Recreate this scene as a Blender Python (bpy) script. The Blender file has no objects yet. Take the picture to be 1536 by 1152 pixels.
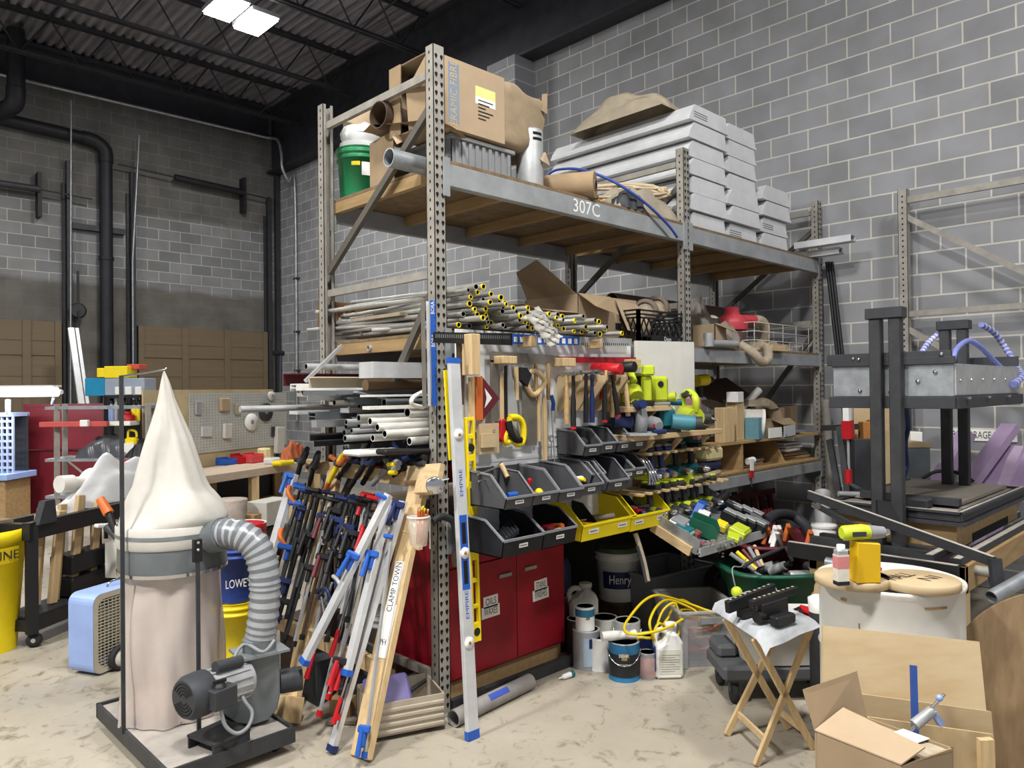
import bpy, math, random
from mathutils import Vector as V, Matrix as M
random.seed(11)
SC = bpy.context.scene
COL = SC.collection
PI = math.pi
rnd = random.uniform
RC = M(((0.7165209, 0.00188477, -0.69756308), (-0.69748306, -0.01344978, -0.71647504), (-0.01073246, 0.99990777, -0.00832245)))
CP = V((-2.59101208, -3.19589001, 1.77))
FPX = 1120.0
cd = bpy.data.cameras.new('camera')
cam = bpy.data.objects.new('camera', cd)
COL.objects.link(cam)
cd.sensor_width = 36
cd.lens = 36 * FPX / 1536
cd.clip_start = .05
cam.matrix_world = M.Translation(CP) @ RC.to_4x4()
SC.camera = cam
def U(px, py, **k):
    """point of the room seen at a spot of the photograph, on the real plane x=, y= or z="""
    r = RC @ V(((px - 768) / FPX, (576 - py) / FPX, -1))
    (a, c), = k.items()
    if a == 'd':
        return CP + r * c
    i = 'xyz'.index(a)
    return CP + r * ((c - CP[i]) / r[i])
class MB:
    def __init__(s):
        s.v = []; s.f = []; s.m = []; s.s = []
    def add(s, vs, fs, mi=0, sm=False):
        o = len(s.v)
        s.v += [V(p) for p in vs]
        for f in fs:
            s.f.append([i + o for i in f]); s.m.append(mi); s.s.append(sm)
        return s
    def box(s, c, d, R=None, mi=0):
        c = V(c); vs = []
        for z in (-.5, .5):
            for y in (-.5, .5):
                for x in (-.5, .5):
                    p = V((x * d[0], y * d[1], z * d[2]))
                    vs.append(c + (R @ p if R else p))
        return s.add(vs, [(0, 2, 3, 1), (4, 5, 7, 6), (0, 1, 5, 4), (2, 6, 7, 3), (0, 4, 6, 2), (1, 3, 7, 5)], mi)
    def bx(s, x0, x1, y0, y1, z0, z1, mi=0):
        return s.box(((x0 + x1) / 2, (y0 + y1) / 2, (z0 + z1) / 2), (abs(x1 - x0), abs(y1 - y0), abs(z1 - z0)), None, mi)
    def bar(s, a, b, w, t, up=(0, 0, 1), mi=0):
        a = V(a); b = V(b); d = (b - a); L = d.length; d.normalize(); up = V(up)
        sd = d.cross(up)
        if sd.length < 1e-5:
            sd = d.cross(V((1, 0, 0)))
        sd.normalize(); n = sd.cross(d)
        R = M((d, sd, n)).transposed()
        return s.box((a + b) / 2, (L, w, t), R, mi)
    def tube(s, path, r, seg=8, caps=True, mi=0, sm=True):
        P = [V(p) for p in path]; n = len(P); rings = []; ref = None
        for i, p in enumerate(P):
            t = (P[min(i + 1, n - 1)] - P[max(i - 1, 0)]).normalized()
            if ref is None:
                ref = t.cross(V((0, 0, 1)))
                if ref.length < .05: ref = t.cross(V((1, 0, 0)))
            ref = (ref - t * ref.dot(t)).normalized()
            q = t.cross(ref); rr = r[i] if isinstance(r, (list, tuple)) else r
            rings.append([p + (ref * math.cos(2 * PI * k / seg) + q * math.sin(2 * PI * k / seg)) * rr for k in range(seg)])
        vs = [p for R in rings for p in R]; fs = []
        for i in range(n - 1):
            for k in range(seg):
                a = i * seg + k; b = i * seg + (k + 1) % seg
                fs.append((a, b, b + seg, a + seg))
        s.add(vs, fs, mi, sm)
        if caps:
            s.add(rings[0], [tuple(range(seg))[::-1]], mi); s.add(rings[-1], [tuple(range(seg))], mi)
        return s
    def pipe(s, a, b, r, wall=.15, seg=10, mi=0, mi2=None):
        """open hollow pipe"""
        a = V(a); b = V(b); t = (b - a).normalized(); u = t.cross(V((0, 0, 1)))
        if u.length < .05: u = t.cross(V((1, 0, 0)))
        u.normalize(); q = t.cross(u); ri = r * (1 - wall)
        def ring(p, rr): return [p + (u * math.cos(2 * PI * k / seg) + q * math.sin(2 * PI * k / seg)) * rr for k in range(seg)]
        vs = ring(a, r) + ring(b, r) + ring(a, ri) + ring(b, ri); n = seg
        j = lambda k: (k + 1) % n
        s.add(vs, [(k, j(k), n + j(k), n + k) for k in range(n)], mi, True)
        s.add(vs, [(2 * n + j(k), 2 * n + k, 3 * n + k, 3 * n + j(k)) for k in range(n)], mi if mi2 is None else mi2, True)
        s.add(vs, [(j(k), k, 2 * n + k, 2 * n + j(k)) for k in range(n)] + [(n + k, n + j(k), 3 * n + j(k), 3 * n + k) for k in range(n)], mi)
        return s
    def lathe(s, prof, c=(0, 0, 0), seg=20, mi=0, ax=None, sm=True, caps=True):
        """profile of (radius, height) about an axis"""
        c = V(c); R = (ax if ax else M.Identity(3)); vs = []
        for (r, z) in prof:
            for k in range(seg):
                a = 2 * PI * k / seg
                vs.append(c + R @ V((r * math.cos(a), r * math.sin(a), z)))
        fs = []
        for i in range(len(prof) - 1):
            for k in range(seg):
                a = i * seg + k; b = i * seg + (k + 1) % seg
                fs.append((a, b, b + seg, a + seg))
        s.add(vs, fs, mi, sm)
        if caps:
            n = len(prof)
            if prof[0][0] > 1e-6: s.add(vs[:seg], [tuple(range(seg))[::-1]], mi)
            if prof[-1][0] > 1e-6: s.add(vs[(n - 1) * seg:], [tuple(range(seg))], mi)
        return s
    def prism(s, pts, O, X, Y, h, mi=0, sm=False):
        """polygon pts (2-D in axes X, Y from O) extruded by h along X x Y, centred"""
        O = V(O); X = V(X).normalized(); Y = V(Y); Y = (Y - X * Y.dot(X)).normalized(); N = X.cross(Y)
        n = len(pts)
        vs = [O + X * p[0] + Y * p[1] - N * h / 2 for p in pts] + [O + X * p[0] + Y * p[1] + N * h / 2 for p in pts]
        ar = sum(pts[i][0] * pts[(i + 1) % n][1] - pts[(i + 1) % n][0] * pts[i][1] for i in range(n))
        fs = [tuple(range(n))[::-1], tuple(range(n, 2 * n))] + [(i, (i + 1) % n, n + (i + 1) % n, n + i) for i in range(n)]
        if ar < 0: fs = [f[::-1] for f in fs]
        return s.add(vs, fs, mi, sm)
    def sheet(s, pts, th, nrm, mi=0):
        """polygon of 3-D points with thickness th along nrm"""
        n = len(pts); N = V(nrm).normalized() * th; P = [V(p) for p in pts]
        vs = P + [p + N for p in P]
        return s.add(vs, [tuple(range(n))[::-1], tuple(range(n, 2 * n))] + [(i, (i + 1) % n, n + (i + 1) % n, n + i) for i in range(n)], mi)
    def grid(s, fn, nu, nv, mi=0, sm=True, th=0):
        vs = [fn(i / nu, j / nv) for j in range(nv + 1) for i in range(nu + 1)]
        w = nu + 1
        fs = [(j * w + i, j * w + i + 1, (j + 1) * w + i + 1, (j + 1) * w + i) for j in range(nv) for i in range(nu)]
        return s.add(vs, fs, mi, sm)
    def ball(s, c, r, seg=10, rings=6, mi=0, sc=(1, 1, 1)):
        c = V(c); pr = []
        for i in range(rings + 1):
            t = -PI / 2 + PI * i / rings
            pr.append((max(r * math.cos(t), 1e-5), r * math.sin(t)))
        o = len(s.v)
        s.lathe(pr, (0, 0, 0), seg, mi, None, True, False)
        for i in range(o, len(s.v)):
            p = s.v[i]; s.v[i] = c + V((p.x * sc[0], p.y * sc[1], p.z * sc[2]))
        return s
    def xf(s, mat, start=0):
        for i in range(start, len(s.v)): s.v[i] = mat @ s.v[i]
        return s
    def jit(s, a, start=0):
        d = {}
        for i in range(start, len(s.v)):
            k = tuple(round(q, 4) for q in s.v[i])
            if k not in d: d[k] = V((rnd(-a, a), rnd(-a, a), rnd(-a, a)))
            s.v[i] = s.v[i] + d[k]
        return s
def spline(pts, n=6):
    P = [V(p) for p in pts]; out = []
    for i in range(len(P) - 1):
        p0 = P[max(i - 1, 0)]; p1 = P[i]; p2 = P[i + 1]; p3 = P[min(i + 2, len(P) - 1)]
        for k in range(n):
            t = k / n
            out.append(.5 * ((2 * p1) + (p2 - p0) * t + (2 * p0 - 5 * p1 + 4 * p2 - p3) * t * t + (3 * p1 - p0 - 3 * p2 + p3) * t ** 3))
    out.append(P[-1])
    return out
def RZ(a): return M.Rotation(a, 3, 'Z')
def UP(px, py, P0, Nn):
    r = RC @ V(((px - 768) / FPX, (576 - py) / FPX, -1)); Nn = V(Nn)
    return CP + r * ((V(P0) - CP).dot(Nn) / r.dot(Nn))
def AX(d):
    """3x3 whose z axis is d"""
    d = V(d).normalized(); u = d.cross(V((0, 0, 1)))
    if u.length < .05: u = V((1, 0, 0)) - d * d.x
    u.normalize(); w = d.cross(u)
    return M((u, w, d)).transposed()
def lin(h):
    h = h.lstrip('#'); o = []
    for i in (0, 2, 4):
        c = int(h[i:i + 2], 16) / 255
        o.append(c / 12.92 if c <= .04045 else ((c + .055) / 1.055) ** 2.4)
    return (*o, 1)
MATS = {}
def mat(name, col=None, rough=.55, metal=0, var=.14, scale=7, bump=0, stretch=None, alpha=1, trans=0, emit=0, col2=None, spec=.4):
    if name in MATS: return MATS[name]
    m = bpy.data.materials.new(name); m.use_nodes = True; MATS[name] = m
    nt = m.node_tree; N = nt.nodes; L = nt.links; b = N['Principled BSDF']
    c = lin(col)
    b.inputs['Roughness'].default_value = rough; b.inputs['Metallic'].default_value = metal
    b.inputs['Specular IOR Level'].default_value = spec
    b.inputs['Base Color'].default_value = c
    if emit:
        b.inputs['Emission Color'].default_value = c; b.inputs['Emission Strength'].default_value = emit
    if trans: b.inputs['Transmission Weight'].default_value = trans
    if alpha < 1: b.inputs['Alpha'].default_value = alpha
    if var or col2:
        tc = N.new('ShaderNodeTexCoord'); mp = N.new('ShaderNodeMapping'); nz = N.new('ShaderNodeTexNoise'); rp = N.new('ShaderNodeValToRGB')
        L.new(tc.outputs['Object'], mp.inputs['Vector']); L.new(mp.outputs['Vector'], nz.inputs['Vector'])
        if stretch: mp.inputs['Scale'].default_value = stretch
        nz.inputs['Scale'].default_value = scale; nz.inputs['Detail'].default_value = 6; nz.inputs['Roughness'].default_value = .6
        e = rp.color_ramp.elements
        e[0].position = .3; e[1].position = .72
        e[0].color = (*[q * (1 - var) for q in c[:3]], 1)
        e[1].color = lin(col2) if col2 else (*[min(q * (1 + var), 1) for q in c[:3]], 1)
        L.new(nz.outputs['Fac'], rp.inputs['Fac']); L.new(rp.outputs['Color'], b.inputs['Base Color'])
        if bump:
            bp = N.new('ShaderNodeBump'); bp.inputs['Strength'].default_value = bump; bp.inputs['Distance'].default_value = .01
            L.new(nz.outputs['Fac'], bp.inputs['Height']); L.new(bp.outputs['Normal'], b.inputs['Normal'])
    return m
W3 = (1, 1, 1)
def wood(name, c1, c2, st, sc=3):
    return mat(name, c1, .7, 0, .1, sc, .05, st, col2=c2)
mat('steel_grey', '#96928a', .6, .15, .22, 9, .03)
mat('beam_grey', '#95989a', .5, .15, .2, 5, .03)
mat('hole_black', '#0b0b0c', .9, 0, 0)
mat('black', '#19191b', .5, 0, .2, 8)
mat('black_gloss', '#131315', .3, 0, .1, 8)
mat('charcoal', '#3c3e42', .6, .3, .2, 8)
mat('dark_iron', '#3c3d40', .55, .3, .25, 10)
mat('grey', '#87898b', .55, 0, .12, 8)
mat('bin_grey', '#4b4c4f', .45, 0, .12, 9)
mat('bin_rim', '#7e8084', .45, 0, .1, 9)
mat('bin_black', '#1a1b1f', .42, 0, .15, 9)
mat('yellow', '#f2d818', .4, 0, .06, 8)
mat('bin_yellow', '#efd81c', .42, 0, .06, 6)
mat('lime', '#bccb30', .4, 0, .08, 9)
mat('red', '#b3161f', .45, 0, .15, 6)
mat('cabinet_red', '#8d1424', .42, .15, .22, 4, .02)
mat('chest_red', '#6e1f28', .4, .1, .12, 3)
mat('maroon', '#5c1c27', .5, 0, .15, 6)
mat('orange', '#c4642a', .45, 0, .12, 8)
mat('blue', '#2459b2', .42, 0, .1, 8)
mat('navy', '#1c2a58', .45, 0, .15, 8)
mat('light_blue', '#96aee0', .45, .1, .12, 5, 0)
mat('teal', '#1d6470', .45, 0, .15, 8)
mat('green_bucket', '#1f7a4c', .42, 0, .1, 6)
mat('green_tub', '#1d5a45', .42, 0, .16, 5)
mat('purple_lid', '#7a6fae', .3, 0, .1, 6, alpha=.75)
mat('white', '#e6e6e3', .5, 0, .06, 6)
mat('paper', '#ecebe6', .8, 0, .05, 9)
mat('white_paint', '#e6e4dc', .55, 0, .08, 4)
mat('drum_white', '#d2d0c8', .5, .05, .1, 3, .02)
mat('cloth', '#c4c1b9', .95, 0, .06, 10, .12)
mat('card', '#998468', .85, 0, .1, 5)
mat('card_dk', '#82705a', .88, 0, .12, 5)
mat('card_lt', '#aa957a', .85, 0, .08, 5)
mat('kraft', '#95836a', .9, 0, .16, 8, .3)
wood('pine_y', '#c0a47a', '#d2b98e', (14, 1.2, 14))
wood('pine_x', '#c0a47a', '#d2b98e', (1.2, 14, 14))
wood('pine_z', '#c3a67a', '#d5bb8e', (14, 14, 1.2))
wood('pine_dk', '#a08055', '#b2966a', (9, 1.2, 9))
wood('pine_dkx', '#a08055', '#b4986b', (1.2, 9, 9))
wood('osb', '#6c5841', '#877155', (3, 3, 3), 5)
wood('ply', '#bfa67c', '#cfb992', (2, 6, 1.4), 2.2)
wood('plyface', '#c9b591', '#b39a73', (1.5, 1.5, 7), 2.2)
wood('oak', '#8b7353', '#6f5a40', (14, 14, 1), 2.5)
wood('wood_dusty', '#a1947f', '#b8aa93', (6, 6, 6), 3)
mat('alu', '#d0d2d4', .4, .3, .1, 10)
mat('alu_dull', '#a9abac', .48, .3, .18, 9)
mat('galv', '#a4a9ad', .42, .65, .22, 14)
mat('chrome', '#c8c8c8', .18, .95, .05, 8)
mat('conduit', '#a2a19b', .45, .3, .15, 9)
mat('pvc', '#dbd9d1', .45, 0, .08, 8)
mat('machine_grey', '#6d7376', .42, .25, .14, 6)
mat('flange_grey', '#8b9295', .4, .5, .12, 6)
mat('brown_steel', '#5a4a40', .6, .4, .25, 8)
mat('brown_tube', '#7a6a5d', .75, 0, .15, 6)
mat('panel_white', '#c9cbcd', .5, .0, .1, 5)
mat('panel_board', '#e2e3e2', .55, 0, .1, 3)
mat('beige', '#cfc3a8', .6, 0, .1, 6)
mat('foam_purple', '#a48fae', .85, 0, .1, 7)
mat('foam_edge', '#b9a6be', .85, 0, .1, 7)
mat('tarp', '#9b9180', .9, 0, .2, 7, .2)
mat('dust', '#8d857b', .95, 0, .15, 12, .1)
mat('cream', '#e2d6a2', .85, 0, .1, 30, .4)
mat('cord_yellow', '#e3c818', .5, 0, .05, 8)
mat('cord_blue', '#3b52a8', .5, 0, .1, 8)
mat('hose_tan', '#c4b394', .55, 0, .1, 8)
mat('rubber', '#252628', .8, 0, .12, 10)
mat('can_metal', '#a5a8aa', .4, .25, .15, 9)
mat('label_blue', '#2f78a6', .45, 0, .08, 8)
mat('clear', '#d8dcde', .15, 0, 0, alpha=.28)
mat('clear_bag', '#d6c9c2', .2, 0, .1, 3, alpha=.72)
mat('wrap', '#eef0f1', .2, 0, .05, 6, .3, alpha=.72)
mat('tote', '#b6b8bb', .35, 0, .06, 6, alpha=.42)
mat('ink', '#1c1c1e', .7, 0, 0)
mat('ink_blue', '#2c4a86', .7, 0, 0)
mat('white_ink', '#e8e8e4', .7, 0, 0)
def mesh_obj(name, mb, mats, off=None):
    me = bpy.data.meshes.new(name)
    off = V(off) if off is not None else V((0, 0, 0))
    me.from_pydata([tuple(p - off) for p in mb.v], [], mb.f)
    if not isinstance(mats, (list, tuple)): mats = [mats]
    for m in mats: me.materials.append(MATS[m] if isinstance(m, str) else m)
    me.polygons.foreach_set('material_index', mb.m)
    me.polygons.foreach_set('use_smooth', mb.s)
    me.update()
    o = bpy.data.objects.new(name, me); COL.objects.link(o)
    return o
def bevel(o, w, seg=1):
    if w:
        b = o.modifiers.new('edge', 'BEVEL'); b.width = w; b.segments = seg; b.limit_method = 'ANGLE'; b.angle_limit = math.radians(40)
def tag(o, label=None, cat=None, group=None, kind=None):
    if label: o['label'] = label
    if cat: o['category'] = cat
    if group: o['group'] = group
    if kind: o['kind'] = kind
    return o
def solo(name, mb, mats, label, cat, group=None, kind=None, bev=0):
    xs = [p.x for p in mb.v]; ys = [p.y for p in mb.v]; zs = [p.z for p in mb.v]
    b = V(((min(xs) + max(xs)) / 2, (min(ys) + max(ys)) / 2, min(zs)))
    o = mesh_obj(name, mb, mats, b); o.location = b
    bevel(o, bev)
    return tag(o, label, cat, group, kind)
def struct(name, mb, mats, label=None, cat=None):
    o = mesh_obj(name, mb, mats)
    return tag(o, label, cat, None, 'structure')
class T:
    """a thing: an Empty at its base; parts in world coordinates unless local"""
    def __init__(s, name, label, cat, loc, rz=0, group=None, local=False, kind=None):
        s.o = bpy.data.objects.new(name, None); COL.objects.link(s.o)
        s.o.empty_display_size = .05
        s.o.location = loc; s.o.rotation_euler = (0, 0, rz); s.off = V((0, 0, 0)) if local else V(loc)
        tag(s.o, label, cat, group, kind)
    def part(s, name, mb, mats, label=None, parent=None, bev=0, kind=None):
        o = mesh_obj(name, mb, mats, s.off); o.parent = parent or s.o
        bevel(o, bev)
        return tag(o, label, None, None, kind)
    def text(s, body, O, X, Y, h, mname, parent=None, name='lettering', w=None, align='CENTER'):
        mb = text_mb(body, O, X, Y, h, w, align)
        return s.part(name, mb, mname, parent=parent)
def text_mb(body, O, X, Y, h, w=None, align='CENTER', depth=.0006):
    cu = bpy.data.curves.new('t', 'FONT'); cu.body = body; cu.size = 1; cu.align_x = align; cu.align_y = 'CENTER'; cu.extrude = 0; cu.resolution_u = 3
    ob = bpy.data.objects.new('t', cu)
    COL.objects.link(ob)
    dg = bpy.context.evaluated_depsgraph_get(); me = bpy.data.meshes.new_from_object(ob.evaluated_get(dg))
    X = V(X).normalized(); Y = V(Y).normalized(); Nn = X.cross(Y); O = V(O) + Nn * depth
    xs = [v.co.x for v in me.vertices]; ww = (max(xs) - min(xs)) if xs else 1
    k = h / .69; kx = (w / ww) if w else k
    mb = MB()
    mb.add([O + X * v.co.x * kx + Y * v.co.y * k for v in me.vertices], [tuple(p.vertices) for p in me.polygons])
    bpy.data.objects.remove(ob); bpy.data.curves.remove(cu); bpy.data.meshes.remove(me)
    return mb
def children(o): return [c for c in bpy.data.objects if c.parent == o]
def dup(root, loc, rot=None, label=None, group=None, scale=None):
    r = root.copy(); COL.objects.link(r); r.location = loc
    if rot is not None: r.rotation_euler = rot
    if scale: r.scale = (scale, scale, scale)
    if label: r['label'] = label
    if group: r['group'] = group
    for ch in KIDS.get(root.name) or KIDS.setdefault(root.name, children(root)):
        c = ch.copy(); COL.objects.link(c); c.parent = r
        for g in KIDS.get(ch.name) or KIDS.setdefault(ch.name, children(ch)):
            d = g.copy(); COL.objects.link(d); d.parent = c
    return r
KIDS = {}
def wall_mat(name, axis, mort, blk, blk2, z_off, h_off, bands=()):
    m = bpy.data.materials.new(name); m.use_nodes = True; MATS[name] = m
    nt = m.node_tree; N = nt.nodes; L = nt.links; b = N['Principled BSDF']; b.inputs['Roughness'].default_value = .85
    b.inputs['Specular IOR Level'].default_value = .2
    g = N.new('ShaderNodeNewGeometry'); sp = N.new('ShaderNodeSeparateXYZ'); cb = N.new('ShaderNodeCombineXYZ')
    L.new(g.outputs['Position'], sp.inputs[0]); L.new(sp.outputs[axis], cb.inputs[0]); L.new(sp.outputs['Z'], cb.inputs[1])
    mp = N.new('ShaderNodeMapping'); mp.inputs['Location'].default_value = (-h_off, -z_off, 0); L.new(cb.outputs[0], mp.inputs[0])
    nd = N.new('ShaderNodeTexNoise'); nd.inputs['Scale'].default_value = 9; L.new(cb.outputs[0], nd.inputs['Vector'])
    ad = N.new('ShaderNodeMixRGB'); ad.blend_type = 'ADD'; ad.inputs[0].default_value = .006
    L.new(mp.outputs[0], ad.inputs[1]); L.new(nd.outputs['Color'], ad.inputs[2])
    br = N.new('ShaderNodeTexBrick'); L.new(ad.outputs[0], br.inputs['Vector'])
    br.inputs['Scale'].default_value = 1; br.inputs['Brick Width'].default_value = .4064; br.inputs['Row Height'].default_value = .2032
    br.inputs['Mortar Size'].default_value = .0085; br.inputs['Mortar Smooth'].default_value = .25; br.inputs['Bias'].default_value = -.1
    br.inputs['Color1'].default_value = lin(blk); br.inputs['Color2'].default_value = lin(blk2); br.inputs['Mortar'].default_value = lin(mort)
    nz = N.new('ShaderNodeTexNoise'); nz.inputs['Scale'].default_value = 2.2; nz.inputs['Detail'].default_value = 8; L.new(cb.outputs[0], nz.inputs['Vector'])
    mx = N.new('ShaderNodeMixRGB'); mx.blend_type = 'MULTIPLY'; mx.inputs[0].default_value = .55
    rp = N.new('ShaderNodeValToRGB'); rp.color_ramp.elements[0].position = .35; rp.color_ramp.elements[0].color = (.72, .71, .69, 1); rp.color_ramp.elements[1].position = .6
    rp.color_ramp.elements[1].color = (1, 1, 1, 1)
    L.new(nz.outputs['Fac'], rp.inputs['Fac']); L.new(br.outputs['Color'], mx.inputs[1]); L.new(rp.outputs['Color'], mx.inputs[2])
    out = mx.outputs[0]
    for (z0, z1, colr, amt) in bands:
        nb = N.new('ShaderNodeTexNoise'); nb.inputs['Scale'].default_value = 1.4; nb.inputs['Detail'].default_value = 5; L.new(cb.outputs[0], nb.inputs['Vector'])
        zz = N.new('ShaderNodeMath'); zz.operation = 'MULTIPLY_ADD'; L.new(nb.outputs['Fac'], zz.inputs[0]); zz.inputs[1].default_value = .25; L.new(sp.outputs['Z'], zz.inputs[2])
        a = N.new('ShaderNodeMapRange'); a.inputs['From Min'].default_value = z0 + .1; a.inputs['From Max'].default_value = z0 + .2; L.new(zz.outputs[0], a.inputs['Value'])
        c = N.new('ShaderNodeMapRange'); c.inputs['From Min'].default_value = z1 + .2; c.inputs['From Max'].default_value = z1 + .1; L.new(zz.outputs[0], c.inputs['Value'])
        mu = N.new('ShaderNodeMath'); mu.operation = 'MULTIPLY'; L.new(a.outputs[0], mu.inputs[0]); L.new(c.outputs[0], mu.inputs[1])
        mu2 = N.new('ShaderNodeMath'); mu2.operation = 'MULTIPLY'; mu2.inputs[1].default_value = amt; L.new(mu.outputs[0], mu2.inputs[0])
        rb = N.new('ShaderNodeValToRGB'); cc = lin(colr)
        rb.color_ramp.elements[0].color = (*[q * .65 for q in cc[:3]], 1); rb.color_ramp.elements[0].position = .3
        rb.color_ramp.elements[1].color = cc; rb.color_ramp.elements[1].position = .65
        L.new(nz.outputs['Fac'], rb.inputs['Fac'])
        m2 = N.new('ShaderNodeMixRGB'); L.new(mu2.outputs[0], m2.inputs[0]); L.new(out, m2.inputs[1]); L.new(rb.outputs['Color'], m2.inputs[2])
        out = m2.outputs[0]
    L.new(out, b.inputs['Base Color'])
    bp = N.new('ShaderNodeBump'); bp.inputs['Strength'].default_value = .385; bp.inputs['Distance'].default_value = .006
    L.new(br.outputs['Fac'], bp.inputs['Height']); bp.invert = True; L.new(bp.outputs[0], b.inputs['Normal'])
wz = U(1303, 139, x=5.0)
wall_mat('block_right', 'Y', '#ccc9c0', '#9b9da1', '#8b8d91', wz.z % .2032, wz.y % .4064)
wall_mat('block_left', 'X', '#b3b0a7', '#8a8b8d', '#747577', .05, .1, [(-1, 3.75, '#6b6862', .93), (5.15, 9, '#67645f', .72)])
fm = bpy.data.materials.new('concrete_floor'); fm.use_nodes = True; MATS['concrete_floor'] = fm
nt = fm.node_tree; N = nt.nodes; L = nt.links; b = N['Principled BSDF']; b.inputs['Roughness'].default_value = .5
tc = N.new('ShaderNodeTexCoord')
n1 = N.new('ShaderNodeTexNoise'); n1.inputs['Scale'].default_value = 1.1; n1.inputs['Detail'].default_value = 9; n1.inputs['Roughness'].default_value = .62
n2 = N.new('ShaderNodeTexNoise'); n2.inputs['Scale'].default_value = 7; n2.inputs['Detail'].default_value = 10; n2.inputs['Roughness'].default_value = .7; n2.inputs['Distortion'].default_value = 1.2
L.new(tc.outputs['Object'], n1.inputs['Vector']); L.new(tc.outputs['Object'], n2.inputs['Vector'])
r1 = N.new('ShaderNodeValToRGB'); e = r1.color_ramp.elements
e[0].position = .3; e[0].color = lin('#96918a'); e[1].position = .68; e[1].color = lin('#aea698')
x = e.new(.5); x.color = lin('#a49c8c')
r2 = N.new('ShaderNodeValToRGB'); e = r2.color_ramp.elements
e[0].position = .33; e[0].color = lin('#9d9689'); e[1].position = .46; e[1].color = (1, 1, 1, 1)
mx = N.new('ShaderNodeMixRGB'); mx.blend_type = 'MULTIPLY'; mx.inputs[0].default_value = .8
L.new(n1.outputs['Fac'], r1.inputs['Fac']); L.new(n2.outputs['Fac'], r2.inputs['Fac']); L.new(r1.outputs['Color'], mx.inputs[1]); L.new(r2.outputs['Color'], mx.inputs[2])
L.new(mx.outputs[0], b.inputs['Base Color'])
mat('roof_deck', '#8b8990', .6, .3, .35, 3, 0, (3, .25, 1), col2='#b2afb6')
mat('roof_steel', '#3a3a40', .6, .3, .25, 5)
mat('pipe_dark', '#26262b', .55, .2, .25, 4)
mat('door_tan', '#6f604b', .6, 0, .08, 3, 0, (.4, 1, 6))
mat('lamp_face', '#ffffff', .4, 0, 0, emit=34)
mat('lamp_body', '#b8b8bc', .5, .3, 0)
struct('floor', MB().bx(-13, 5.2, -9, 11.95, -.2, 0), 'concrete_floor')
struct('wall_right', MB().bx(5.0, 5.25, -9, 11.95, 0, 7.95), 'block_right')
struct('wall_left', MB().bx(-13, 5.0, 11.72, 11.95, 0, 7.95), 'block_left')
mb = MB(); xs = []
x0 = -13.0
while x0 < 5.0:
    xs += [(x0, 7.78), (x0 + .06, 7.78), (x0 + .08, 7.84), (x0 + .13, 7.84)]; x0 += .15
vs = [(x, -9, z) for x, z in xs] + [(x, 11.9, z) for x, z in xs]; n = len(xs)
mb.add(vs, [(i, i + 1, n + i + 1, n + i) for i in range(n - 1)])
mb.bx(-13, 5.0, -9, 11.9, 7.9, 7.98)
struct('ceiling', mb, 'roof_deck')
struct('beam_right', MB().bx(4.72, 5.0, -9, 11.7, 6.41, 6.45).bx(4.84, 4.9, -9, 11.7, 6.45, 7.7).bx(4.72, 5.0, -9, 11.7, 7.68, 7.75), 'roof_steel')
struct('beam_left', MB().bx(-13, 4.7, 11.45, 11.7, 7.13, 7.16).bx(-13, 4.7, 11.56, 11.6, 7.16, 7.7).bx(-13, 4.7, 11.45, 11.7, 7.68, 7.75), 'roof_steel')
for jy in (10.35, 8.3, 6.2, 4.1, 2.0, -.1, -2.2, -4.3):
    mb = MB()
    for s in (-.035, .035):
        mb.bx(-13, 4.75, jy + s - .022, jy + s + .022, 7.08, 7.12).bx(-13, 4.75, jy + s - .025, jy + s + .025, 7.72, 7.78)
    k = 0; xx = -13.0
    while xx < 4.5:
        mb.tube([(xx, jy, 7.1 if k % 2 else 7.74), (xx + .42, jy, 7.74 if k % 2 else 7.1)], .014, 5, False); xx += .42; k += 1
    struct('joist', mb, 'roof_steel')
mb = MB().tube([(2.3, 11, 7.4), (2.3, -6, 7.4)], .02, 5).tube([(-2.3, 11, 7.2), (-2.3, -6, 7.6)], .02, 5)
mb.tube([(3.9, 10.3, 7.1), (3.9, 4.1, 7.74)], .016, 5).tube([(.4, 10.3, 7.74), (.4, 4.1, 7.1)], .016, 5)
struct('trim_1', mb, 'roof_steel')
y0 = U(776, 450, x=4.62).y
struct('column_1', MB().bx(4.62, 5.0, y0, y0 + .56, 0, 6.405), 'block_right')
struct('column_2', MB().bx(4.88, 4.97, 11.6, 11.7, 0, 6.4), 'roof_steel')
def updoor(name, x0, x1, h, xs):
    m = MB().bx(x0, x1, 11.665, 11.72, 0, h)
    z = 0
    while z < h - .1:
        m.bx(x0, x1, 11.645, 11.665, z + .02, min(z + .58, h)); m.bx(x0, x1, 11.635, 11.65, z + .27, z + .33); z += .61
    for q in xs: m.bx(q - .06, q + .06, 11.62, 11.665, 0, h)
    for q in (x0 + .05, x1 - .05): m.bx(q - .05, q + .05, 11.62, 11.665, 0, h)
    struct(name, m, 'door_tan')
updoor('door_1', -3.0, .87, 3.05, [-2.1, -1.2, -.4, .35])
updoor('door_2', 2.13, 4.68, 3.05, [U(277, 520, y=11.66).x, U(340, 520, y=11.66).x])
m = MB()
for q in (1.0, 2.05, 4.74): m.bx(q - .04, q + .04, 11.6, 11.7, 0, 5.9).bx(q - .1, q - .06, 11.66, 11.7, 0, 5.5)
struct('trim_2', m, 'dark_iron')
t = T('drain_pipe', 'black vertical drain pipe with elbow on the far block wall', 'pipe', (1.58, 11.58, 0))
zt = 6.12
t.part('riser', MB().tube([(1.58, 11.58, 0), (1.58, 11.58, zt - .15)], .11, 14), 'pipe_dark')
t.part('elbow', MB().tube(spline([(1.58, 11.58, zt - .15), (1.56, 11.58, zt + .08), (1.4, 11.58, zt + .2), (1.2, 11.58, zt + .22)], 4), .125, 14), 'pipe_dark')
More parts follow.
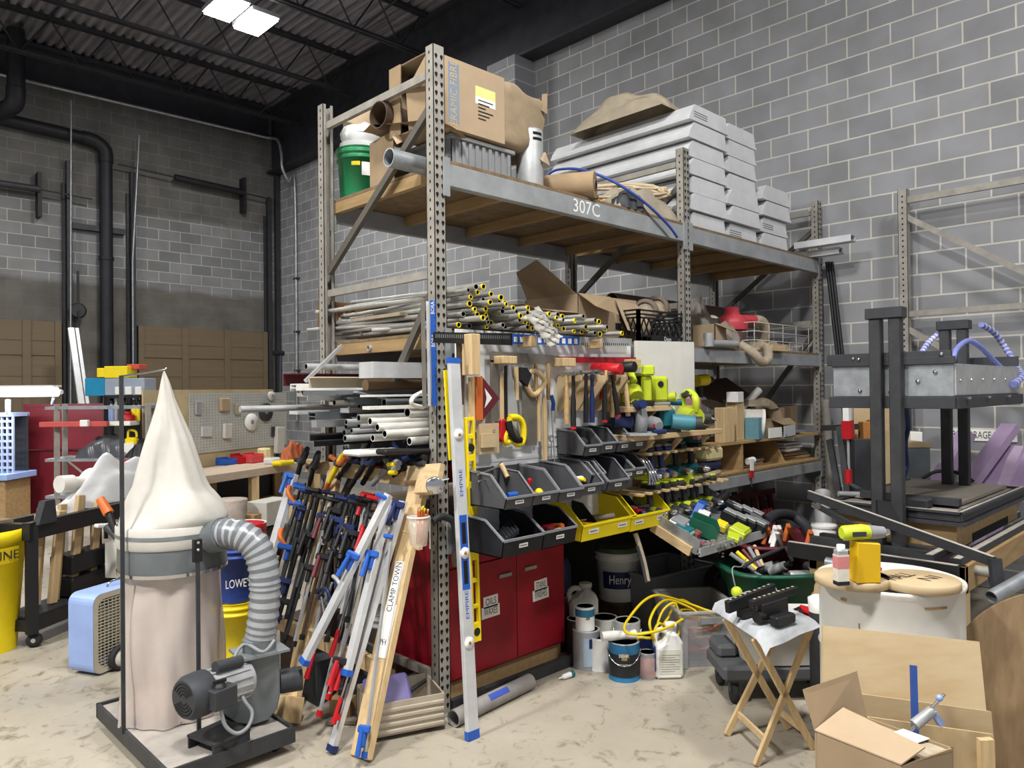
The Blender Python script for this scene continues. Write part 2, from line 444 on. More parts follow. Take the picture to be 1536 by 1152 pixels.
t.part('branch', MB().tube([(1.2, 11.58, zt + .22), (-.2, 11.58, zt + .26), (-2.5, 11.58, zt + .3)], .11, 14), 'pipe_dark')
t.part('collar', MB().tube([(1.58, 11.58, 4.2), (1.58, 11.58, 4.26)], .125, 14), 'pipe_dark')
p = U(24, 150, y=11.0)
t = T('roof_drain_pipe', 'thick black drain pipe coming down from the roof in the far corner', 'pipe', (p.x, 11.0, 5.9))
t.part('riser', MB().tube([(p.x, 11.0, 7.7), (p.x, 11.0, 6.75)], .13, 14), 'pipe_dark')
t.part('elbow', MB().tube(spline([(p.x, 11.0, 6.75), (p.x - .02, 11.05, 6.5), (p.x - .15, 11.3, 6.42), (p.x - .3, 11.45, 6.4)], 4), .14, 14), 'pipe_dark')
mb = MB().tube([(-6, 11.4, 7.02), (4.6, 11.4, 7.07)] + spline([(4.62, 11.38, 7.07), (4.66, 11.3, 7.05), (4.67, 11.1, 6.98)], 4) + spline([(4.67, 11.0, 6.85), (4.67, 10.92, 6.6), (4.67, 10.9, 6.35), (4.8, 10.9, 6.1), (4.95, 10.9, 5.9), (4.95, 10.9, 1.2)], 4), .032, 10)
t = T('sprinkler_conduit', 'long grey conduit running under the roof and down the corner', 'conduit', (4.95, 10.9, 1.2))
t.part('conduit', mb, 'galv')
for z in (4.1, 3.0, 2.2): t.part('clip', MB().bx(4.93, 5.0, 10.82, 10.98, z, z + .04), 'dark_iron')
t = T('door_torsion_spring', 'black torsion spring on its shaft above the right roll-up door', 'spring', (3.4, 11.5, 5.6))
a = U(262, 266, y=11.5); c = U(366, 289, y=11.5)
t.part('spring', MB().tube([a, c], .065, 12), 'pipe_dark')
t.part('shaft', MB().tube([a + V((-1.0, 0, .05)), c + V((.5, 0, -.03))], .016, 8), 'dark_iron')
p = U(366, 289, y=11.55)
t.part('bracket', MB().bx(p.x - .03, p.x + .03, 11.5, 11.7, p.z - .4, p.z + .3), 'pipe_dark')
t = T('door_torsion_spring', 'black torsion spring bracket above the left roll-up door', 'spring', (.2, 11.5, 5.0))
a = U(0, 277, y=11.5); c = U(60, 284, y=11.5)
t.part('spring', MB().tube([a + V((-1.5, 0, 0)), c], .06, 12), 'dark_iron')
t.part('shaft', MB().tube([c, c + V((.8, 0, -.03))], .015, 8), 'dark_iron')
t.part('bracket', MB().bx(c.x - .03, c.x + .03, 11.5, 11.7, U(61, 325, y=11.5).z, U(61, 258, y=11.5).z), 'pipe_dark')
solo('wall_rail', MB().bx(U(105, 340, y=11.6).x, U(188, 350, y=11.6).x, 11.6, 11.72, U(188, 352, y=11.6).z, U(188, 344, y=11.6).z), 'dark_iron', 'short rusty steel rail across the wall behind the black drain pipe', 'rail')
solo('chain_guide', MB().tube([(U(107, 200, y=11.4).x, 11.4, 6.9), (U(104, 500, y=11.4).x, 11.4, .0)], .014, 6), 'galv', 'thin hanging chain guide wire left of the black drain pipe', 'wire')
solo('chain_guide', MB().tube([(U(209, 215, y=11.4).x, 11.4, 6.55), (U(199, 400, y=11.4).x, 11.4, 4.2), (U(199, 480, y=11.4).x, 11.4, .0)], .016, 6), 'galv', 'bright hanging guide wire beside the right roll-up door', 'wire')
p = U(117, 466, y=11.5)
t = T('chain_hoist', 'small chain wheel of the left roll-up door between the doors', 'hoist', (p.x, 11.5, p.z - .2))
t.part('wheel', MB().lathe([(.11, -.02), (.14, 0), (.11, .02)], (p.x, 11.5, p.z), 16, 0, AX((0, 1, 0))), 'dark_iron')
t.part('chain', MB().tube([(p.x, 11.45, p.z), (p.x, 11.45, 1.0)], .01, 5).tube([(p.x, 11.5, p.z), (p.x, 11.5, p.z + .7)], .02, 6), 'dark_iron')
a = U(106, 492, y=11.0); c = U(122, 606, y=10.6)
solo('aluminium_channel', MB().bar(a, c, .09, .05, (0, 1, 0)).bar(a + V((.09, 0, 0)), c + V((.09, 0, 0)), .05, .04, (0, 1, 0)), 'alu', 'tall bright aluminium channel leaning between the two roll-up doors', 'channel')
def highbay(x, y, power, label, vis=False):
    t = T('high_bay_lamp', label, 'lamp', (x, y, 7.0), group='high bay lamps under the roof')
    for s in (-1, 1):
        t.part('light_panel', MB().box((x + s * .24, y + s * .06, 7.02), (.36, .62, .03)), 'lamp_face')
        t.part('housing', MB().box((x + s * .24, y + s * .06, 7.07), (.4, .66, .06)), 'lamp_body')
    t.part('hanger', MB().tube([(x, y, 7.1), (x, y, 7.75)], .012, 6), 'lamp_body')
    ld = bpy.data.lights.new('bay', 'AREA'); ld.shape = 'RECTANGLE'; ld.size = .9; ld.size_y = .7; ld.energy = power; ld.color = (1, .975, .935)
    lo = bpy.data.objects.new('bay_light', ld); COL.objects.link(lo); lo.location = (x, y, 6.98)
    lo.parent = None
lp = U(362, 27, z=7.0)
highbay(lp.x, lp.y, 190, 'bright twin panel LED high bay lamp hanging under the dark roof')
for (x, y, p) in ((1.0, -4.6, 230), (-6.6, .4, 720), (-2.0, -2.2, 420), (-5.5, 7.5, 240)):
    highbay(x, y, p, 'twin panel LED high bay lamp hanging from the roof behind the camera')
wd = bpy.data.worlds.new('world'); SC.world = wd; wd.use_nodes = True
wd.node_tree.nodes['Background'].inputs['Color'].default_value = (.80, .85, 1.0, 1)
wd.node_tree.nodes['Background'].inputs['Strength'].default_value = .38
SC.view_settings.view_transform = 'Standard'; SC.view_settings.look = 'None'; SC.view_settings.gamma = 1
SC.view_settings.exposure = .08
PW = .078
def post(xc, y0, h, faces):
    m = MB(); x0 = xc - PW / 2; x1 = xc + PW / 2; y1 = y0 + .07
    w = .004
    m.bx(x0, x1, y0, y0 + w, 0, h).bx(x0, x0 + w, y0, y1, 0, h).bx(x1 - w, x1, y0, y1, 0, h).bx(x0, x0 + .022, y1 - w, y1, 0, h).bx(x1 - .022, x1, y1 - w, y1, 0, h)
    tear = [(0, -.017), (.006, -.006), (.0105, .004), (.0075, .012), (0, .0155), (-.0075, .012), (-.0105, .004), (-.006, -.006)]
    z = .05
    while z < h - .03:
        for s in (-.019, .019): m.prism(tear, (xc + s, y0 - .0004, z), (1, 0, 0), (0, 0, 1), .0012, 1)
        z += .0508
    z = .075
    while z < h - .03:
        m.prism([(-.005, -.008), (.005, -.008), (.005, .008), (-.005, .008)], (x0 - .0004, y0 + .036, z), (0, -1, 0), (0, 0, 1), .0012, 1); z += .0508
    return m
def flip_post(xc, y1, h):
    m = post(xc, 0, h, None)
    for i in range(len(m.v)): m.v[i] = V((m.v[i].x, y1 - m.v[i].y, m.v[i].z))
    m.f = [f[::-1] for f in m.f]
    return m
RX = (-.015, 2.44, 4.86); RD = 1.235; RH = 3.67
rk = T('pallet_rack', 'tall grey perforated steel pallet rack with two bays and three shelf levels', 'shelving rack', (2.4, .6, 0))
for xc, h in zip(RX, (RH, 3.64, 3.64)):
    rk.part('upright', post(xc, 0, h, None), ['steel_grey', 'hole_black'])
    rk.part('upright', flip_post(xc, RD, h), ['steel_grey', 'hole_black'])
    for z in (3.53, 2.42, .2):
        rk.part('brace', MB().bar((xc, .07, z), (xc, RD - .07, z), .03, .045), 'steel_grey')
    a = U(500, 405, x=0); c = U(646, 168, x=0); s = (c.z - a.z) / (c.y - a.y)
    rk.part('brace', MB().bar((xc, RD - .07, a.z + s * (RD - .07 - a.y)), (xc, .06, c.z + s * (.06 - c.y)), .03, .045), mat('brace_dark', '#5d5951', .6, .2, .2, 8))
    rk.part('brace', MB().bar((xc, .07, 2.32), (xc, RD - .07, .9), .03, .045), 'brace_dark')
    for y in (0, RD - .07): rk.part('foot_plate', MB().bx(xc - .06, xc + .06, y - .02, y + .09, 0, .008), 'steel_grey')
def beam(x0, x1, y0, z1, hh, mt='beam_grey', conn=True):
    m = MB().bx(x0, x1, y0, y0 + .05, z1 - hh, z1)
    o = rk.part('beam', m, mt, bev=.004)
    if conn:
        for x in (x0, x1):
            rk.part('beam_connector', MB().bx(x - .022, x + .022, y0 - .008, y0 + .002, z1 - hh - .06, z1 + .03), 'beam_grey', parent=o)
    return o
B1 = None
wood('joist_wood', '#907650', '#a58a62', (9, 1.2, 9))
for bi in (0, 1):
    x0 = RX[bi] + PW / 2 + .002; x1 = RX[bi + 1] - PW / 2 - .002
    for z, hh in ((3.03, .125), (2.085, .11), (1.03, .095)):
        f = beam(x0, x1, -.004, z, hh)
        if bi == 0 and z > 3: B1 = f
        beam(x0, x1, RD - .046, z, hh)
    for z in (3.03, 2.085, 1.03):
        rk.part('shelf_board', MB().bx(x0 + .01, x1 - .01, .0, RD, z + .002, z + .02), 'osb')
        for k in range(5):
            xx = x0 + .03 + (x1 - x0 - .06) * k / 4
            if z > 1.5: rk.part('shelf_joist', MB().bx(xx - .02, xx + .02, .05, RD - .05, z - .07, z), 'joist_wood')
rk.text('307C', U(880, 313, y=-.004), (1, 0, 0), (0, 0, 1), .085, 'white_ink', parent=B1, w=.27)
r2 = T('pallet_rack', 'grey perforated rack end frame standing against the block wall behind the press', 'shelving rack', (4.8, -1.4, 0))
xq = 4.74
yv = U(1353, 285, x=xq).y
def post_y(xc, yc, h):
    """upright whose perforated face looks along -x"""
    m = MB(); w = .004; y0 = yc - .04; y1 = yc + .04
    m.bx(xc, xc + w, y0, y1, 0, h).bx(xc, xc + .07, y0, y0 + w, 0, h).bx(xc, xc + .07, y1 - w, y1, 0, h)
    z = .05
    while z < h - .03:
        m.prism([(0, -.011), (.009, 0), (0, .011), (-.009, 0)], (xc - .0004, yc, z), (0, -1, 0), (0, 0, 1), .0012, 1); z += .0508
    return m
hh = U(1352, 284, x=xq).z
for y in (yv, yv - 1.25): r2.part('upright', post_y(xq, y, hh), ['steel_grey', 'hole_black'])
zt = U(1450, 285, x=xq).z
r2.part('brace', MB().bar((xq + .03, yv, U(1362, 299, x=xq).z), (xq + .03, yv - 1.25, U(1362, 299, x=xq).z), .035, .06), 'steel_grey')
a = U(1358, 322, x=xq); c = U(1536, 405, x=xq); s = (c.z - a.z) / (c.y - a.y)
r2.part('brace', MB().bar((xq + .03, yv, a.z), (xq + .03, yv - 1.25, a.z + s * -1.25), .03, .05), 'steel_grey')
z = U(1400, 468, x=xq).z
r2.part('brace', MB().bar((xq + .03, yv, z), (xq + .03, yv - 1.25, z), .03, .05), 'steel_grey')
r2.part('brace', MB().bar((xq + .03, yv, z - .12), (xq + .03, yv - 1.25, z - .95), .03, .05), 'steel_grey')
r2.part('brace', MB().bar((xq + .03, yv, .3), (xq + .03, yv - 1.25, .3), .03, .05), 'steel_grey')
ZT = 3.051
def bucket(name, label, c, r, h, mt, lid=None, band=None, bail=True, group=None, cat='bucket'):
    t = T(name, label, cat, c, group=group)
    c = V(c); rb = r * .88
    t.part('body', MB().lathe([(rb, 0), (r * .985, h * .78), (r * 1.05, h * .78), (r * 1.05, h * .81), (r * .99, h * .82), (r * .99, h * .88), (r * 1.05, h * .89), (r * 1.05, h * .92), (r, h * .93), (r * 1.01, h * .99), (r * 1.05, h), (r * .95, h), (r * .9, h * .6), (rb * .95, .012), (.001, .01)], c, 24, caps=False).lathe([(.001, 0), (rb, 0)], c, 24, caps=False), mt)
    if lid: t.part('lid', MB().lathe([(r * 1.06, h - .02), (r * 1.07, h + .012), (r * 1.0, h + .018), (r * .95, h + .006), (.001, h + .006)], c, 24), lid)
    if bail: t.part('handle', MB().tube([c + V((r * 1.07 * math.cos(a), -abs(r * .9 * math.sin(a)) * .55 - .01 + 0, h * .86 - abs(math.sin(a)) * h * .38)) for a in [PI * k / 12 for k in range(13)]], .004, 6), 'chrome')
    return t
c = U(541, 270, x=.25); c.z = ZT
bk = bucket('bucket', 'dusty green plastic bucket at the rear corner of the top shelf', c, .155, .37, 'green_bucket', bail=False)
def wraplabel(c, r, h, a0, a1, z0, z1, e=.002, n=8, r1=None):
    r1 = r1 or r
    return MB().grid(lambda u, v: V(c) + V(((r + (r1 - r) * v + e) * math.cos(a0 + (a1 - a0) * u), (r + (r1 - r) * v + e) * math.sin(a0 + (a1 - a0) * u), z0 + (z1 - z0) * v)), n, 1)
va = math.atan2(CP.y - c.y, CP.x - c.x)
bk.part('label', wraplabel(c, .149, 0, va + .05, va + .8, .17, .26), 'paper')
bk.part('sticker', wraplabel(c, .151, 0, va - .4, va - .02, .235, .262), 'yellow')
bk.part('handle', MB().tube([c + V((-.16 * math.cos(.4 * k / 5 + 2.2), .12 + .05, .31 - k * .05)) for k in range(5)] , .004, 6), 'chrome')
pl = MB().ball(c + V((0, 0, .46)), .135, 14, 9, sc=(1, 1, .8)).jit(.012).lathe([(.14, .35), (.14, .41)], c, 20)
solo('plastic_bag', pl, 'wrap', 'clear plastic bag bulging out of the green bucket', 'bag')
solo('packing_roll', MB().tube([c + V((-.02, .04, .5)), c + V((.1, .02, .64))], .1, 14), 'card_lt', 'pale cardboard roll standing in the green bucket', 'roll')
def carton_panel(m, O, X, Y, w, h, th=.006): m.bar(V(O), V(O) + V(X).normalized() * w, th, h, Y)
xb = .06
p1 = U(556, 280, x=xb); p2 = U(590, 265, x=xb)
t = T('cardboard_box', 'open cardboard box with torn flaps below the large carton', 'box', (xb + .3, .55, ZT))
ya, yb = U(640, 250, x=xb).y, U(556, 280, x=xb).y
zt = U(556, 215, x=xb).z
m = MB().sheet([(xb, U(590, 250, x=xb).y, ZT), (xb, yb, ZT), (xb, yb, zt), (xb, U(590, 215, x=xb).y, zt + .02)], .007, (1, 0, 0))
m.bx(xb, xb + .4, yb, yb + .007, ZT, zt)
t.part('side_panel', m, 'card')
t.part('back_panel', MB().bx(xb + .45, xb + .457, .66, yb, ZT, zt), 'card_dk')
f1 = MB().grid(lambda u, v: U(545 + 105 * u, 190 - 8 * u * u + (10 if u < .2 else 0), x=xb - .04) + V((-.05 + .3 * v, 0, .03 * math.sin(v * 3) - .04 * v)), 10, 5)
t.part('flap', f1, 'card')
t.part('flap', MB().sheet([U(583, 195, x=.02), U(592, 188, x=.05), U(603, 212, x=.02), U(595, 216, x=-.02)], .006, (1, 0, 0)), 'card_lt')
yA = .13
A = U(668, 82, y=yA); Bp = U(757, 112, y=yA); zb = U(668, 190, y=yA).z; zc = A.z
xr = Bp.x; yE = U(585, 85, x=.03).y
t = T('cardboard_box', 'large dented brown ceramic fibre carton lying on the top shelf bin', 'box', ((xr) / 2, (yA + yE) / 2, zb))
m = MB().bx(.03, xr, yA, yA + .008, zb, zc).bx(.03, xr, yE - .008, yE, zb, zc).bx(.03, xr, yA, yE, zc - .008, zc).bx(.03, xr, yA, yE, zb, zb + .008)
t.part('body', m, 'card_lt', bev=.004)
m = MB().bx(.022, .03, yA + .28, yE, zb, zc)
m.sheet([(.03, yA + .02, zb), (.0, yA + .17, zb - .01), (-.01, yA + .18, zc - .2), (.03, yA + .02, zc)], .006, (1, 0, 0))
t.part('end_flap', m, 'card'); t.part('contents_or_shade', MB().bx(.14, xr - .03, yA + .03, yE - .03, zb + .02, zc - .03), 'charcoal')  # charcoal block added in place of the shade inside the open carton
xe = U(822, 128, y=yA).x
def crump(u, v):
    a = v * 2 * PI; cx = xr + (xe - xr) * u; hy = (yE - yA) / 2 * (1.0 - .25 * u * u); hz = (zc - zb) / 2 * (1 - .12 * u)
    yy = max(-1, min(1, 1.35 * math.cos(a))) * hy; zz = max(-1, min(1, 1.35 * math.sin(a))) * hz
    k = .022 * math.sin(9 * u + 5 * math.cos(a * 2)) + .015 * math.sin(17 * v + 8 * u)
    if u < .08: k = -.03
    return V((cx + .02 * math.sin(a * 3) * u, (yA + yE) / 2 + yy * (1 + k * 2), (zb + zc) / 2 + zz * (1 + k)))
t.part('crumpled_end', MB().grid(crump, 12, 28), 'kraft')
t.part('torn_flap', MB().sheet([(xe - .10, yA + .0, zb + .0), (xe - .02, yA + .01, zb + .04), (xe - .02, yA - .03, zb - .06), (xe - .10, yA - .04, zb - .05)], .006, (0, 1, 0)), 'card_lt')
t.part('torn_flap', MB().sheet([(xe - .03, yA + .03, zc - .1), (xe + .01, yA + .02, zc - .12), (xe + .015, yA + .02, zc + .02), (xe - .02, yA + .03, zc + .01)], .006, (0, 1, 0)), 'kraft')
x0 = U(672, 90, y=yA).x; x1 = U(688, 90, y=yA).x
bnd = t.part('printed_band', MB().bx(x0, x1, yA - .0012, yA, zb + .04, zc - .03), mat('band_blue', '#7d8a9a', .8, 0, .1, 8))
t.text('CERAMIC FIBRE', ((x0 + x1) / 2, yA - .0015, (zb + zc) / 2 - .02), (0, 0, 1), (-1, 0, 0), .05, mat('band_ink', '#b7a481', .9, 0, 0), parent=bnd, w=.42)
l0 = U(713, 128, y=yA); l1 = U(743, 165, y=yA)
lb = t.part('label', MB().bx(l0.x, l1.x, yA - .0012, yA, l1.z, l0.z), 'paper')
t.part('label_stripe', MB().bx(l0.x, l1.x, yA - .0018, yA - .0008, l0.z - .06, l0.z), mat('soft_yellow', '#e4d98a', .8, 0, .05), parent=lb)
m = MB()
for k in range(6): m.bx(l0.x + .02, l1.x - .02 - .03 * (k % 3), yA - .0018, yA - .0009, l0.z - .085 - k * .022, l0.z - .078 - k * .022)
t.part('label_print', m, 'ink', parent=lb)
c = U(567, 172, x=-.04)
solo('duct_pipe', MB().pipe(c, c + V((.34, .03, .01)), .082, .08, 18), 'brown_steel', 'short dark sheet metal duct lying beside the large carton', 'pipe')
a = U(583, 236, x=-.22); a2 = a + V((1.05, 0, 0)); a2.z = a.z
solo('duct_pipe', MB().pipe(a, a2, .052, .12, 18), 'galv', 'galvanised round duct pipe sticking out past the rack post', 'pipe')
q0 = U(678, 262, y=.16); q1 = U(772, 262, y=.16)
t = T('storage_bin', 'ribbed grey plastic storage bin under the ceramic fibre carton', 'bin', ((q0.x + q1.x) / 2, .38, ZT))
zt = zb - .012
m = MB()
X0, X1, Y0, Y1 = q0.x + .01, q1.x - .02, .17, .62
for (xa, xb2, ya2, yb2) in ((X0, X1, Y0, Y0 + .01), (X0, X1, Y1 - .01, Y1), (X0, X0 + .01, Y0, Y1), (X1 - .01, X1, Y0, Y1)): m.bx(xa, xb2, ya2, yb2, ZT, zt)
m.bx(X0, X1, Y0, Y1, ZT, ZT + .01)
t.part('body', m, 'grey')
m = MB()
n = 9
for k in range(n):
    xx = X0 + .03 + (X1 - X0 - .06) * k / (n - 1); m.bx(xx - .012, xx + .012, Y0 - .012, Y0, ZT, zt - .03)
t.part('rib', m, 'grey'); t.part('rim', MB().bx(X0 - .02, X1 + .02, Y0 - .02, Y1 + .02, zt - .025, zt), 'grey', bev=.004)
c = U(795, 270, y=.2); c.z = ZT; zt = U(795, 200, y=.2).z
t = T('metal_canister', 'grey slotted metal cylinder standing at the carton end', 'cylinder', c)
r = .088
t.part('shell', MB().lathe([(r, 0), (r, zt - ZT), (r * .92, zt - ZT + .012), (.001, zt - ZT + .012)], c, 24), 'alu_dull')
va = math.atan2(CP.y - c.y, CP.x - c.x)
m = MB()
for z in (.03, .06): pass
for z in (.02, zt - ZT - .07, zt - ZT - .035):
    g = wraplabel(c, r, 0, va + .25, va + 1.05, z, z + .018, .001); m.add(g.v, g.f)
t.part('slot', m, 'hole_black')
solo('paper_roll', MB().pipe(U(820, 286, y=.25) + V((-.02, 0, .02)), U(860, 290, y=.5), .03, .3), 'paper', 'small pale paper roll beside the slotted cylinder', 'roll')
e = U(893, 283, y=-.02); e.z = ZT + .09
t = T('felt_roll', 'brown felt roll with a dark core lying on the top shelf edge', 'roll', (e.x - .3, e.y + .3, ZT))
b2 = e + V((-.34, .6, 0))
t.part('sheet_roll', MB().pipe(e, b2, .09, .5, 20), 'brown_tube' if 0 else mat('felt', '#9a8467', .95, 0, .12, 9))
t.part('core', MB().pipe(e + V((.004, -.004, 0)), b2, .04, .25, 14, 0, 1), ['brown_tube', 'hole_black'])
def heap(O, X, Y, H, amp, seed, nu=14, nv=8):
    O = V(O); X = V(X); Y = V(Y)
    def fn(u, v):
        e = max(0, math.sin(PI * u)) ** .5 * max(0, math.sin(PI * v)) ** .5
        w = .5 + .5 * math.sin(seed + 7 * u + 4 * math.sin(5 * v + seed)) * math.cos(6 * v - 5 * u + seed * 2)
        return O + X * u + Y * v + V((amp * .3 * math.sin(20 * v + seed), amp * .3 * math.sin(23 * u), H * e * (.65 + .5 * w)))
    return MB().grid(fn, nu, nv)
cc = U(920, 289, y=.42)
t = T('hose_coil', 'loosely coiled tan hose heaped on the top shelf', 'hose', (cc.x, .42, ZT))
pts = []
cu, cv = V((.72, -.69, 0)) * .44, V((.3, .3, .22)) * .52
for k in range(150):
    a = k * .27
    pts.append(cc + cu * math.cos(a) * (.94 + .07 * math.sin(k * 1.7)) + cv * math.sin(a) * (.9 + .1 * math.cos(k * 1.1)) + V((.02 * math.sin(k * .5), 0, .02 * math.cos(k * .37))))
t.part('hose', MB().tube(pts, .011, 6), 'hose_tan')
solo('tarp_bundle', heap((cc.x - .35, .2, ZT), (.75, 0, 0), (0, .6, 0), .3, .04, 6.1), 'tarp', 'folded dusty tarp lying under the coiled tan hose', 'tarp')
pts = [U(800, 300, y=.7), U(822, 262, y=.6), U(850, 253, y=.4), U(885, 258, y=.2), U(925, 275, y=.05), U(965, 302, y=-.03), U(1000, 335, y=-.05), U(1016, 356, y=-.05)]
solo('air_hose', MB().tube(spline(pts, 5), .010, 6), 'cord_blue', 'blue air hose looping off the top shelf over the 307C beam', 'hose')
m = MB()
for k in range(9):
    q = U(rnd(885, 905), 300, y=rnd(.02, .09)); m.tube([V((q.x, q.y, ZT + rnd(.01, .03))), V((q.x + rnd(-.05, .05), q.y + .03, ZT + rnd(.01, .05)))], .011, 6)
solo('hose_fitting_heap', m, mat('brass', '#a07c4a', .4, .7, .2, 20), 'small heap of brass hose fittings beside the felt roll', 'fittings', kind='stuff')
a = U(925, 318, y=.05); b2 = U(1025, 330, y=.12)
solo('tarp_bundle', heap((a.x, .02, ZT), (b2.x - a.x - .05, .02, 0), (0, .3, 0), .24, .03, 2.1), 'tarp', 'crumpled dusty tarp bundle at the foot of the white folded sheets', 'tarp')
solo('tool_bag', heap((a.x + .02, .0, ZT), (.3, 0, 0), (0, .16, 0), .16, .05, 4.4), 'charcoal', 'limp dark bag lying beside the coiled tan hose', 'bag')
def panel(x0, y0, z0, w, h, L, vent=False):
    sl = .055
    prof = [(0, 0), (w, 0), (w, h * .14), (w - .02, h * .2), (w - .045, h * .98), (.08, h * .98), (.014, h * .34), (.014, h * .22), (0, h * .17)]
    m = MB().prism(prof, (x0, y0 + L / 2, z0), (1, 0, 0), (0, 0, 1), L)
    return m
cols = []
def stack(px0, px1, tops, bot, lens, cname, nm):
    xa = U(px0, bot, y=.03).x; xb_ = U(px1, bot, y=.03).x
    zs = [U((px0 + px1) / 2, q, y=.03).z for q in tops]
    zb_ = ZT; n = len(tops); zs0 = U((px0 + px1) / 2, tops[0], y=.03).z
    h = (zs0 - ZT) / n
    for i in range(n):
        j = n - 1 - i; L = lens[i] if i < len(lens) else lens[-1]
        t = T('folded_sheet', 'white folded metal sheet, %s from the top of the %s sheet stack' % (ORD[i], nm), 'panel', ((xa + xb_) / 2, .03 + L / 2, ZT + j * h), group='folded metal sheets on the top shelf')
        dx = rnd(-.012, .012); dy = rnd(0, .05)
        t.part('shell', panel(xa + dx, .03 + dy, ZT + j * h + .002, xb_ - xa, h * .94, L), 'panel_white')
        if i in VENT.get(nm, ()):
            m = MB()
            for r_ in range(3):
                for k in range(9): m.bx(xa + .07 + dx + k * .022, xa + .085 + dx + k * .022, .0285 + dy, .0305 + dy, ZT + j * h + h * (.5 - .13 * r_), ZT + j * h + h * (.5 - .13 * r_) + .006)
            t.part('vent_slot', m, 'hole_black')
ORD = ['first', 'second', 'third', 'fourth', 'fifth', 'sixth', 'seventh', 'eighth']
VENT = {'front': (0,), 'middle': (6,), 'short': (2,)}
stack(1037, 1095, [165, 190, 214, 240, 267, 292, 317], 345, [1.5, 1.5, 1.3, 1.25, 1.25, 1.2, 1.2], 0, 'front')
stack(1095, 1143, [190, 213, 240, 262, 288, 310, 335], 360, [1.15], 0, 'middle')
stack(1147, 1189, [282, 304, 330, 352], 377, [1.1], 0, 'short')
zz = U(1066, 165, y=.03).z
q = U(985, 190, y=.35)
solo('wrapped_bundle', heap((q.x - .1, .22, zz - .005), (0, 1.0, 0), (.36, 0, 0), .26, .06, 5.2, 26, 14), mat('bag_film', '#a59a86', .4, 0, .14, 9, .2), 'dusty plastic wrapped bundle lying on the front sheet stack', 'bundle')
for i, (p0, p1, dz) in enumerate((((1195, 376), (1280, 362), .115), ((1200, 382), (1262, 376), .035))):
    a = U(*p0, x=4.62 + .12 * i); b2 = U(*p1, x=4.62 + .12 * i); a.z = b2.z = ZT + dz
    t = T('track_channel', ('upper' if i == 0 else 'lower') + ' dusty aluminium track overhanging the far end of the top shelf', 'channel', (a + b2) / 2)
    m = MB()
    for s in (-1, 1): m.bar(a + V((s * .055, 0, 0)), b2 + V((s * .055, 0, 0)), .006, .06)
    m.bar(a + V((0, 0, .03)), b2 + V((0, 0, .03)), .11, .006).bar(a - V((0, 0, .02)), b2 - V((0, 0, .02)), .11, .006)
    t.part('channel', m, 'panel_white')
    t.part('insert', MB().bar(a + (b2 - a) * .75, b2 - (b2 - a) * .04, .07, .03), 'brown_steel')
ZM = 2.107
k = 0
def conduit(x, y, z, L, r, dx, dz, tip):
    a = V((x, y, z)); d = V((dx, 1, dz)).normalized()
    t = T('conduit_pipe', 'grey conduit offcut with open end in the bundle above the saw board', 'pipe', a, group='conduit bundle on the middle shelf')
    t.part('tube', MB().pipe(a, a + d * L, r, .2, 10, 0, 1), ['conduit', 'hole_black'])
    if tip: t.part('end_cap', MB().pipe(a - d * .004, a + d * .006, r * 1.02, .17, 10), 'yellow')
spots = []
for row, (n, z0) in enumerate(((17, 0), (16, .03), (15, .06), (12, .09), (8, .12), (5, .15), (3, .18), (2, .21))):
    for i in range(n):
        fx = (i + .3 * (row % 2) + rnd(-.3, .3)) / (17 if row < 9 else 1)
        top = .24 - .17 * fx
        if z0 > top + .02: continue
        spots.append((.1 + fx * 1.28, z0))
for (x, z) in spots:
    conduit(x, rnd(-.2, -.02) - .05 * (x > .9), ZM + .02 + z + rnd(0, .012), rnd(1.3, 1.7), rnd(.0115, .017), rnd(-.16, .16), rnd(-.012, .03), random.random() < .6)
for i, (px, py, dx, dz) in enumerate(((880, 488, -.25, .03), (905, 490, -.4, .02), (862, 481, -.4, .02), (845, 480, -.3, .0), (812, 477, -.5, .02))):
    a = U(px, py, y=-.16 - .02 * i); conduit(a.x, a.y, a.z, 1.1, .015, dx, -.03, i % 2 == 0)
solo('work_glove', heap(U(788, 476, y=-.24), (.17, -.02, -.17), (.09, -.01, .07), .02, .05, 1.2, 8, 6), 'cloth', 'pale limp work glove hanging off the conduit bundle', 'glove')
def open_carton(name, label, cat, x0, x1, y0, y1, z0, z1, flaps, mt='card_lt', parent=None):
    t = T(name, label, cat, ((x0 + x1) / 2, (y0 + y1) / 2, z0)); w = .006
    m = MB().bx(x0, x1, y0, y0 + w, z0, z1).bx(x0, x1, y1 - w, y1, z0, z1).bx(x0, x0 + w, y0, y1, z0, z1).bx(x1 - w, x1, y0, y1, z0, z1).bx(x0, x1, y0, y1, z0, z0 + w)
    t.part('body', m, mt)
    for f in flaps: t.part('flap', MB().sheet(f, .005, (0, .3, 1)), 'card')
    return t
a = U(808, 487, y=.35); b2 = U(876, 470, y=.35)
open_carton('cardboard_box', 'low open cardboard box half hidden behind the conduit ends', 'box', a.x, b2.x, .35, .7, ZM, b2.z, [[(a.x, .35, b2.z), (b2.x, .35, b2.z), (b2.x, .2, b2.z - .02), (a.x, .2, b2.z - .03)], [(a.x, .36, b2.z), (a.x, .7, b2.z), (a.x - .13, .68, b2.z + .03), (a.x - .12, .38, b2.z + .03)]])
a = U(868, 500, y=.2); b2 = U(955, 500, y=.2); zt = U(905, 445, y=.2).z
t = open_carton('cardboard_box', 'big open cardboard box with raised flaps beside the milk crate', 'box', a.x, b2.x, .2, .72, ZM, zt, [[(a.x, .2, zt), (a.x + .36, .2, zt), (a.x + .3, .08, zt - .14), (a.x + .0, .05, zt - .1)], [(a.x, .22, zt), (a.x, .7, zt), (a.x - .06, .75, zt + .2), (a.x - .1, .5, zt + .26)]])
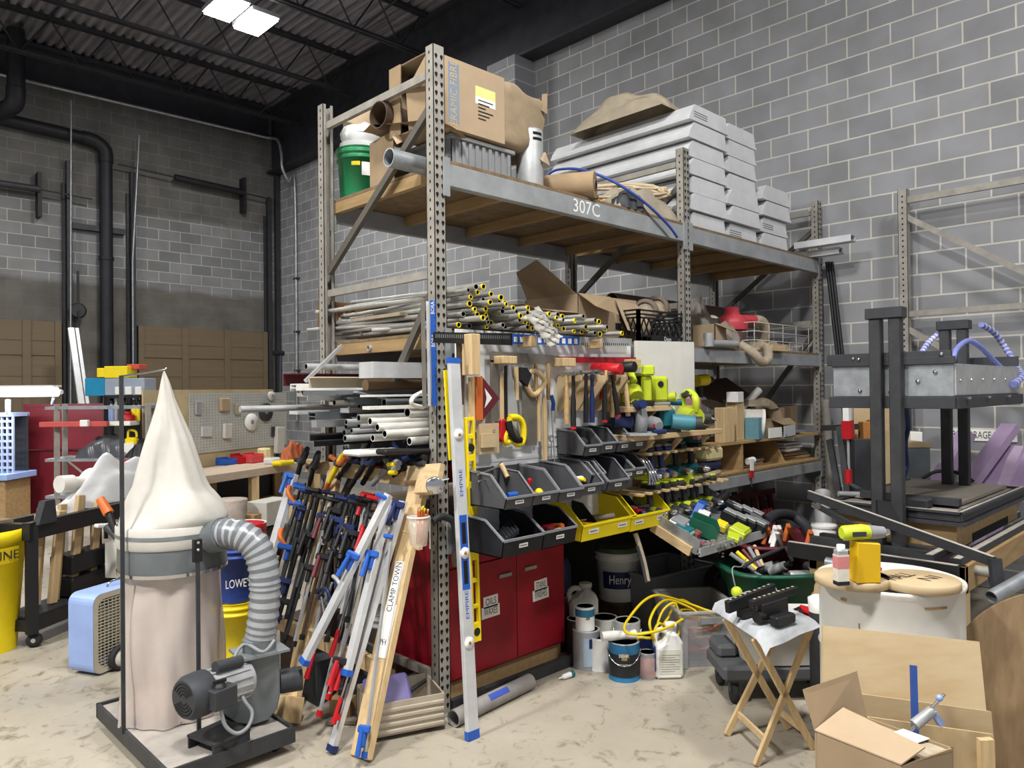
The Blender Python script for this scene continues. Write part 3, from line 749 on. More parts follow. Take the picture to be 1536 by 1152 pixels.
t.part('flap', MB().sheet([(b2.x - .26, .195, zt - .01), (b2.x, .195, zt - .03), (b2.x + .06, .1, zt - .2), (b2.x - .02, .09, zt - .27), (b2.x - .24, .1, zt - .24)], .005, (0, 1, 0)), 'card_lt')
t.part('printed_mark', MB().bx(b2.x - .26, b2.x - .2, .198, .2, ZM + .1, ZM + .15), 'ink')
a = U(958, 512, y=.03); b2 = U(1026, 512, y=.03); zt = U(990, 468, y=.03).z
x0, x1, y0, y1 = a.x, b2.x, .03, .4
t = T('milk_crate', 'black lattice milk crate holding castor wheels on the middle shelf', 'crate', ((x0 + x1) / 2, .2, ZM))
def lattice(m, O, X, w, z0, z1, n, bar_=.012, th=.012, diag=True):
    O = V(O); X = V(X); N = X.cross(V((0, 0, 1)))
    for z in (z0, z0 + .05, z1 - .03, z1 - .055, z1): m.bar(O + V((0, 0, z)), O + X * w + V((0, 0, z)), th, bar_)
    for k in range(n + 1): 
        p = O + X * w * k / n
        if k in (0, n): m.bar(p + V((0, 0, z0)), p + V((0, 0, z1)), th * 2, th * 2, N)
    h = z1 - .06 - z0 - .05
    for k in range(n):
        for s in (0, 1):
            p = O + X * w * (k + s) / n + V((0, 0, z0 + .05)); q = O + X * w * (k + 1 - s) / n + V((0, 0, z0 + .05 + h)); m.bar(p, q, .009, .008, N)
        p = O + X * w * k / n; 
    return m
for O, X, w, n in (((x0, y0, 0), (1, 0, 0), x1 - x0, 9), ((x0, y1, 0), (1, 0, 0), x1 - x0, 9), ((x0, y0, 0), (0, 1, 0), y1 - y0, 8), ((x1, y0, 0), (0, 1, 0), y1 - y0, 8)):
    t.part('side', lattice(MB(), O, X, w, ZM, zt, n), 'black')
t.part('bottom', MB().bx(x0, x1, y0, y1, ZM, ZM + .01), 'black')
nm = t.part('name_plate', MB().bx(x0 + .15, x1 - .1, y0 - .008, y0, ZM + .01, ZM + .06), 'black')
t.text('Dean', ((x0 + x1) / 2 + .06, y0 - .009, ZM + .035), (1, 0, 0), (0, 0, 1), .03, 'white_ink', parent=nm)
def wheel(name, label, c, ax, r, w, hub='white', tire='rubber', cat='wheel', group=None):
    t = T(name, label, cat, V(c) - V((0, 0, r)), group=group)
    R = AX(ax)
    t.part('tire', MB().lathe([(r * .72, -w / 2), (r * .93, -w / 2), (r, -w * .3), (r, w * .3), (r * .93, w / 2), (r * .72, w / 2), (r * .72, -w / 2)], c, 24, 0, R, True, False), tire)
    t.part('hub', MB().lathe([(.001, -w * .2), (r * .72, -w * .32), (r * .72, w * .32), (.001, w * .2)], c, 20, 0, R, True, False), hub)
    return t
for i, (px, py) in enumerate(((968, 461), (985, 456))):
    c = U(px, py, y=.18 + .06 * i)
    wheel('castor_wheel', ('near' if i == 0 else 'far') + ' dusty rubber castor wheel sticking out of the milk crate', c + V((0, 0, -.035)), (1, .35, 0), .1, .055, 'wood_dusty', 'brown_tube')
solo('timber_offcut', MB().bar((x0 + .05, .3, zt - .02), (x1 + .2, .15, zt + .07), .07, .02), 'wood_dusty', 'short dusty timber strip lying across the milk crate', 'timber')
a = U(917, 452, y=1.05); r = .08
a.z = U(917, 452, y=1.05).z
solo('cardboard_tube', MB().pipe(a, V((4.75, 1.05, a.z)), r, .08, 18), 'brown_tube', 'very long brown cardboard tube along the back of the middle shelf', 'tube')
solo('cardboard_tube', MB().pipe(U(838, 467, y=.95), U(838, 467, y=.95) + V((1.2, 0, 0)), .05, .1, 14), 'wood_dusty', 'short pale tube end behind the big open box', 'tube')
a = U(1040, 470, y=.22)
t = T('paper_sack', 'torn pale paper sack leaning behind the middle rack post', 'sack', (a.x + .1, .2, ZM))
t.part('bag', MB().grid(lambda u, v: V((a.x + .0 + .42 * u + .04 * math.sin(9 * v), .15 + .22 * v + .03 * math.sin(8 * u), ZM + .02 + (.40 * (1 - u ** 1.4) + .05 * math.sin(12 * u + 6 * v)) * (1 - .35 * v))), 10, 8), 'cloth')
solo('tarp_bundle', heap((a.x + .2, .08, ZM), (.42, 0, 0), (0, .25, 0), .26, .06, 5.3), 'dust', 'dark limp rag bundle beside the torn paper sack', 'rag')
p = U(1083, 500, y=.05)
open_carton('cardboard_box', 'small open cardboard box beside the red vacuum', 'box', p.x - .06, p.x + .12, .08, .3, ZM, ZM + .2, [[(p.x - .06, .08, ZM + .2), (p.x + .12, .08, ZM + .2), (p.x + .2, .0, ZM + .11), (p.x + .05, -.02, ZM + .14)]])
solo('pipe_fitting', MB().tube([U(1058, 515, y=-.02), U(1104, 516, y=-.02)], .03, 12).tube([U(1063, 500, y=-.03), U(1063, 520, y=-.03)], .04, 10), 'alu_dull', 'metal pipe coupling lying on the beam below the red vacuum', 'fitting')
v = U(1098, 500, y=.3); v.z = ZM
t = T('vacuum_cleaner', 'red and dark canister vacuum on the middle shelf', 'vacuum', v)
t.part('canister', MB().lathe([(.12, 0), (.125, .14), (.125, .2), (.1, .2)], v, 20), mat('smoke', '#5e4446', .3, 0, .1, 6))
t.part('head', MB().lathe([(.14, .19), (.145, .25), (.13, .3), (.07, .34), (.06, .4), (.001, .41)], v, 20), mat('vac_red', '#c0404a', .45, 0, .08, 6))
t.part('inlet', MB().tube([v + V((.05, -.05, .29)), v + V((.22, -.12, .29))], .045, 12), 'vac_red')
hp = spline([v + V((.2, -.12, .29)), v + V((.32, -.14, .27)), v + V((.4, -.12, .15)), v + V((.42, -.05, .05))], 6)
def ribbed(path, r, step=.018, amp=.12, seg=12):
    P = []; R = []
    L = 0; pts = [V(p) for p in path]; out = [pts[0]]
    for i in range(1, len(pts)):
        d = pts[i] - pts[i - 1]; n = max(1, int(d.length / (step / 2)))
        for k in range(1, n + 1): out.append(pts[i - 1] + d * k / n)
    return MB().tube(out, [r * (1 + (amp if i % 2 else -amp)) for i in range(len(out))], seg)
t.part('hose', ribbed(hp, .045, .02, .06), 'wood_dusty')
pts = spline([U(1110, 517, y=.05), U(1130, 530, y=-.06), U(1143, 543, y=-.1), U(1152, 537, y=-.08), U(1150, 522, y=0), U(1142, 520, y=.06)], 6)
solo('vacuum_hose', ribbed(pts, .04, .02, .06), 'wood_dusty', 'tan ribbed vacuum hose drooping over the middle shelf beam', 'hose')
q0 = U(1132, 520, y=.06); q1 = U(1222, 530, y=.06)
t = T('wire_basket', 'white wire basket at the far end of the middle shelf', 'basket', ((q0.x + q1.x) / 2, .25, ZM))
m = MB(); X0, X1 = q0.x, 4.7; Y0, Y1 = .06, .5; H = .24
for z in (0, .08, .16, H):
    m.tube([(X0, Y0, ZM + .01 + z), (X1, Y0, ZM + .01 + z), (X1, Y1, ZM + .01 + z), (X0, Y1, ZM + .01 + z), (X0, Y0, ZM + .01 + z)], .004, 5, False)
for k in range(9):
    xx = X0 + (X1 - X0) * k / 8
    m.tube([(xx, Y0, ZM + .01 + (H if k % 2 == 0 else .08)), (xx, Y0, ZM + .01), (xx, Y1, ZM + .01), (xx, Y1, ZM + H)], .003, 5, False)
t.part('wire_frame', m, 'white_paint')
solo('cardboard_box', MB().bx(3.7, 4.25, .62, .95, ZM, U(1150, 483, y=.6).z), 'card_lt', 'closed pale cardboard box behind the wire basket', 'box', bev=.004)
solo('rag_heap', heap((3.75, .1, ZM), (.85, 0, 0), (0, .3, 0), .12, .08, 3.3), 'wood_dusty', 'dusty heap of rope and fittings inside the wire basket', 'scrap', kind='stuff')
solo('timber_offcut', MB().bar(U(1152, 522, y=-.02), U(1172, 523, y=-.02), .09, .05), 'pine_x', 'short pine block on the middle beam beside the hose loop', 'timber')
z = U(540, 475, y=1.32).z
solo('timber_beam', MB().bar((.0, 1.32, z), (4.6, 1.32, z), .06, .17), wood('rust_wood', '#6b5038', '#85603c', (1, 9, 9)), 'long rough brown timber beam behind the rack', 'timber')
solo('timber_offcut', MB().bar(U(483, 488, y=1.27), U(483, 488, y=1.27) + V((.5, 0, 0)), .06, .06), 'block_end' if mat('block_end', '#9a6a3c', .7, 0, .1, 6) else 0, 'small orange timber end poking out past the rear rack post', 'timber')
for i, (px, py, r, L) in enumerate(((552, 522, .02, 1.6), (556, 512, .022, 1.8), (540, 500, .016, 1.5), (541, 493, .016, 1.6), (538, 510, .014, 1.4), (518, 520, .02, 1.2))):
    a = U(px, py, x=.02 + .03 * i); conduit_ = a
    solo('conduit_pipe', MB().pipe(a, a + V((L, -.12 + .03 * i, .01)), r, .2, 10), 'alu_dull', 'grey loose conduit lying along the middle shelf at the near rack end', 'pipe', group='loose conduits on the near end of the middle shelf')
solo('plywood_sheet', MB().bar((.05, .75, ZM + .13), (1.6, .75, ZM + .15), .55, .02), 'wood_dusty', 'dusty board lying over the loose conduits on the middle shelf', 'board')
YB = -.05
bl = U(686, 702, y=YB); br_ = U(946, 510, y=YB)
t = T('tool_board', 'light grey metal tool board fixed to the front of the near rack bay', 'board', ((bl.x + br_.x) / 2, YB, .95))
t.part('panel', MB().bx(bl.x, br_.x, YB, YB + .012, .95, br_.z), 'panel_board')
m = MB()
for k in range(17):
    z = 1.0 + k * .06
    if z < 1.5: m.bx(bl.x + .02, br_.x - .02, YB - .004, YB, z, z + .018)
t.part('louvre_row', m, 'panel_board')
a = U(952, 511, y=YB); b2 = U(1040, 513, y=YB)
c1 = U(962, 560, y=YB)
solo('white_board', MB().prism([(0, 0), (b2.x - a.x, 0), (b2.x - a.x, b2.z - 1.4), (0, a.z - 1.4)], (a.x, YB, 1.4), (1, 0, 0), (0, 0, 1), .012), 'white_paint', 'plain off white board fixed beside the tool board over the second bay', 'board')
YT = YB - .02
def rect(px0, py0, px1, py1, y, th, m=None):
    a = U(px0, py0, y=y); b = U(px1, py1, y=y); m = m or MB()
    return m.bx(min(a.x, b.x), max(a.x, b.x), y - th / 2, y + th / 2, min(a.z, b.z), max(a.z, b.z))
def rpoly(pts, y, th, m=None):
    P = [U(px, py, y=y) for px, py in pts]; m = m or MB()
    return m.prism([(p.x, p.z) for p in P], (0, y, 0), (1, 0, 0), (0, 0, 1), th)
t = T('framing_square', 'black framing square hung along the top left of the tool board', 'square', U(650, 503, y=YT))
t.part('long_blade', rpoly([(650, 498), (768, 500), (768, 518), (650, 514)], YT - .03, .006), 'black')
t.part('short_blade', rpoly([(684, 512), (697, 513), (696, 607), (690, 607)], YT - .012, .005), 'brown_steel')
m = MB()
for k in range(40):
    q = U(654 + k * 2.8, 501 + k * .06, y=YT - .0335); m.bx(q.x - .0015, q.x + .0015, q.y - .0005, q.y, q.z - .02, q.z)
t.part('graduation', m, 'alu_dull')
t = T('straightedge', 'blue metal ruler with cutouts above the saws', 'ruler', U(767, 515, y=YT))
t.part('blade', rpoly([(767, 501), (869, 505), (869, 518), (767, 516)], YT - .03, .006), 'blue')
m = MB()
for k in range(11): rect(771 + k * 9, 505 + k * .3, 776 + k * 9, 513 + k * .3, YT - .0335, .001, m)
t.part('marking', m, 'white_ink')
t = T('straightedge', 'silver metal ruler above the red mallets', 'ruler', U(869, 518, y=YT))
t.part('blade', rpoly([(869, 505), (947, 508), (947, 519), (869, 518)], YT - .025, .006), 'alu_dull')
m = MB()
for k in range(24): rect(872 + k * 3, 514 + k * .04, 873 + k * 3, 518, YT - .0285, .001, m)
t.part('graduation', m, 'ink')
t = T('framing_square', 'dull grey framing square hung over the wooden saw peg', 'square', U(735, 545, y=YT))
t.part('long_blade', rpoly([(735, 527), (838, 533), (838, 546), (735, 543)], YT - .02, .005), 'brown_steel' if 0 else mat('old_steel', '#77726a', .5, .5, .2, 10))
t.part('short_blade', rpoly([(735, 540), (747, 541), (747, 632), (736, 632)], YT - .02, .005), 'old_steel')
solo('straightedge', rpoly([(838, 535), (953, 536), (953, 545), (838, 544)], YT - .02, .012), mat('red_alu', '#a3222c', .4, .3, .1, 8), 'red metal straightedge above the hammers', 'ruler')
for (q, l) in (((698, 501, 712, 563), 'tall pine peg block at the top left of the tool board'), ((745, 534, 767, 546), 'wide pine peg block over the handsaw'), ((787, 504, 797, 521), 'small pine peg block under the blue ruler'), ((887, 509, 895, 523), 'small pine peg block under the silver ruler'), ((836, 537, 855, 550), 'pine peg block at the left end of the red straightedge'), ((940, 539, 953, 549), 'pine peg block at the right end of the red straightedge')):
    solo('peg_block', rect(*q, YT - .045, .1), 'pine_z', l, 'peg', 'pine peg blocks on the tool board', bev=.003)
t = T('speed_square', 'dark red triangular speed square with orange fence', 'square', U(722, 630, y=YT))
t.part('triangle', rpoly([(722, 564), (749, 598), (722, 632)], YT - .02, .006), 'maroon')
t.part('slot', rpoly([(727, 582), (738, 597), (727, 612), (730, 597)], YT - .0235, .001), 'panel_board')
t.part('fence', rect(713, 565, 722, 630, YT - .03, .03), 'orange')
solo('wood_strip', rect(704, 566, 711, 640, YT - .02, .02), 'pine_z', 'narrow pine strip left of the orange fence', 'strip')
t = T('saw_guide', 'small pine jig board hanging left of the yellow saw', 'jig', U(733, 680, y=YT))
t.part('board', rect(717, 636, 747, 679, YT - .03, .02), 'plyface')
t.part('block', rect(722, 651, 743, 670, YT - .05, .02), 'plyface')
t.part('screw', MB().ball(U(741, 646, y=YT - .045), .008, 8, 5), 'chrome')
def teeth_blade(pts, y): return rpoly(pts, y, .003)
t = T('hand_saw', 'handsaw with black and yellow handle hanging blade up', 'saw', U(768, 665, y=YT))
t.part('blade', rpoly([(760, 547), (765, 546), (779, 632), (761, 632)], YT - .025, .004), 'alu_dull')
t.part('back_edge', rpoly([(757, 549), (760, 548), (761, 630), (757, 630)], YT - .028, .01), 'black')
m = MB()
hp = [U(px, py, y=YT - .035) for px, py in ((764, 626), (778, 627), (785, 640), (784, 662), (776, 666), (768, 660), (759, 664), (757, 655), (763, 640), (764, 626))]
m.tube(spline(hp, 4), .019, 8)
t.part('handle', m, 'yellow')
t.part('grip', MB().tube(spline([U(762, 632, y=YT - .05), U(766, 648, y=YT - .055), U(772, 658, y=YT - .05), U(780, 660, y=YT - .04)], 4), .023, 8), 'black')
t = T('hand_saw', 'small saw with red handle beside the yellow handled saw', 'saw', U(752, 660, y=YT))
t.part('handle', rpoly([(750, 630), (757, 628), (758, 660), (752, 664), (747, 658)], YT - .03, .03), 'red', bev=.006)
t.part('blade', rpoly([(750, 560), (755, 558), (756, 632), (750, 632)], YT - .024, .004), 'pine_z')
t = T('hand_saw', 'wooden handled back saw with dusty grey blade', 'saw', U(795, 668, y=YT))
t.part('blade', rpoly([(783, 575), (806, 588), (805, 668), (783, 666)], YT - .02, .004), 'old_steel')
m = MB()
hd = [U(px, py, y=YT - .032) for px, py in ((793, 560), (803, 556), (814, 566), (817, 574), (808, 588), (799, 592), (792, 582), (789, 570), (793, 560))]
m.tube(spline(hd, 4), .017, 8)
t.part('handle', m, 'pine_y')
t.part('spine', rpoly([(779, 551), (788, 552), (795, 562), (789, 580), (780, 570)], YT - .035, .03), 'black')
for (q, mt_, l) in (((805, 592, 810, 662), 'pine_z', 'plain pine strip right of the wooden handled saw'), ((802, 545, 806, 600), 'pine_dk', 'dark narrow strip behind the wooden handled saw'), ((820, 545, 824, 600), 'pine_dk', 'brown strip beside the small hacksaw'), ((814, 597, 820, 690), 'pine_z', 'long yellowish folding rule hanging below the saws'), ((772, 550, 777, 600), 'pine_z', 'pine batten between the two big saws')):
    solo('wood_strip', rect(*q, YT - .02, .014), mt_, l, 'strip')
t = T('jab_saw', 'thin saw with blue handle hanging beside the hammers', 'saw', U(828, 640, y=YT))
t.part('handle', MB().tube([U(827, 593, y=YT - .02), U(830, 605, y=YT - .02), U(829, 616, y=YT - .02)], .012, 8), 'blue')
t.part('blade', rpoly([(826, 616), (828, 616), (833, 700), (832, 700)], YT - .02, .003), 'alu_dull')
t = T('nail_puller', 'small wire hook hanging below the saws', 'hook', U(826, 670, y=YT))
t.part('rod', MB().tube([U(824, 655, y=YT - .02), U(827, 664, y=YT - .02), U(827, 690, y=YT - .02)], .004, 6), 'chrome')
t.part('ring', MB().tube([U(827 + 3 * math.sin(k * .7), 658 - 5 * math.cos(k * .7), y=YT - .02) for k in range(10)], .003, 5), 'chrome')
t = T('hammer_rack', 'plywood hammer rack with five slanted brackets on the tool board', 'rack', U(895, 615, y=YT))
t.part('back_board', rpoly([(837, 566), (952, 562), (952, 614), (837, 617)], YT - .01, .018), 'plyface')
for k, px in enumerate((872, 896, 911, 926, 941)):
    q = U(px, 563 - k * .3, y=YT - .2); x = q.x - .03
    b = .012
    m = MB().prism([(-.02, -.22), (-.02, .0), (-.2, .0), (-.2, -.03), (-.04, -.22)], (x + .03, YT, q.z), (0, 1, 0), (0, 0, 1), .016)
    t.part('bracket', m, 'plyface')
    t.part('dowel', MB().tube([(x + .03, YT - .19, q.z - .005), (x + .03, YT - .19, q.z + .03)], .008, 8), 'pine_z')
def hammer(label, px, py0, py1, y, hm, headm, kind='claw', lean=0):
    a = U(px, py0, y=y); b = U(px + lean, py1, y=y)
    t = T('hammer', label, 'hammer', b, group='hammers on the plywood rack')
    t.part('handle', MB().tube([a, a + (b - a) * .35, a + (b - a) * .5, b], [.011, .011, .016, .017], 10), hm if isinstance(hm, str) else hm[1])
    if not isinstance(hm, str): t.part('grip_end', MB().tube([b, b + (b - a) * .05], .0175, 10), hm[0])
    c = a + V((0, 0, .01))
    if kind == 'claw':
        m = MB().tube([c + V((0, -.06, 0)), c + V((0, -.03, 0)), c], [.014, .014, .012], 10).tube(spline([c, c + V((0, .05, .004)), c + V((0, .09, -.02))], 3), [.012, .011, .01, .008, .007, .006, .004][:7], 8)
    else:
        m = MB().tube([c + V((0, -.075, 0)), c + V((0, -.07, 0)), c + V((0, .07, 0)), c + V((0, .075, 0))], [.03, .036, .036, .03], 14)
    t.part('head', m, headm)
hammer('claw hammer with plain wooden handle, leftmost on the rack', 850, 563, 636, YT - .16, 'pine_dk', 'chrome')
hammer('claw hammer with red and black grip', 860, 562, 640, YT - .18, ('red', 'black'), 'chrome', lean=0)
hammer('claw hammer with black grip beside the red and black one', 879, 561, 634, YT - .17, 'black', 'chrome')
hammer('claw hammer with thick navy grip', 888, 560, 634, YT - .18, 'navy', 'chrome')
hammer('hammer with black grip and red tip under the mallets', 907, 562, 630, YT - .17, ('red', 'black'), 'chrome')
hammer('red dead blow mallet with black grip', 917, 556, 622, YT - .2, ('red', 'black'), 'red', 'mallet', lean=10)
hammer('second red mallet head behind the first on the hammer rack', 903, 555, 600, YT - .12, 'red', 'red', 'mallet')
hammer('black rubber mallet with pine handle', 938, 553, 624, YT - .18, 'pine_z', 'black', 'mallet', lean=4)
hammer('hammer with yellow fibreglass handle behind the red mallet', 918, 566, 626, YT - .1, 'pine_dk', 'chrome')
a = U(680, 537, y=-.115); b2 = U(708.5, 1108, z=0.002)
d = (a - b2)
t = T('box_level', 'tall silver box level leaning against the rack post, tip on the floor', 'level', b2)
upv = V((0, -1, 0))
t.part('beam', MB().bar(b2, a, .072, .026, upv), 'alu', bev=.002)
fr = lambda s, o=0: b2 + d * s + V((o, 0, 0))
nrm = d.cross(V((1, 0, 0))).normalized(); nrm = -nrm if nrm.y > 0 else nrm
for s0, s1 in ((0, .022), (.985, 1.0)): t.part('end_cap', MB().bar(b2 + d * s0, b2 + d * s1, .076, .03, upv), 'blue')
hn = t.part('hand_hold', MB().bar(b2 + d * .38 + nrm * .0135, b2 + d * .575 + nrm * .0135, .05, .002, upv), 'blue')
for s0, s1 in ((.395, .455), (.50, .555)): t.part('slot', MB().bar(b2 + d * s0 + nrm * .015, b2 + d * s1 + nrm * .015, .026, .002, upv), 'hole_black', parent=hn)
for s in (.243, .475, .79):
    v_ = t.part('vial', MB().lathe([(.03, 0), (.03, .006), (.001, .008)], b2 + d * s + nrm * .013, 18, 0, AX(nrm)), 'white')
    t.part('bubble', MB().lathe([(.012, 0), (.001, .012)], b2 + d * s + nrm * .018, 10, 0, AX(nrm)), mat('brass_vial', '#8a5a20', .3, 0, .1), parent=v_)
X = d.normalized()
for s in (.66, .34): t.text('EMPIRE', b2 + d * s + nrm * .0135, X, X.cross(nrm) * -1, .022, 'blue', w=.14)
a = U(703.5, 626, y=-.1); b2 = U(714, 962, y=-.1)
t = T('box_level', 'yellow level with long cutouts hanging beside the red cabinet', 'level', b2)
d = a - b2; L = d.length; w = .062
m = MB()
for o in (-.024, .024): m.bar(b2 + V((o, 0, 0)), a + V((o, 0, 0)), .014, .024, upv)
cuts = [0.0, .115, .15, .235, .27, .36, .395, .475, .51, .56, .64, .69, .77, .80, .875, .905, 1.0]
cuts = [0, .07, .135, .2, .23, .30, .33, .42, .44, .60, .62, .71, .74, .83, .855, .945]
for s0, s1 in ((0, .085), (.15, .165), (.265, .285), (.365, .44), (.565, .605), (.685, .715), (.805, .835), (.905, .925), (.985, 1.0)):
    m.bar(b2 + d * s0, b2 + d * s1, .04, .022, upv)
m.bar(b2 + d * .44, b2 + d * .565, .04, .012, upv)
t.part('frame', m, 'yellow', bev=.002)
t.part('centre_vial', MB().lathe([(.016, -.03), (.02, 0), (.016, .03)], b2 + d * .5, 12, 0, AX(d)), 'black')
for s in (.045, .865): t.part('vial', MB().lathe([(.022, -.014), (.022, .014)], b2 + d * s, 14, 0, AX((0, 1, 0))), 'black').parent and None
for i, (px0, px1, y0_, mt_, l) in enumerate(((631, 637, 452, 'old_steel', 'grey metal rule standing at the outer edge of the rack post'), (639, 643, 452, 'alu', 'silver straightedge standing beside the blue one'), (645, 653, 451, 'blue', 'tall blue straightedge standing against the rack post'))):
    a = U((px0 + px1) / 2, y0_, y=-.01); b2 = U((px0 + px1) / 2 + 3, 609, y=-.01)
    t = T('straightedge', l, 'ruler', b2)
    w = (px1 - px0) * 4.1 / 1120
    t.part('blade', MB().bar(b2, a, w, .008, (-.7, -.72, 0)), mt_)
    if i == 2:
        for s in (.62, .93): t.text('BORA', b2 + (a - b2) * s + V((-.0035, -.0035, 0)), (0, 0, 1), (-.72, .7, 0), .018, 'white_ink')
        m = MB()
        for k in range(12): m.lathe([(.003, 0), (.001, .001)], b2 + (a - b2) * (.04 + k * .08) + V((w * .25, -w * .25, 0)) + V((-.003, -.003, 0)), 6, 0, AX((-.7, -.72, 0)))
        t.part('hole', m, 'hole_black')
solo('wood_strip', MB().bar(U(668, 555, y=-.09), U(676, 690, y=-.09), .02, .012, upv), 'yellow', 'narrow yellow rule between the rack post and the silver level', 'ruler')
def pick_bin(name, label, px, py, yf, yb, w, h, mt, rim, group, lab=True, tilt=.0, lip=.4, cat='bin'):
    """px, py = centre of the front lip label in the photo; yf = front, yb = back"""
    f = U(px, py, y=yf); x0 = f.x - w / 2; x1 = f.x + w / 2; zb = f.z - h * .16; L = yb - yf
    t = T(name, label, cat, (f.x, (yf + yb) / 2, zb), group=group)
    side = [(yb, zb), (yb, zb + h), (yf + L * .32, zb + h * .92), (yf - .02, zb + h * lip), (yf, zb)]
    th = .005
    for x in (x0, x1 - th):
        t.part('side', MB().prism([(p[0], p[1]) for p in side], (x + th / 2, 0, 0), (0, 1, 0), (0, 0, 1), th), mt)
    m = MB().bx(x0, x1, yf, yb, zb, zb + th).bx(x0, x1, yb - th, yb, zb, zb + h)
    t.part('base', m, mt)
    t.part('front', MB().prism([(yf, zb), (yf + th, zb), (yf - .02 + th, zb + h * lip), (yf - .02, zb + h * lip)], ((x0 + x1) / 2, 0, 0), (0, 1, 0), (0, 0, 1), x1 - x0), mt)
    m = MB()
    for x in (x0, x1):
        P = [V((x, q[0], q[1])) for q in side[1:4]]
        for i in range(2): m.bar(P[i], P[i + 1], .010, .010)
    m.bar((x0, yf - .02, zb + h * lip), (x1, yf - .02, zb + h * lip), .012, .012)
    t.part('rim', m, rim)
    if lab:
        z = zb + h * .2
        l = t.part('label', MB().prism([(-.032, -.011), (.032, -.011), (.032, .011), (-.032, .011)], (f.x, yf - .012, zb + h * lip * .55), (1, 0, 0), (0, -.1, 1), .002), 'paper')
        m = MB()
        for k in range(5): m.bx(f.x - .024 + k * .01, f.x - .018 + k * .01, yf - .0145, yf - .0132, zb + h * lip * .55 - .003, zb + h * lip * .55 + .003)
        t.part('label_print', m, 'ink', parent=l)
    return (x0 + .02, x1 - .02, yf + .02, yb - .05, zb + .012, t)
G3 = 'grey hanging bins, lower row'; G1 = 'grey hanging bins, upper row'; G2 = 'grey hanging bins, middle row'
bins = []
W3x = .205
for (px, py, l) in ((777, 753, 'grey hanging bin holding a blue tube, nearest in the lower row'), (817, 747, 'grey hanging bin with red and yellow handles, second in the lower row'), (854, 742, 'grey hanging bin of black clips, third in the lower row'), (885, 734, 'grey hanging bin with red screwdriver handles, fourth in the lower row'), (925, 727, 'empty looking grey hanging bin, fifth in the lower row')):
    bins.append(pick_bin('hanging_bin', l, px, py, -.37, -.06, W3x, .19, 'bin_grey', 'bin_rim', G3, lip=.32))
for (px, py, l) in ((895, 719, 'grey hanging bin hidden behind the red handles, first in the middle row'), (941, 713, 'narrow grey hanging bin, second in the middle row'), (957, 710, 'narrow grey hanging bin of blue bits, third in the middle row')):
    bins.append(pick_bin('hanging_bin', l, px, py, -.30, -.06, .125, .15, 'bin_grey', 'bin_rim', G2))
for (px, py, l) in ((887, 677, 'grey hanging bin with a roll in it, first in the upper row'), (911, 673, 'grey hanging bin of dark parts, second in the upper row'), (935, 671, 'grey hanging bin with blue parts, third in the upper row'), (957, 668, 'grey hanging bin crowned by a red ball, last in the upper row')):
    bins.append(pick_bin('hanging_bin', l, px, py, -.27, -.06, .155, .16, 'bin_grey', 'bin_rim', G1))
BK = [pick_bin('stacking_bin', 'black open front bin of dark clips above the OILS WAXES door', 783, 822, -.38, -.0, .30, .2, 'bin_black', 'bin_rim', 'black bins above the red cabinet', lip=.45),
      pick_bin('stacking_bin', 'black open front bin of wooden tool handles above the STAINS door', 838, 809, -.38, -.0, .27, .2, 'bin_black', 'bin_rim', 'black bins above the red cabinet', lip=.45)]
YL = [pick_bin('stacking_bin', 'yellow open front bin with wooden handles beside the black bins', 912, 795, -.30, .03, .52, .23, 'bin_yellow', 'bin_yellow', 'yellow bins in front of the rack', lab=False, lip=.42),
      pick_bin('stacking_bin', 'yellow open front bin of red and blue markers, farther one', 973, 783, -.30, .03, .42, .23, 'bin_yellow', 'bin_yellow', 'yellow bins in front of the rack', lab=False, lip=.42)]
for b, offs in ((YL[0], (-.15, .13)), (YL[1], (-.12, .12))):
    for o in offs:
        cx = (b[0] + b[1]) / 2 + o
        l = b[5].part('label', MB().prism([(-.045, -.014), (.045, -.014), (.045, .014), (-.045, .014)], (cx, -.3125, b[4] + .042), (1, 0, 0), (0, -.1, 1), .002), 'paper')
        m = MB()
        for k in range(7): m.bx(cx - .036 + k * .01, cx - .03 + k * .01, -.3155, -.314, b[4] + .038, b[4] + .045)
        b[5].part('label_print', m, 'ink_blue', parent=l)
    b[5].part('divider', MB().prism([(.02, b[4]), (.02, b[4] + .2), (-.14, b[4] + .18), (-.27, b[4] + .06), (-.27, b[4])], (b[0] + .19, 0, 0), (0, 1, 0), (0, 0, 1), .006), 'bin_black', label='dark divider')
def handle_tool(name, label, c, d, L, r, hc, sc='chrome', cat='tool', group=None, shaft=.5):
    c = V(c); d = V(d).normalized()
    t = T(name, label, cat, c, group=group)
    t.part('handle', MB().tube([c, c + d * L * .06, c + d * L * .25, c + d * L * .5], [r * .8, r, r * .85, r], 8), hc)
    t.part('shaft', MB().tube([c + d * L * .5, c + d * L], r * .35, 6), sc)
    return t
def fill(b, n, kinds, name, labels, cat, group, L=(.1, .16), r=(.009, .013), zs=.03):
    for i in range(n):
        c = V((rnd(b[0], b[1]), b[2] + .03 + (b[3] - b[2]) * .45 * random.random(), b[4] + zs + rnd(0, .02)))
        handle_tool(name, labels[i] if i < len(labels) else labels[-1], c, (rnd(-.4, .4), rnd(.6, 1), rnd(-.05, .05)), rnd(*L), rnd(*r), kinds[i % len(kinds)], cat=cat, group=group)
b = bins[0]
solo('marker_tube', MB().tube([(b[0] + .05, b[2] + .03, b[4] + .05), (b[0] + .12, b[2] + .03, b[4] + .05)], .017, 12), 'blue', 'blue plastic tube in the nearest grey bin', 'tube')
for i in range(4): handle_tool('black_bit', 'black bit in the nearest grey bin', (b[0] + .02 + .04 * i, b[2] + .05, b[4] + .02), (.2, 1, .3), .1, .012, 'black', 'black', 'bit', 'bits in the nearest grey bin')
b = bins[1]
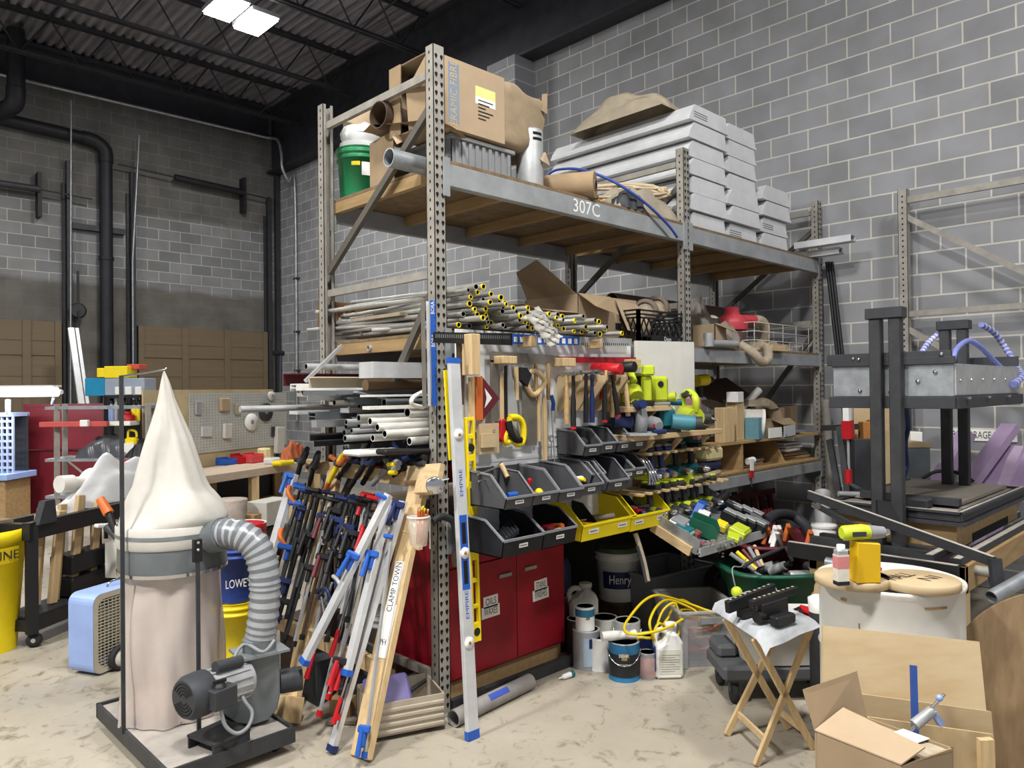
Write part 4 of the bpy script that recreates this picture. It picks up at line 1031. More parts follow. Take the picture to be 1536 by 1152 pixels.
handle_tool('screwdriver', 'red handled screwdriver standing in the second grey bin', (b[0] + .05, b[2] + .06, b[4] + .12), (.0, .3, -1), .15, .015, 'red', cat='screwdriver')
solo('tape_measure', MB().ball((b[0] + .1, b[2] + .04, b[4] + .04), .026, 10, 6), 'yellow', 'small round yellow item in the second grey bin', 'tape')
solo('tape_measure', MB().ball((b[0] + .04, b[2] + .02, b[4] + .03), .024, 10, 6), 'orange', 'small round orange item in the second grey bin', 'tape')
b = bins[2]
for i in range(6): handle_tool('black_clip', 'black clip in the third grey bin of the lower row', (rnd(b[0], b[1]), b[2] + rnd(.02, .1), b[4] + .02), (1, rnd(-1, 1), .2), .07, .01, 'black', 'bin_rim', 'clip', 'clips in the third grey bin')
b = bins[3]
for i, (c, l) in enumerate((('red', 'dark red handled screwdriver in the fourth grey bin'), ('red', 'second red handled screwdriver in the fourth grey bin'), ('blue', 'blue handled screwdriver in the fourth grey bin'), ('yellow', 'yellow handled screwdriver in the fourth grey bin'), ('maroon', 'maroon handled screwdriver across the fourth grey bin'), ('white', 'pale tool with a round tip in the fourth grey bin'))):
    handle_tool('screwdriver', l, (b[0] + .028 * i, b[2] + .02 + .03 * (i % 3), b[4] + .06 + .012 * (i % 2)), (rnd(-.3, .3), 1, -.1), .17, .014, c, cat='screwdriver')
b = bins[7]
for i in range(5): handle_tool('screw_bit', 'blue bit in the last grey bin of the middle row', (rnd(b[0], b[1]), b[2] + rnd(.0, .06), b[4] + .03), (rnd(-1, 1), 1, .1), .06, .009, 'navy' if i % 2 else 'blue', cat='bit', group='blue bits in a grey bin')
b = bins[8]
solo('sanding_roll', MB().pipe((b[0] + .02, b[2] + .04, b[4] + .06), (b[0] + .09, b[2] + .07, b[4] + .06), .035, .4, 14), 'charcoal', 'dark roll lying in the first upper grey bin', 'roll')
b = bins[10]
for i in range(4): handle_tool('plug', 'blue plastic part in the third upper grey bin', (b[0] + .03 * i, b[2] + .05, b[4] + .05), (.5, 1, .2), .06, .014, 'blue' if i % 2 else 'teal', cat='part', group='blue parts in a grey bin')
b = bins[11]
solo('red_ball', MB().ball((b[1] + .02, b[2] - .02, b[4] + .06), .028, 12, 8), 'red', 'red ball knob at the end of the upper grey bin row', 'knob')
solo('white_knob', MB().ball((b[0] + .08, b[2], b[4] + .07), .02, 10, 6), 'white', 'small white knob beside the red ball knob', 'knob')  # a knob, modelled as a plain sphere
solo('yellow_knob', MB().ball((b[0] + .04, b[2] + .0, b[4] + .07), .02, 10, 6), 'yellow', 'small yellow knob in the last upper grey bin', 'knob')  # another knob, also a plain sphere
solo('steel_roll', MB().pipe((b[0] + .05, b[2] + .06, b[4] + .1), (b[0] + .1, b[2] + .12, b[4] + .11), .05, .4, 14), 'wood_dusty', 'pale tape roll in the last upper grey bin', 'roll')
b = BK[0]
for i in range(7): solo('steel_clip', MB().bar((b[0] + .02 + .02 * i, b[2] + .02, b[4] + .05 + .008 * i), (b[0] + .1 + .02 * i, b[2] + .16, b[4] + .07 + .01 * i), .012, .03), 'charcoal', 'dark steel clip in the black bin above the OILS WAXES door', 'clip', group='dark clips in the black bin')
b = BK[1]
for i, c in enumerate(('pine_dk', 'red', 'pine_y', 'maroon', 'pine_dk', 'red', 'pine_y', 'orange')):
    handle_tool('chisel', ('wooden' if 'pine' in c else 'red') + ' chisel handle in the black bin above the STAINS door', (b[0] + .028 * i, b[2] + .0 + .02 * (i % 3), b[4] + .06 + .02 * (i % 2)), (rnd(-.5, .1), 1, -.15), .2, .017, c, cat='chisel', group='chisels in the black bin')
b = YL[0]
handle_tool('putty_knife', 'long wooden handled scraper in the nearer yellow bin', (b[0] + .33, b[2] + .0, b[4] + .1), (-.75, .6, -.1), .26, .02, 'wood_dusty', cat='scraper')
for i, c in enumerate(('yellow', 'orange', 'yellow', 'orange')): handle_tool('scraper', ('yellow' if c == 'yellow' else 'orange') + ' handled scraper on the left of the nearer yellow bin', (b[0] + .03 + .03 * i, b[2], b[4] + .07), (-.2, 1, 0), .18, .016, c, 'black', 'scraper', 'scrapers in the nearer yellow bin')
b = YL[1]
for i, c in enumerate(('navy', 'blue', 'red', 'orange', 'red', 'teal', 'blue', 'red', 'charcoal')):
    handle_tool('marker_pen', {'navy': 'navy', 'blue': 'blue', 'teal': 'teal', 'red': 'red', 'orange': 'orange', 'charcoal': 'dark grey'}[c] + ' marker in the farther yellow bin', (b[0] + .12 + .022 * i, b[2] + .05 + .02 * (i % 2), b[4] + .07 + .02 * (i % 3)), (-.9, .4, 0), .17, .014, c, c, 'marker', 'markers in the farther yellow bin')
solo('pine_batten', MB().bx(.1, 1.5, -.05, .0, 1.22, 1.3), 'pine_x', 'pine rail behind the lower row of grey bins', 'rail')
solo('pine_batten', MB().bx(.08, 1.0, .03, .06, .93, 1.02), 'pine_x', 'pine rail behind the black bins', 'rail')
q = U(745, 700, y=-.2)
solo('wire_tool', MB().tube([U(717, 712, y=-.2), U(745, 701, y=-.15), U(752, 694, y=-.12)], .006, 6).tube([U(718, 722, y=-.25), U(742, 716, y=-.18)], .005, 6), 'chrome', 'thin steel rods lying over the nearest grey bin', 'rod')
solo('wood_handle', MB().tube([U(752, 696, y=-.15), U(761, 716, y=-.2)], .014, 8), 'pine_y', 'short wooden handle leaning behind the nearest grey bin', 'handle')  # a tool handle, modelled as a plain rod
a = U(953, 800, y=-.25); b2 = U(972, 872, y=-.34)
t = T('wall_brush', 'long narrow wooden brush hanging under the yellow bins', 'brush', b2)
pts = spline([a, (a + b2) / 2 + V((.02, 0, -.02)), b2], 6)
t.part('back', MB().tube(pts, .016, 8), 'wood_dusty'); t.part('bristles', MB().tube([p + V((-.022, 0, -.004)) for p in pts[3:]], .012, 6), 'charcoal')
cx0, cx1, yF, yBk, zB, zT = .05, 1.06, .075, .68, .12, .92
t = T('storage_cabinet', 'scratched dark red metal cabinet under the black bins', 'cabinet', (.55, .38, 0))
t.part('body', MB().bx(cx0, cx1, yF + .012, yBk, zB, zT), 'cabinet_red', bev=.004)
t.part('skid', MB().bx(cx0 + .02, cx1 - .02, yF + .03, yF + .08, .02, zB).bx(cx0 + .02, cx1 - .02, yBk - .1, yBk - .05, .02, zB), 'pine_dk')
xm = U(777, 990, y=yF).x
D = []
for (xa, xb2, nm) in ((cx0 + .015, xm - .003, 'OILS'), (xm + .003, cx1 - .01, 'STAINS')):
    d = t.part('door', MB().bx(xa, xb2, yF, yF + .012, zB + .015, zT - .16), 'cabinet_red', bev=.003); D.append(d)
t.part('drawer_front', MB().bx(cx0 + .015, cx1 - .01, yF, yF + .012, zT - .155, zT - .01), 'cabinet_red', bev=.003)
for d, (px, py) in zip(D, ((757, 862), (795, 851))):
    q = U(px, py, y=yF); t.part('handle', MB().bx(q.x - .05, q.x + .05, yF - .012, yF, q.z - .012, q.z + .008), 'steel_grey', parent=d)
for d, rows in zip(D, ((('OILS', 736, 902), ('WAXES', 736, 917)), (('STAINS', 811, 877), ('FINISHES', 811, 891)))):
    for i, (s, px, py) in enumerate(rows):
        q = U(px, py, y=yF); w = .115 if i == 0 else .145
        X = V((1, 0, .04 if d is D[1] else .02)).normalized(); Z = V((-X.z, 0, X.x))
        l = t.part('label', MB().prism([(-w / 2, -.034), (w / 2, -.034), (w / 2, .034), (-w / 2, .034)], (q.x, yF - .001, q.z), X, Z, .002), 'paper', parent=d)
        for ob in [t.text(s, V((q.x, yF - .0022, q.z)), X, Z, .04, 'ink', parent=d, w=w * .74)]: pass
m = MB()
for (x, z, w) in ((.14, zT - .09, .08), (.3, zT - .1, .1), (.12, zT - .13, .05), (.5, zT - .08, .07)): m.bx(x, x + w, yF - .001, yF, z, z + .018)
t.part('worn_patch', m, mat('worn_red', '#8a5a50', .7, 0, .2, 10))
a = V((.02, -.06, .05)); b2 = V((1.15, .02, .05))
solo('floor_channel', MB().bx(.03, 1.2, -.015, .02, 0, .07), 'dark_iron', 'dark steel channel lying along the foot of the red cabinet', 'channel')
a = U(680, 1078, z=.045); b2 = U(795, 1022, z=.045)
t = T('poster_tube', 'dusty cardboard tube with blue print on the floor before the red cabinet', 'tube', a)
t.part('tube', MB().pipe(a, b2, .045, .1, 16), mat('dust_tube', '#8a8682', .8, 0, .2, 9))
t.part('printed_mark', MB().grid(lambda u, v: a + (b2 - a) * (.4 + .25 * u) + V((0, -.046 * math.cos(.5 + v * .8), .046 * math.sin(.5 + v * .8))), 6, 4), 'cord_blue')
solo('brown_rod', MB().tube([V((.7, .015, .03)), V((1.3, .035, .03))], .028, 10), 'brown_steel', 'short brown pipe at the far end of the floor channel', 'pipe')
YR = -.05
t = T('tool_shelf', 'pine shelf unit for power tools below the off white board', 'shelf', (1.85, -.2, 1.0))
t.part('back_board', MB().bx(1.36, 2.46, -.03, -.015, 1.0, 1.46), 'pine_dkx')
def shelfboard(x0, x1, z, y0, y1=YR): t.part('shelf', MB().bx(x0, x1, y0, y1, z - .035, z), 'pine_x', bev=.003)
shelfboard(1.28, 1.78, 1.655, -.29); shelfboard(1.27, 2.34, 1.472, -.34)
for x in (1.42, 1.66):
    t.part('bracket', MB().prism([(-.05, 0), (-.24, 0), (-.05, -.16)], (x, 0, 1.62), (0, 1, 0), (0, 0, 1), .02), 'pine_y')
for x in (1.52, 1.85, 2.2):
    t.part('bracket', MB().bar((x, -.3, 1.43), (x, -.05, 1.18), .035, .03, (0, 0, 1)), 'pine_y')
tu = t
def forks(z, xs, y0, name):
    f = T('fork_rack', name, 'rack', (sum(xs) / len(xs), -.2, z - .03))
    for i, x in enumerate(xs):
        f.part('tine', MB().bx(x - .019, x + .019, y0 + rnd(-.01, .01), YR, z - .018, z), 'pine_y', bev=.003)
    f.part('rail', MB().bx(xs[0] - .03, xs[-1] + .03, -.06, -.03, z - .05, z), 'pine_x')
U1 = [1.50 + .098 * i for i in range(10)]; L1 = [1.38 + .098 * i for i in range(12)]
forks(1.345, U1, -.30, 'upper pine fork rack holding hanging drills'); forks(1.09, L1, -.32, 'lower pine fork rack holding hanging lime drills')
def drill(name, label, cat, loc, body, dark, chuck='chrome', rot=(0, 0, 0), L=.15, group=None):
    t = T(name, label, cat, loc, 0, group, local=True); t.o.rotation_euler = rot
    t.part('foot', MB().bx(-.034, .034, -.075, .06, .002, .03), dark, bev=.006)
    t.part('foot_pad', MB().bx(-.03, .03, -.07, .055, .03, .05), body, bev=.008)
    t.part('handle', MB().tube([(0, 0, .01), (0, .004, -.05), (0, -.004, -.12)], [.019, .021, .023], 10), dark)
    t.part('body', MB().tube([(0, .07, -.155), (0, .06, -.155), (0, 0, -.155), (0, -.06, -.155)], [.026, .036, .037, .034], 12), body)
    t.part('collar', MB().tube([(0, -.06, -.155), (0, -.10, -.155)], [.034, .027], 12), dark)
    t.part('chuck', MB().tube([(0, -.10, -.155), (0, -.12, -.155), (0, -.145, -.155)], [.024, .022, .012], 12), chuck)
    return t
GD = 'drills hanging in the pine fork racks'
d0 = drill('power_drill', 'lime cordless drill hanging lowest, first from the yellow bins', 'drill', ((L1[2] + L1[3]) / 2, -.2, 1.09), 'lime', 'charcoal', group=GD)
wd_ = ['second', 'third', 'fourth', 'fifth', 'sixth', 'seventh', 'eighth']
for i in range(7):
    dup(d0.o, ((L1[3 + i] + L1[4 + i]) / 2, -.2 + rnd(-.03, .02), 1.09), (0, 0, rnd(-.15, .15)), 'lime cordless drill hanging in the lower fork rack, %s from the yellow bins' % wd_[i], GD)
dup(d0.o, ((U1[0] + U1[1]) / 2, -.2, 1.345), (0, 0, .1), 'lime cordless drill hanging in the upper fork rack, first from the grey bins', GD)
d1 = drill('power_drill', 'lime and grey drill hanging second in the upper fork rack', 'drill', ((U1[1] + U1[2]) / 2, -.2, 1.345), 'grey', 'navy', group=GD)
dup(d1.o, ((U1[2] + U1[3]) / 2, -.21, 1.345), (0, 0, -.1), 'grey and navy drill hanging third in the upper fork rack', GD)
d2 = drill('power_drill', 'dark teal drill hanging fourth in the upper fork rack', 'drill', ((U1[4] + U1[5]) / 2, -.2, 1.345), 'teal', 'black', group=GD)
dup(d2.o, ((U1[6] + U1[7]) / 2, -.2, 1.345), (0, 0, .2), 'dark teal drill hanging near the sponge in the upper fork rack', GD)
solo('impact_driver', MB().tube([(U1[5] + .0, -.28, 1.13), (U1[5], -.1, 1.14)], [.045, .05], 12).tube([(U1[5], -.15, 1.15), (U1[5], -.15, 1.3)], .02, 8), 'lime', 'lime round bodied tool hanging above the lower forks', 'tool')
for i in range(3):
    x = 1.43 + .03 * i
    m = MB().tube(spline([(x, -.12, 1.34), (x + .03, -.24, 1.31), (x + .04, -.3, 1.22), (x + .02, -.32, 1.14)], 4), .009, 6)
    solo('spring_clamp', m.tube(spline([(x + .02, -.14, 1.30), (x + .05, -.28, 1.24), (x + .05, -.33, 1.16)], 4), .008, 6), 'chrome', 'shiny steel hand clamp beside the grey bins', 'clamp', 'steel hand clamps beside the grey bins')
def tool(name, label, cat, c, rz=0, group=None): return T(name, label, cat, c, rz, group, local=True)
q = U(965, 600, y=-.2)
t = tool('jig_saw', 'lime jigsaw at the left end of the top tool shelf', 'saw', (1.42, -.2, 1.656), -.5)
t.part('body', MB().tube([(0, .09, .11), (0, .02, .12), (0, -.06, .1), (0, -.09, .07)], [.04, .045, .05, .045], 12), 'lime')
t.part('handle', MB().tube(spline([(0, .1, .1), (0, .09, .2), (0, .0, .225), (0, -.06, .16)], 4), .022, 10), 'lime')
t.part('grip', MB().ball((0, .07, .21), .04, 10, 6), 'black')
t.part('shoe', MB().bx(-.04, .04, -.1, .1, 0, .014), 'alu_dull')
t.part('blade_guard', MB().bx(-.03, .03, -.08, .08, .014, .08), 'lime', bev=.01)
t.part('badge', MB().bx(-.052, -.049, -.05, .03, .09, .125), 'white')
t = tool('nailer', 'lime tool with a square head in the middle of the top shelf', 'tool', (1.56, -.2, 1.656), -.6)
t.part('head', MB().bx(-.04, .04, -.13, .12, .2, .27), 'lime', bev=.012)
t.part('badge', MB().bx(-.043, -.039, -.08, .05, .22, .255), 'white')
t.part('neck', MB().tube([(0, .06, .2), (0, .05, .06)], .03, 10), 'charcoal'); t.part('nose', MB().bx(-.028, .028, -.1, -.03, .03, .2), 'lime', bev=.01)
t.part('base', MB().bx(-.045, .045, -.1, .1, 0, .035), 'black', bev=.006)
t = tool('sander', 'lime boxy sander with dust port at the right of the top shelf', 'sander', (1.72, -.2, 1.656), -.5)
t.part('body', MB().bx(-.06, .06, -.07, .07, .02, .2), 'lime', bev=.02)
t.part('switch', MB().lathe([(.022, 0), (.018, .008)], (-.005, -.071, .145), 12, 0, AX((0, -1, 0))), 'black')
t.part('base', MB().bx(-.065, .065, -.08, .08, 0, .022), 'grey', bev=.005)
t.part('dust_port', MB().pipe((.05, 0, .05), (.12, -.05, .06), .032, .15, 14), 'lime')
t = tool('circular_saw', 'navy and silver circular saw at the left of the long tool shelf', 'saw', (1.40, -.24, 1.473), -.6)
t.part('handle', MB().tube(spline([(0, .16, .05), (0, .12, .15), (0, .02, .2), (0, -.08, .19)], 4), .028, 10), 'charcoal')
t.part('grip', MB().tube([(0, -.06, .19), (.02, -.13, .2)], .03, 10), 'navy')
t.part('guard', MB().lathe([(.02, -.03), (.1, -.03), (.1, .03), (.02, .03)], (.03, 0, .09), 20, 0, AX((1, 0, 0))), 'grey')
t.part('motor', MB().tube([(-.02, 0, .09), (-.14, 0, .09)], [.055, .045], 14), 'navy')
t.part('battery', MB().bx(-.08, .02, .14, .22, .0, .11), 'black', bev=.01)
t.part('shoe', MB().bx(-.09, .09, -.18, .12, 0, .012), 'alu_dull')
t = tool('belt_sander', 'dark navy sander with white body beside the teal router', 'sander', (1.56, -.25, 1.473), -.4)
t.part('body', MB().tube([(0, .1, .06), (0, .03, .07), (0, -.08, .06), (0, -.12, .05)], [.04, .055, .05, .03], 12), 'grey'); t.part('base', MB().bx(-.05, .05, -.14, .12, 0, .03), 'navy', bev=.008)
t.part('badge', MB().bx(-.045, .0, -.118, -.112, .045, .065), 'red')
t = tool('router', 'teal power planer in the middle of the long tool shelf', 'planer', (1.78, -.2, 1.473), -.5)
t.part('body', MB().bx(-.06, .06, -.1, .1, .02, .17), 'teal', bev=.025)
t.part('handle', MB().tube(spline([(0, -.07, .16), (0, -.03, .23), (0, .08, .22), (0, .11, .14)], 4), .024, 10), 'teal')
t.part('motor', MB().tube([(.02, -.1, .07), (.13, -.14, .06), (.17, -.16, .06)], [.055, .055, .04], 14), mat('teal_lt', '#457f8d', .45, 0, .1, 8))
t.part('cap', MB().tube([(.17, -.16, .06), (.21, -.18, .06)], .045, 12), 'charcoal'); t.part('knob', MB().tube([(.06, .02, .2), (.15, .0, .2)], .024, 10), 'teal')
t.part('base', MB().bx(-.07, .07, -.14, .14, 0, .02), 'black')
t = tool('leaf_blower', 'lime handheld blower at the right of the long tool shelf', 'blower', (2.13, -.2, 1.473), -.5)
t.part('body', MB().tube([(0, .1, .08), (0, .05, .09), (0, -.03, .09), (0, -.09, .08)], [.06, .085, .085, .07], 14), 'lime')
t.part('base', MB().bx(-.07, .07, -.12, .12, 0, .03), 'black', bev=.01)
t.part('handle', MB().tube(spline([(0, -.08, .13), (0, -.09, .22), (0, 0, .27), (0, .1, .24), (0, .1, .12)], 4), .026, 10), 'lime')
t.part('grip', MB().tube(spline([(0, -.07, .235), (0, .0, .265), (0, .08, .25)], 4), .028, 10), 'charcoal')
t.part('window', MB().lathe([(.03, 0), (.02, .01)], (-.02, -.088, .09), 14, 0, AX((0, -1, 0))), 'grey')
t.part('nozzle', MB().tube([(.07, .02, .08), (.16, -.02, .08)], [.05, .04], 12), 'charcoal')
solo('bit_case', MB().bx(1.42, 1.5, -.33, -.27, 1.473, 1.49), 'wood_dusty', 'tiny pale item on the edge of the long tool shelf', 'case')
solo('storage_case', MB().bx(2.3, 2.42, -.12, -.06, 1.3, 1.7), mat('case_red', '#a5737c', .5, 0, .15, 6, alpha=.8), 'tall clear red parts case behind the lime blower', 'case', bev=.006)
t = T('sponge', 'big cream sponge on the upper fork rack', 'sponge', (2.36, -.2, 1.24))
t.part('block', MB().box((2.38, -.2, 1.28), (.22, .13, .1)), 'cream', bev=.02)
solo('hand_tool', MB().tube([(2.2, -.24, 1.2), (2.5, -.2, 1.19)], [.02, .035], 10), 'navy', 'dark hand tool lying below the cream sponge', 'tool')
for i in range(2): solo('hand_tool', MB().tube([(2.05, -.25 - .04 * i, 1.115 + .012 * i), (2.5, -.18 - .03 * i, 1.13)], [.016, .022], 10), 'charcoal' if i == 0 else 'wood_dusty', ('grey' if i == 0 else 'pale') + ' long handled tool lying on the lower fork rack', 'tool')
TP0 = V((2.0, -.6, .72)); TN = V((0, -.42, 1)).normalized(); TU = V((0, 1, .42)).normalized()
t = T('charger_tray', 'sloped sheet metal tray of chargers and batteries below the lime drills', 'tray', (2.05, -.35, .7))
m = MB().bar((1.58, -.35, .815), (2.5, -.35, .815), .56, .012, TN)
t.part('pan', m, 'galv')
def tz(y): return .72 + (y + .6) * .42
for x in (1.585, 2.495): t.part('side_wall', MB().bar((x, -.6, tz(-.6) + .03), (x, -.1, tz(-.1) + .03), .012, .10, (0, -.42, 1)), 'galv')
t.part('front_lip', MB().bx(1.58, 2.5, -.615, -.6, .695, .75), 'alu_dull')
t.part('timber_strip', MB().bar((1.57, -.55, tz(-.55) - .02), (1.57, -.25, tz(-.25) - .02), .02, .06, (0, -.42, 1)), 'pine_y')
t.part('leg', MB().tube([(2.35, -.5, .74), (2.4, -.3, .3)], .02, 8), 'alu_dull')
def on_tray(px, py, h=0):
    p = UP(px, py, TP0, TN); return p + TN * h
TR = M((V((1, 0, 0)), TU, TN)).transposed()
def tray_box(name, label, cat, px, py, d, mt, rz=0, group=None, lid=None):
    p = on_tray(px, py); R = TR @ RZ(rz)
    t = T(name, label, cat, p, group=group)
    t.part('body', MB().box(p + TN * (d[2] / 2 + .008), d, R), mt, bev=min(d) * .15)
    if lid: t.part('top', MB().box(p + TN * (d[2] + .012), (d[0] * .86, d[1] * .8, .012), R), lid, bev=.003)
    return t
GB = 'black batteries on the sloped tray'
for i, (px, py) in enumerate(((1092, 782), (1106, 788), (1120, 792), (1134, 797), (1100, 772), (1116, 777), (1130, 782))):
    tray_box('battery_pack', 'black tool battery with a pale top in the row at the tray end', 'battery', px, py, (.075, .12, .07), 'black', .2, GB, 'alu_dull')
tray_box('battery_pack', 'black battery with pale stripes beside the blue holder', 'battery', 1050, 786, (.1, .1, .08), 'black', .4, None, 'white')
tray_box('charger', 'white multi bay charger at the left of the tray', 'charger', 1016, 794, (.16, .12, .06), 'white', .3, None, 'grey')
tray_box('parts_bin', 'pale green open bin at the front left of the tray', 'bin', 1022, 803, (.12, .14, .05), mat('mint', '#7fb7a4', .45, 0, .08, 8), .2, None, 'teal')
p = on_tray(1050, 806)
t = T('parts_bin', 'dark green scoop bin in the middle of the tray', 'bin', p)
t.part('shell', MB().prism([(-.1, 0), (.1, 0), (.1, .05), (.06, .1), (-.1, .1)], p + TN * .01, V((.5, -.85, -.36)), TN, .012).prism([(-.1, 0), (.1, 0), (.1, .05), (.06, .1), (-.1, .1)], p + TN * .01 + V((.12, .05, .02)), V((.5, -.85, -.36)), TN, .012).box(p + TN * .02 + V((.06, .02, .01)), (.14, .19, .012), TR @ RZ(.5)), 'green_tub')
tray_box('charger', 'lime charger with a cord on the tray', 'charger', 1107, 803, (.15, .12, .05), 'lime', .2, None, 'lime')
tray_box('glove', 'lime folded item at the front of the batteries', 'glove', 1098, 810, (.1, .08, .03), 'lime', .5)
tray_box('tape_roll', 'yellow and purple small box on the tray', 'box', 1079, 795, (.1, .09, .045), mat('mix_yellow', '#c9b23a', .5, 0, .3, 30), .3, None, 'yellow')
tray_box('brick_block', 'reddish block in the dark green scoop bin', 'block', 1042, 808, (.07, .05, .05), mat('brick', '#7e4a44', .8, 0, .2, 12), .2)
p = on_tray(1044, 778); q = on_tray(1078, 764)
t = T('drill_holder', 'bright blue plastic holder lying at the back of the tray', 'holder', p)
t.part('body', MB().prism([(-.12, 0), (-.02, .1), (.05, .1), (.06, .04), (.13, .03), (.13, 0)], p + TN * .03, V((1, .3, .1)), TN, .06), 'blue', bev=.006)
t = T('heat_gun', 'black pistol shaped gun lying at the back of the tray', 'gun', q)
t.part('barrel', MB().tube([q + TN * .08 + V((-.14, 0, -.02)), q + TN * .1, q + TN * .11 + V((.05, 0, .02))], [.03, .036, .03], 12), 'black')
t.part('grip', MB().tube([q + TN * .08 + V((.0, 0, 0)), q + TN * .03 + V((.06, -.12, -.02))], [.028, .026], 10), 'black')
t.part('nozzle', MB().tube([q + TN * .08 + V((-.14, 0, -.02)), q + TN * .07 + V((-.19, 0, -.03))], .018, 10), 'chrome')
m = MB()
for i in range(26):
    p = on_tray(rnd(1052, 1098), rnd(815, 824)); m.box(p + TN * .02, (rnd(.015, .03),) * 3, RZ(rnd(0, 3)))
solo('scrap_parts', m, mat('parts_mix', '#8d8f86', .5, .3, .35, 30), 'loose small fittings along the front lip of the tray', 'parts', kind='stuff')
m = MB()
for i in range(12):
    p = on_tray(rnd(1038, 1068), rnd(818, 827)); m.tube([p + TN * .02, p + TN * .03 + V((rnd(-.05, .05), .03, .01))], .007, 6)
solo('red_bits', m, mat('dusky_red', '#9a4a5a', .5, 0, .2, 10), 'dusky red plugs at the front corner of the tray', 'plugs', kind='stuff')
solo('blue_cap', MB().ball(on_tray(1083, 762) + TN * .03, .03, 12, 8), 'blue', 'small blue round cap at the back of the tray', 'cap')  # a round cap, modelled as a sphere
ZL = 1.051
zt = 1.315
t = T('cubby_shelf', 'rough pine cubby unit on the lower shelf of the far bay', 'shelf', (3.6, .25, ZL))
t.part('top_board', MB().bx(2.62, 4.8, .0, .5, zt - .022, zt), 'pine_dkx'); t.part('bottom_board', MB().bx(2.62, 4.8, .01, .5, ZL, ZL + .012), 'pine_dkx')
t.part('back_board', MB().bx(2.62, 4.8, .5, .51, ZL, zt), 'pine_dkx')
for px in (1112, 1178):
    x = U(px, 680, y=.02).x
    t.part('divider', MB().prism([(.02, ZL + .01), (.5, ZL + .01), (.5, zt - .02), (.14, zt - .02)] if px == 1178 else [(.01, ZL + .01), (.5, ZL + .01), (.5, zt - .02), (.01, zt - .02)], (x, 0, 0), (0, 1, 0), (0, 0, 1), .03), 'pine_dk')
for k, (px, w, y, l, mt_) in enumerate(((1195, .32, .06, 'stack of cream papers in the right cubby', 'paper'), (1150, .4, .2, 'flat dark boards in the middle cubby', 'wood_dusty'), (1200, .5, .14, 'thick pale board in the right cubby', 'pine_x'), (1140, .3, .12, 'pale veneer strips in the middle cubby', 'card'))):
    c = U(px, 690, y=y); x = c.x
    for j in range(2 if k != 0 else 3):
        z = ZL + .013 + .03 * j + (.09 if k == 0 else 0)
        solo('board_offcut', MB().box((x + rnd(-.04, .04), y + .2, z + .012), (w, .35, .02), RZ(rnd(-.12, .12))), mt_, l, 'offcut', 'offcuts in the pine cubby')
t = T('paint_scraper', 'white and red taped tool hanging off the cubby floor', 'tool', U(1128, 708, y=-.02))
q = U(1128, 706, y=-.02)
t.part('blade', MB().bar(q + V((0, 0, .0)), q + V((0, 0, .1)), .05, .012, upv), 'white'); t.part('grip', MB().bar(q, q - V((.01, 0, .06)), .05, .014, upv), 'red')
t.part('spike', MB().tube([q - V((.01, 0, .06)), q - V((.01, 0, .14))], .006, 6), 'charcoal')
solo('paper_cup', MB().tube([U(1121, 692, y=.05), U(1130, 690, y=.04)], .03, 12), 'white', 'small white roll in the left cubby', 'roll')
def bx3(name, label, cat, q, d, rz, mt, bev=.003, group=None):
    return solo(name, MB().box((q[0], q[1], q[2] + d[2] / 2), d, RZ(rz)), mt, label, cat, group, None, bev)
a = U(1080, 662, y=.04)
t = T('timber_post', 'thick pine post standing at the left end of the cubby top', 'timber', (a.x, .05, 1.315))
t.part('post', MB().bx(a.x, a.x + .17, .0, .09, 1.315, U(1080, 612, y=.0).z), 'pine_z', bev=.004)
bx3('timber_post', 'grooved pine block beside the thick pine post', 'timber', (U(1106, 660, y=.1).x, .12, 1.315), (.16, .1, .33), .1, 'pine_z')
bx3('paper_box', 'small white box on top of the grooved pine block', 'box', (U(1103, 630, y=.1).x, .1, 1.645), (.16, .1, .09), .2, 'white')
c = U(1128, 637, y=.12)
t = T('plastic_tub', 'white round tub lying on its side on the cubby top', 'tub', (c.x, .1, 1.315))
ax = V((.5, -.75, -.1)).normalized()
cc = V((c.x, .15, 1.45))
t.part('tub', MB().tube([cc - ax * .16, cc + ax * .1], [.115, .135], 20), 'cloth'); t.part('lid', MB().tube([cc + ax * .1, cc + ax * .125], .14, 20), 'white_paint')
solo('pvc_pipe', MB().pipe(cc + V((-.02, .1, .1)), cc + V((.2, .0, .3)), .035, .12, 14), 'pvc', 'short white pipe offcut leaning over the round tub', 'pipe')
p = U(1153, 628, y=.2)
t = T('foam_ring', 'large tan cardboard ring standing on the cubby top', 'ring', (p.x, .25, 1.33))
m = MB(); R = AX((-.35, -.9, .25)); cc = V((p.x, .25, p.z))
m.lathe([(.1, -.04), (.19, -.045), (.2, -.03), (.2, .03), (.19, .045), (.1, .04), (.1, -.04)], cc, 28, 0, R, True, False)
t.part('ring', m, 'card_lt')
bx3('book_box', 'blue grey box file standing on the cubby edge', 'box', (U(1138, 660, y=.03).x, .06, 1.315), (.26, .12, .19), .25, mat('cyan_grey', '#62909b', .6, 0, .1, 9))
t = T('cardboard_box', 'open shallow kraft box behind the white card', 'box', (U(1170, 650, y=.1).x, .15, 1.315))
x = U(1172, 650, y=.1).x
t.part('body', MB().bx(x - .22, x + .2, .1, .4, 1.315, 1.47), 'card_lt'); t.part('flap', MB().sheet([(x - .2, .1, 1.47), (x + .18, .1, 1.47), (x + .1, .0, 1.42), (x - .15, .0, 1.42)], .006, (0, 0, 1)), 'card')
q0 = U(1162, 651, y=.0); solo('white_card', MB().bar((q0.x - .12, -.005, 1.36), (q0.x + .12, -.005, 1.36), .01, .09), 'paper', 'blank white card standing on the cubby edge', 'card')
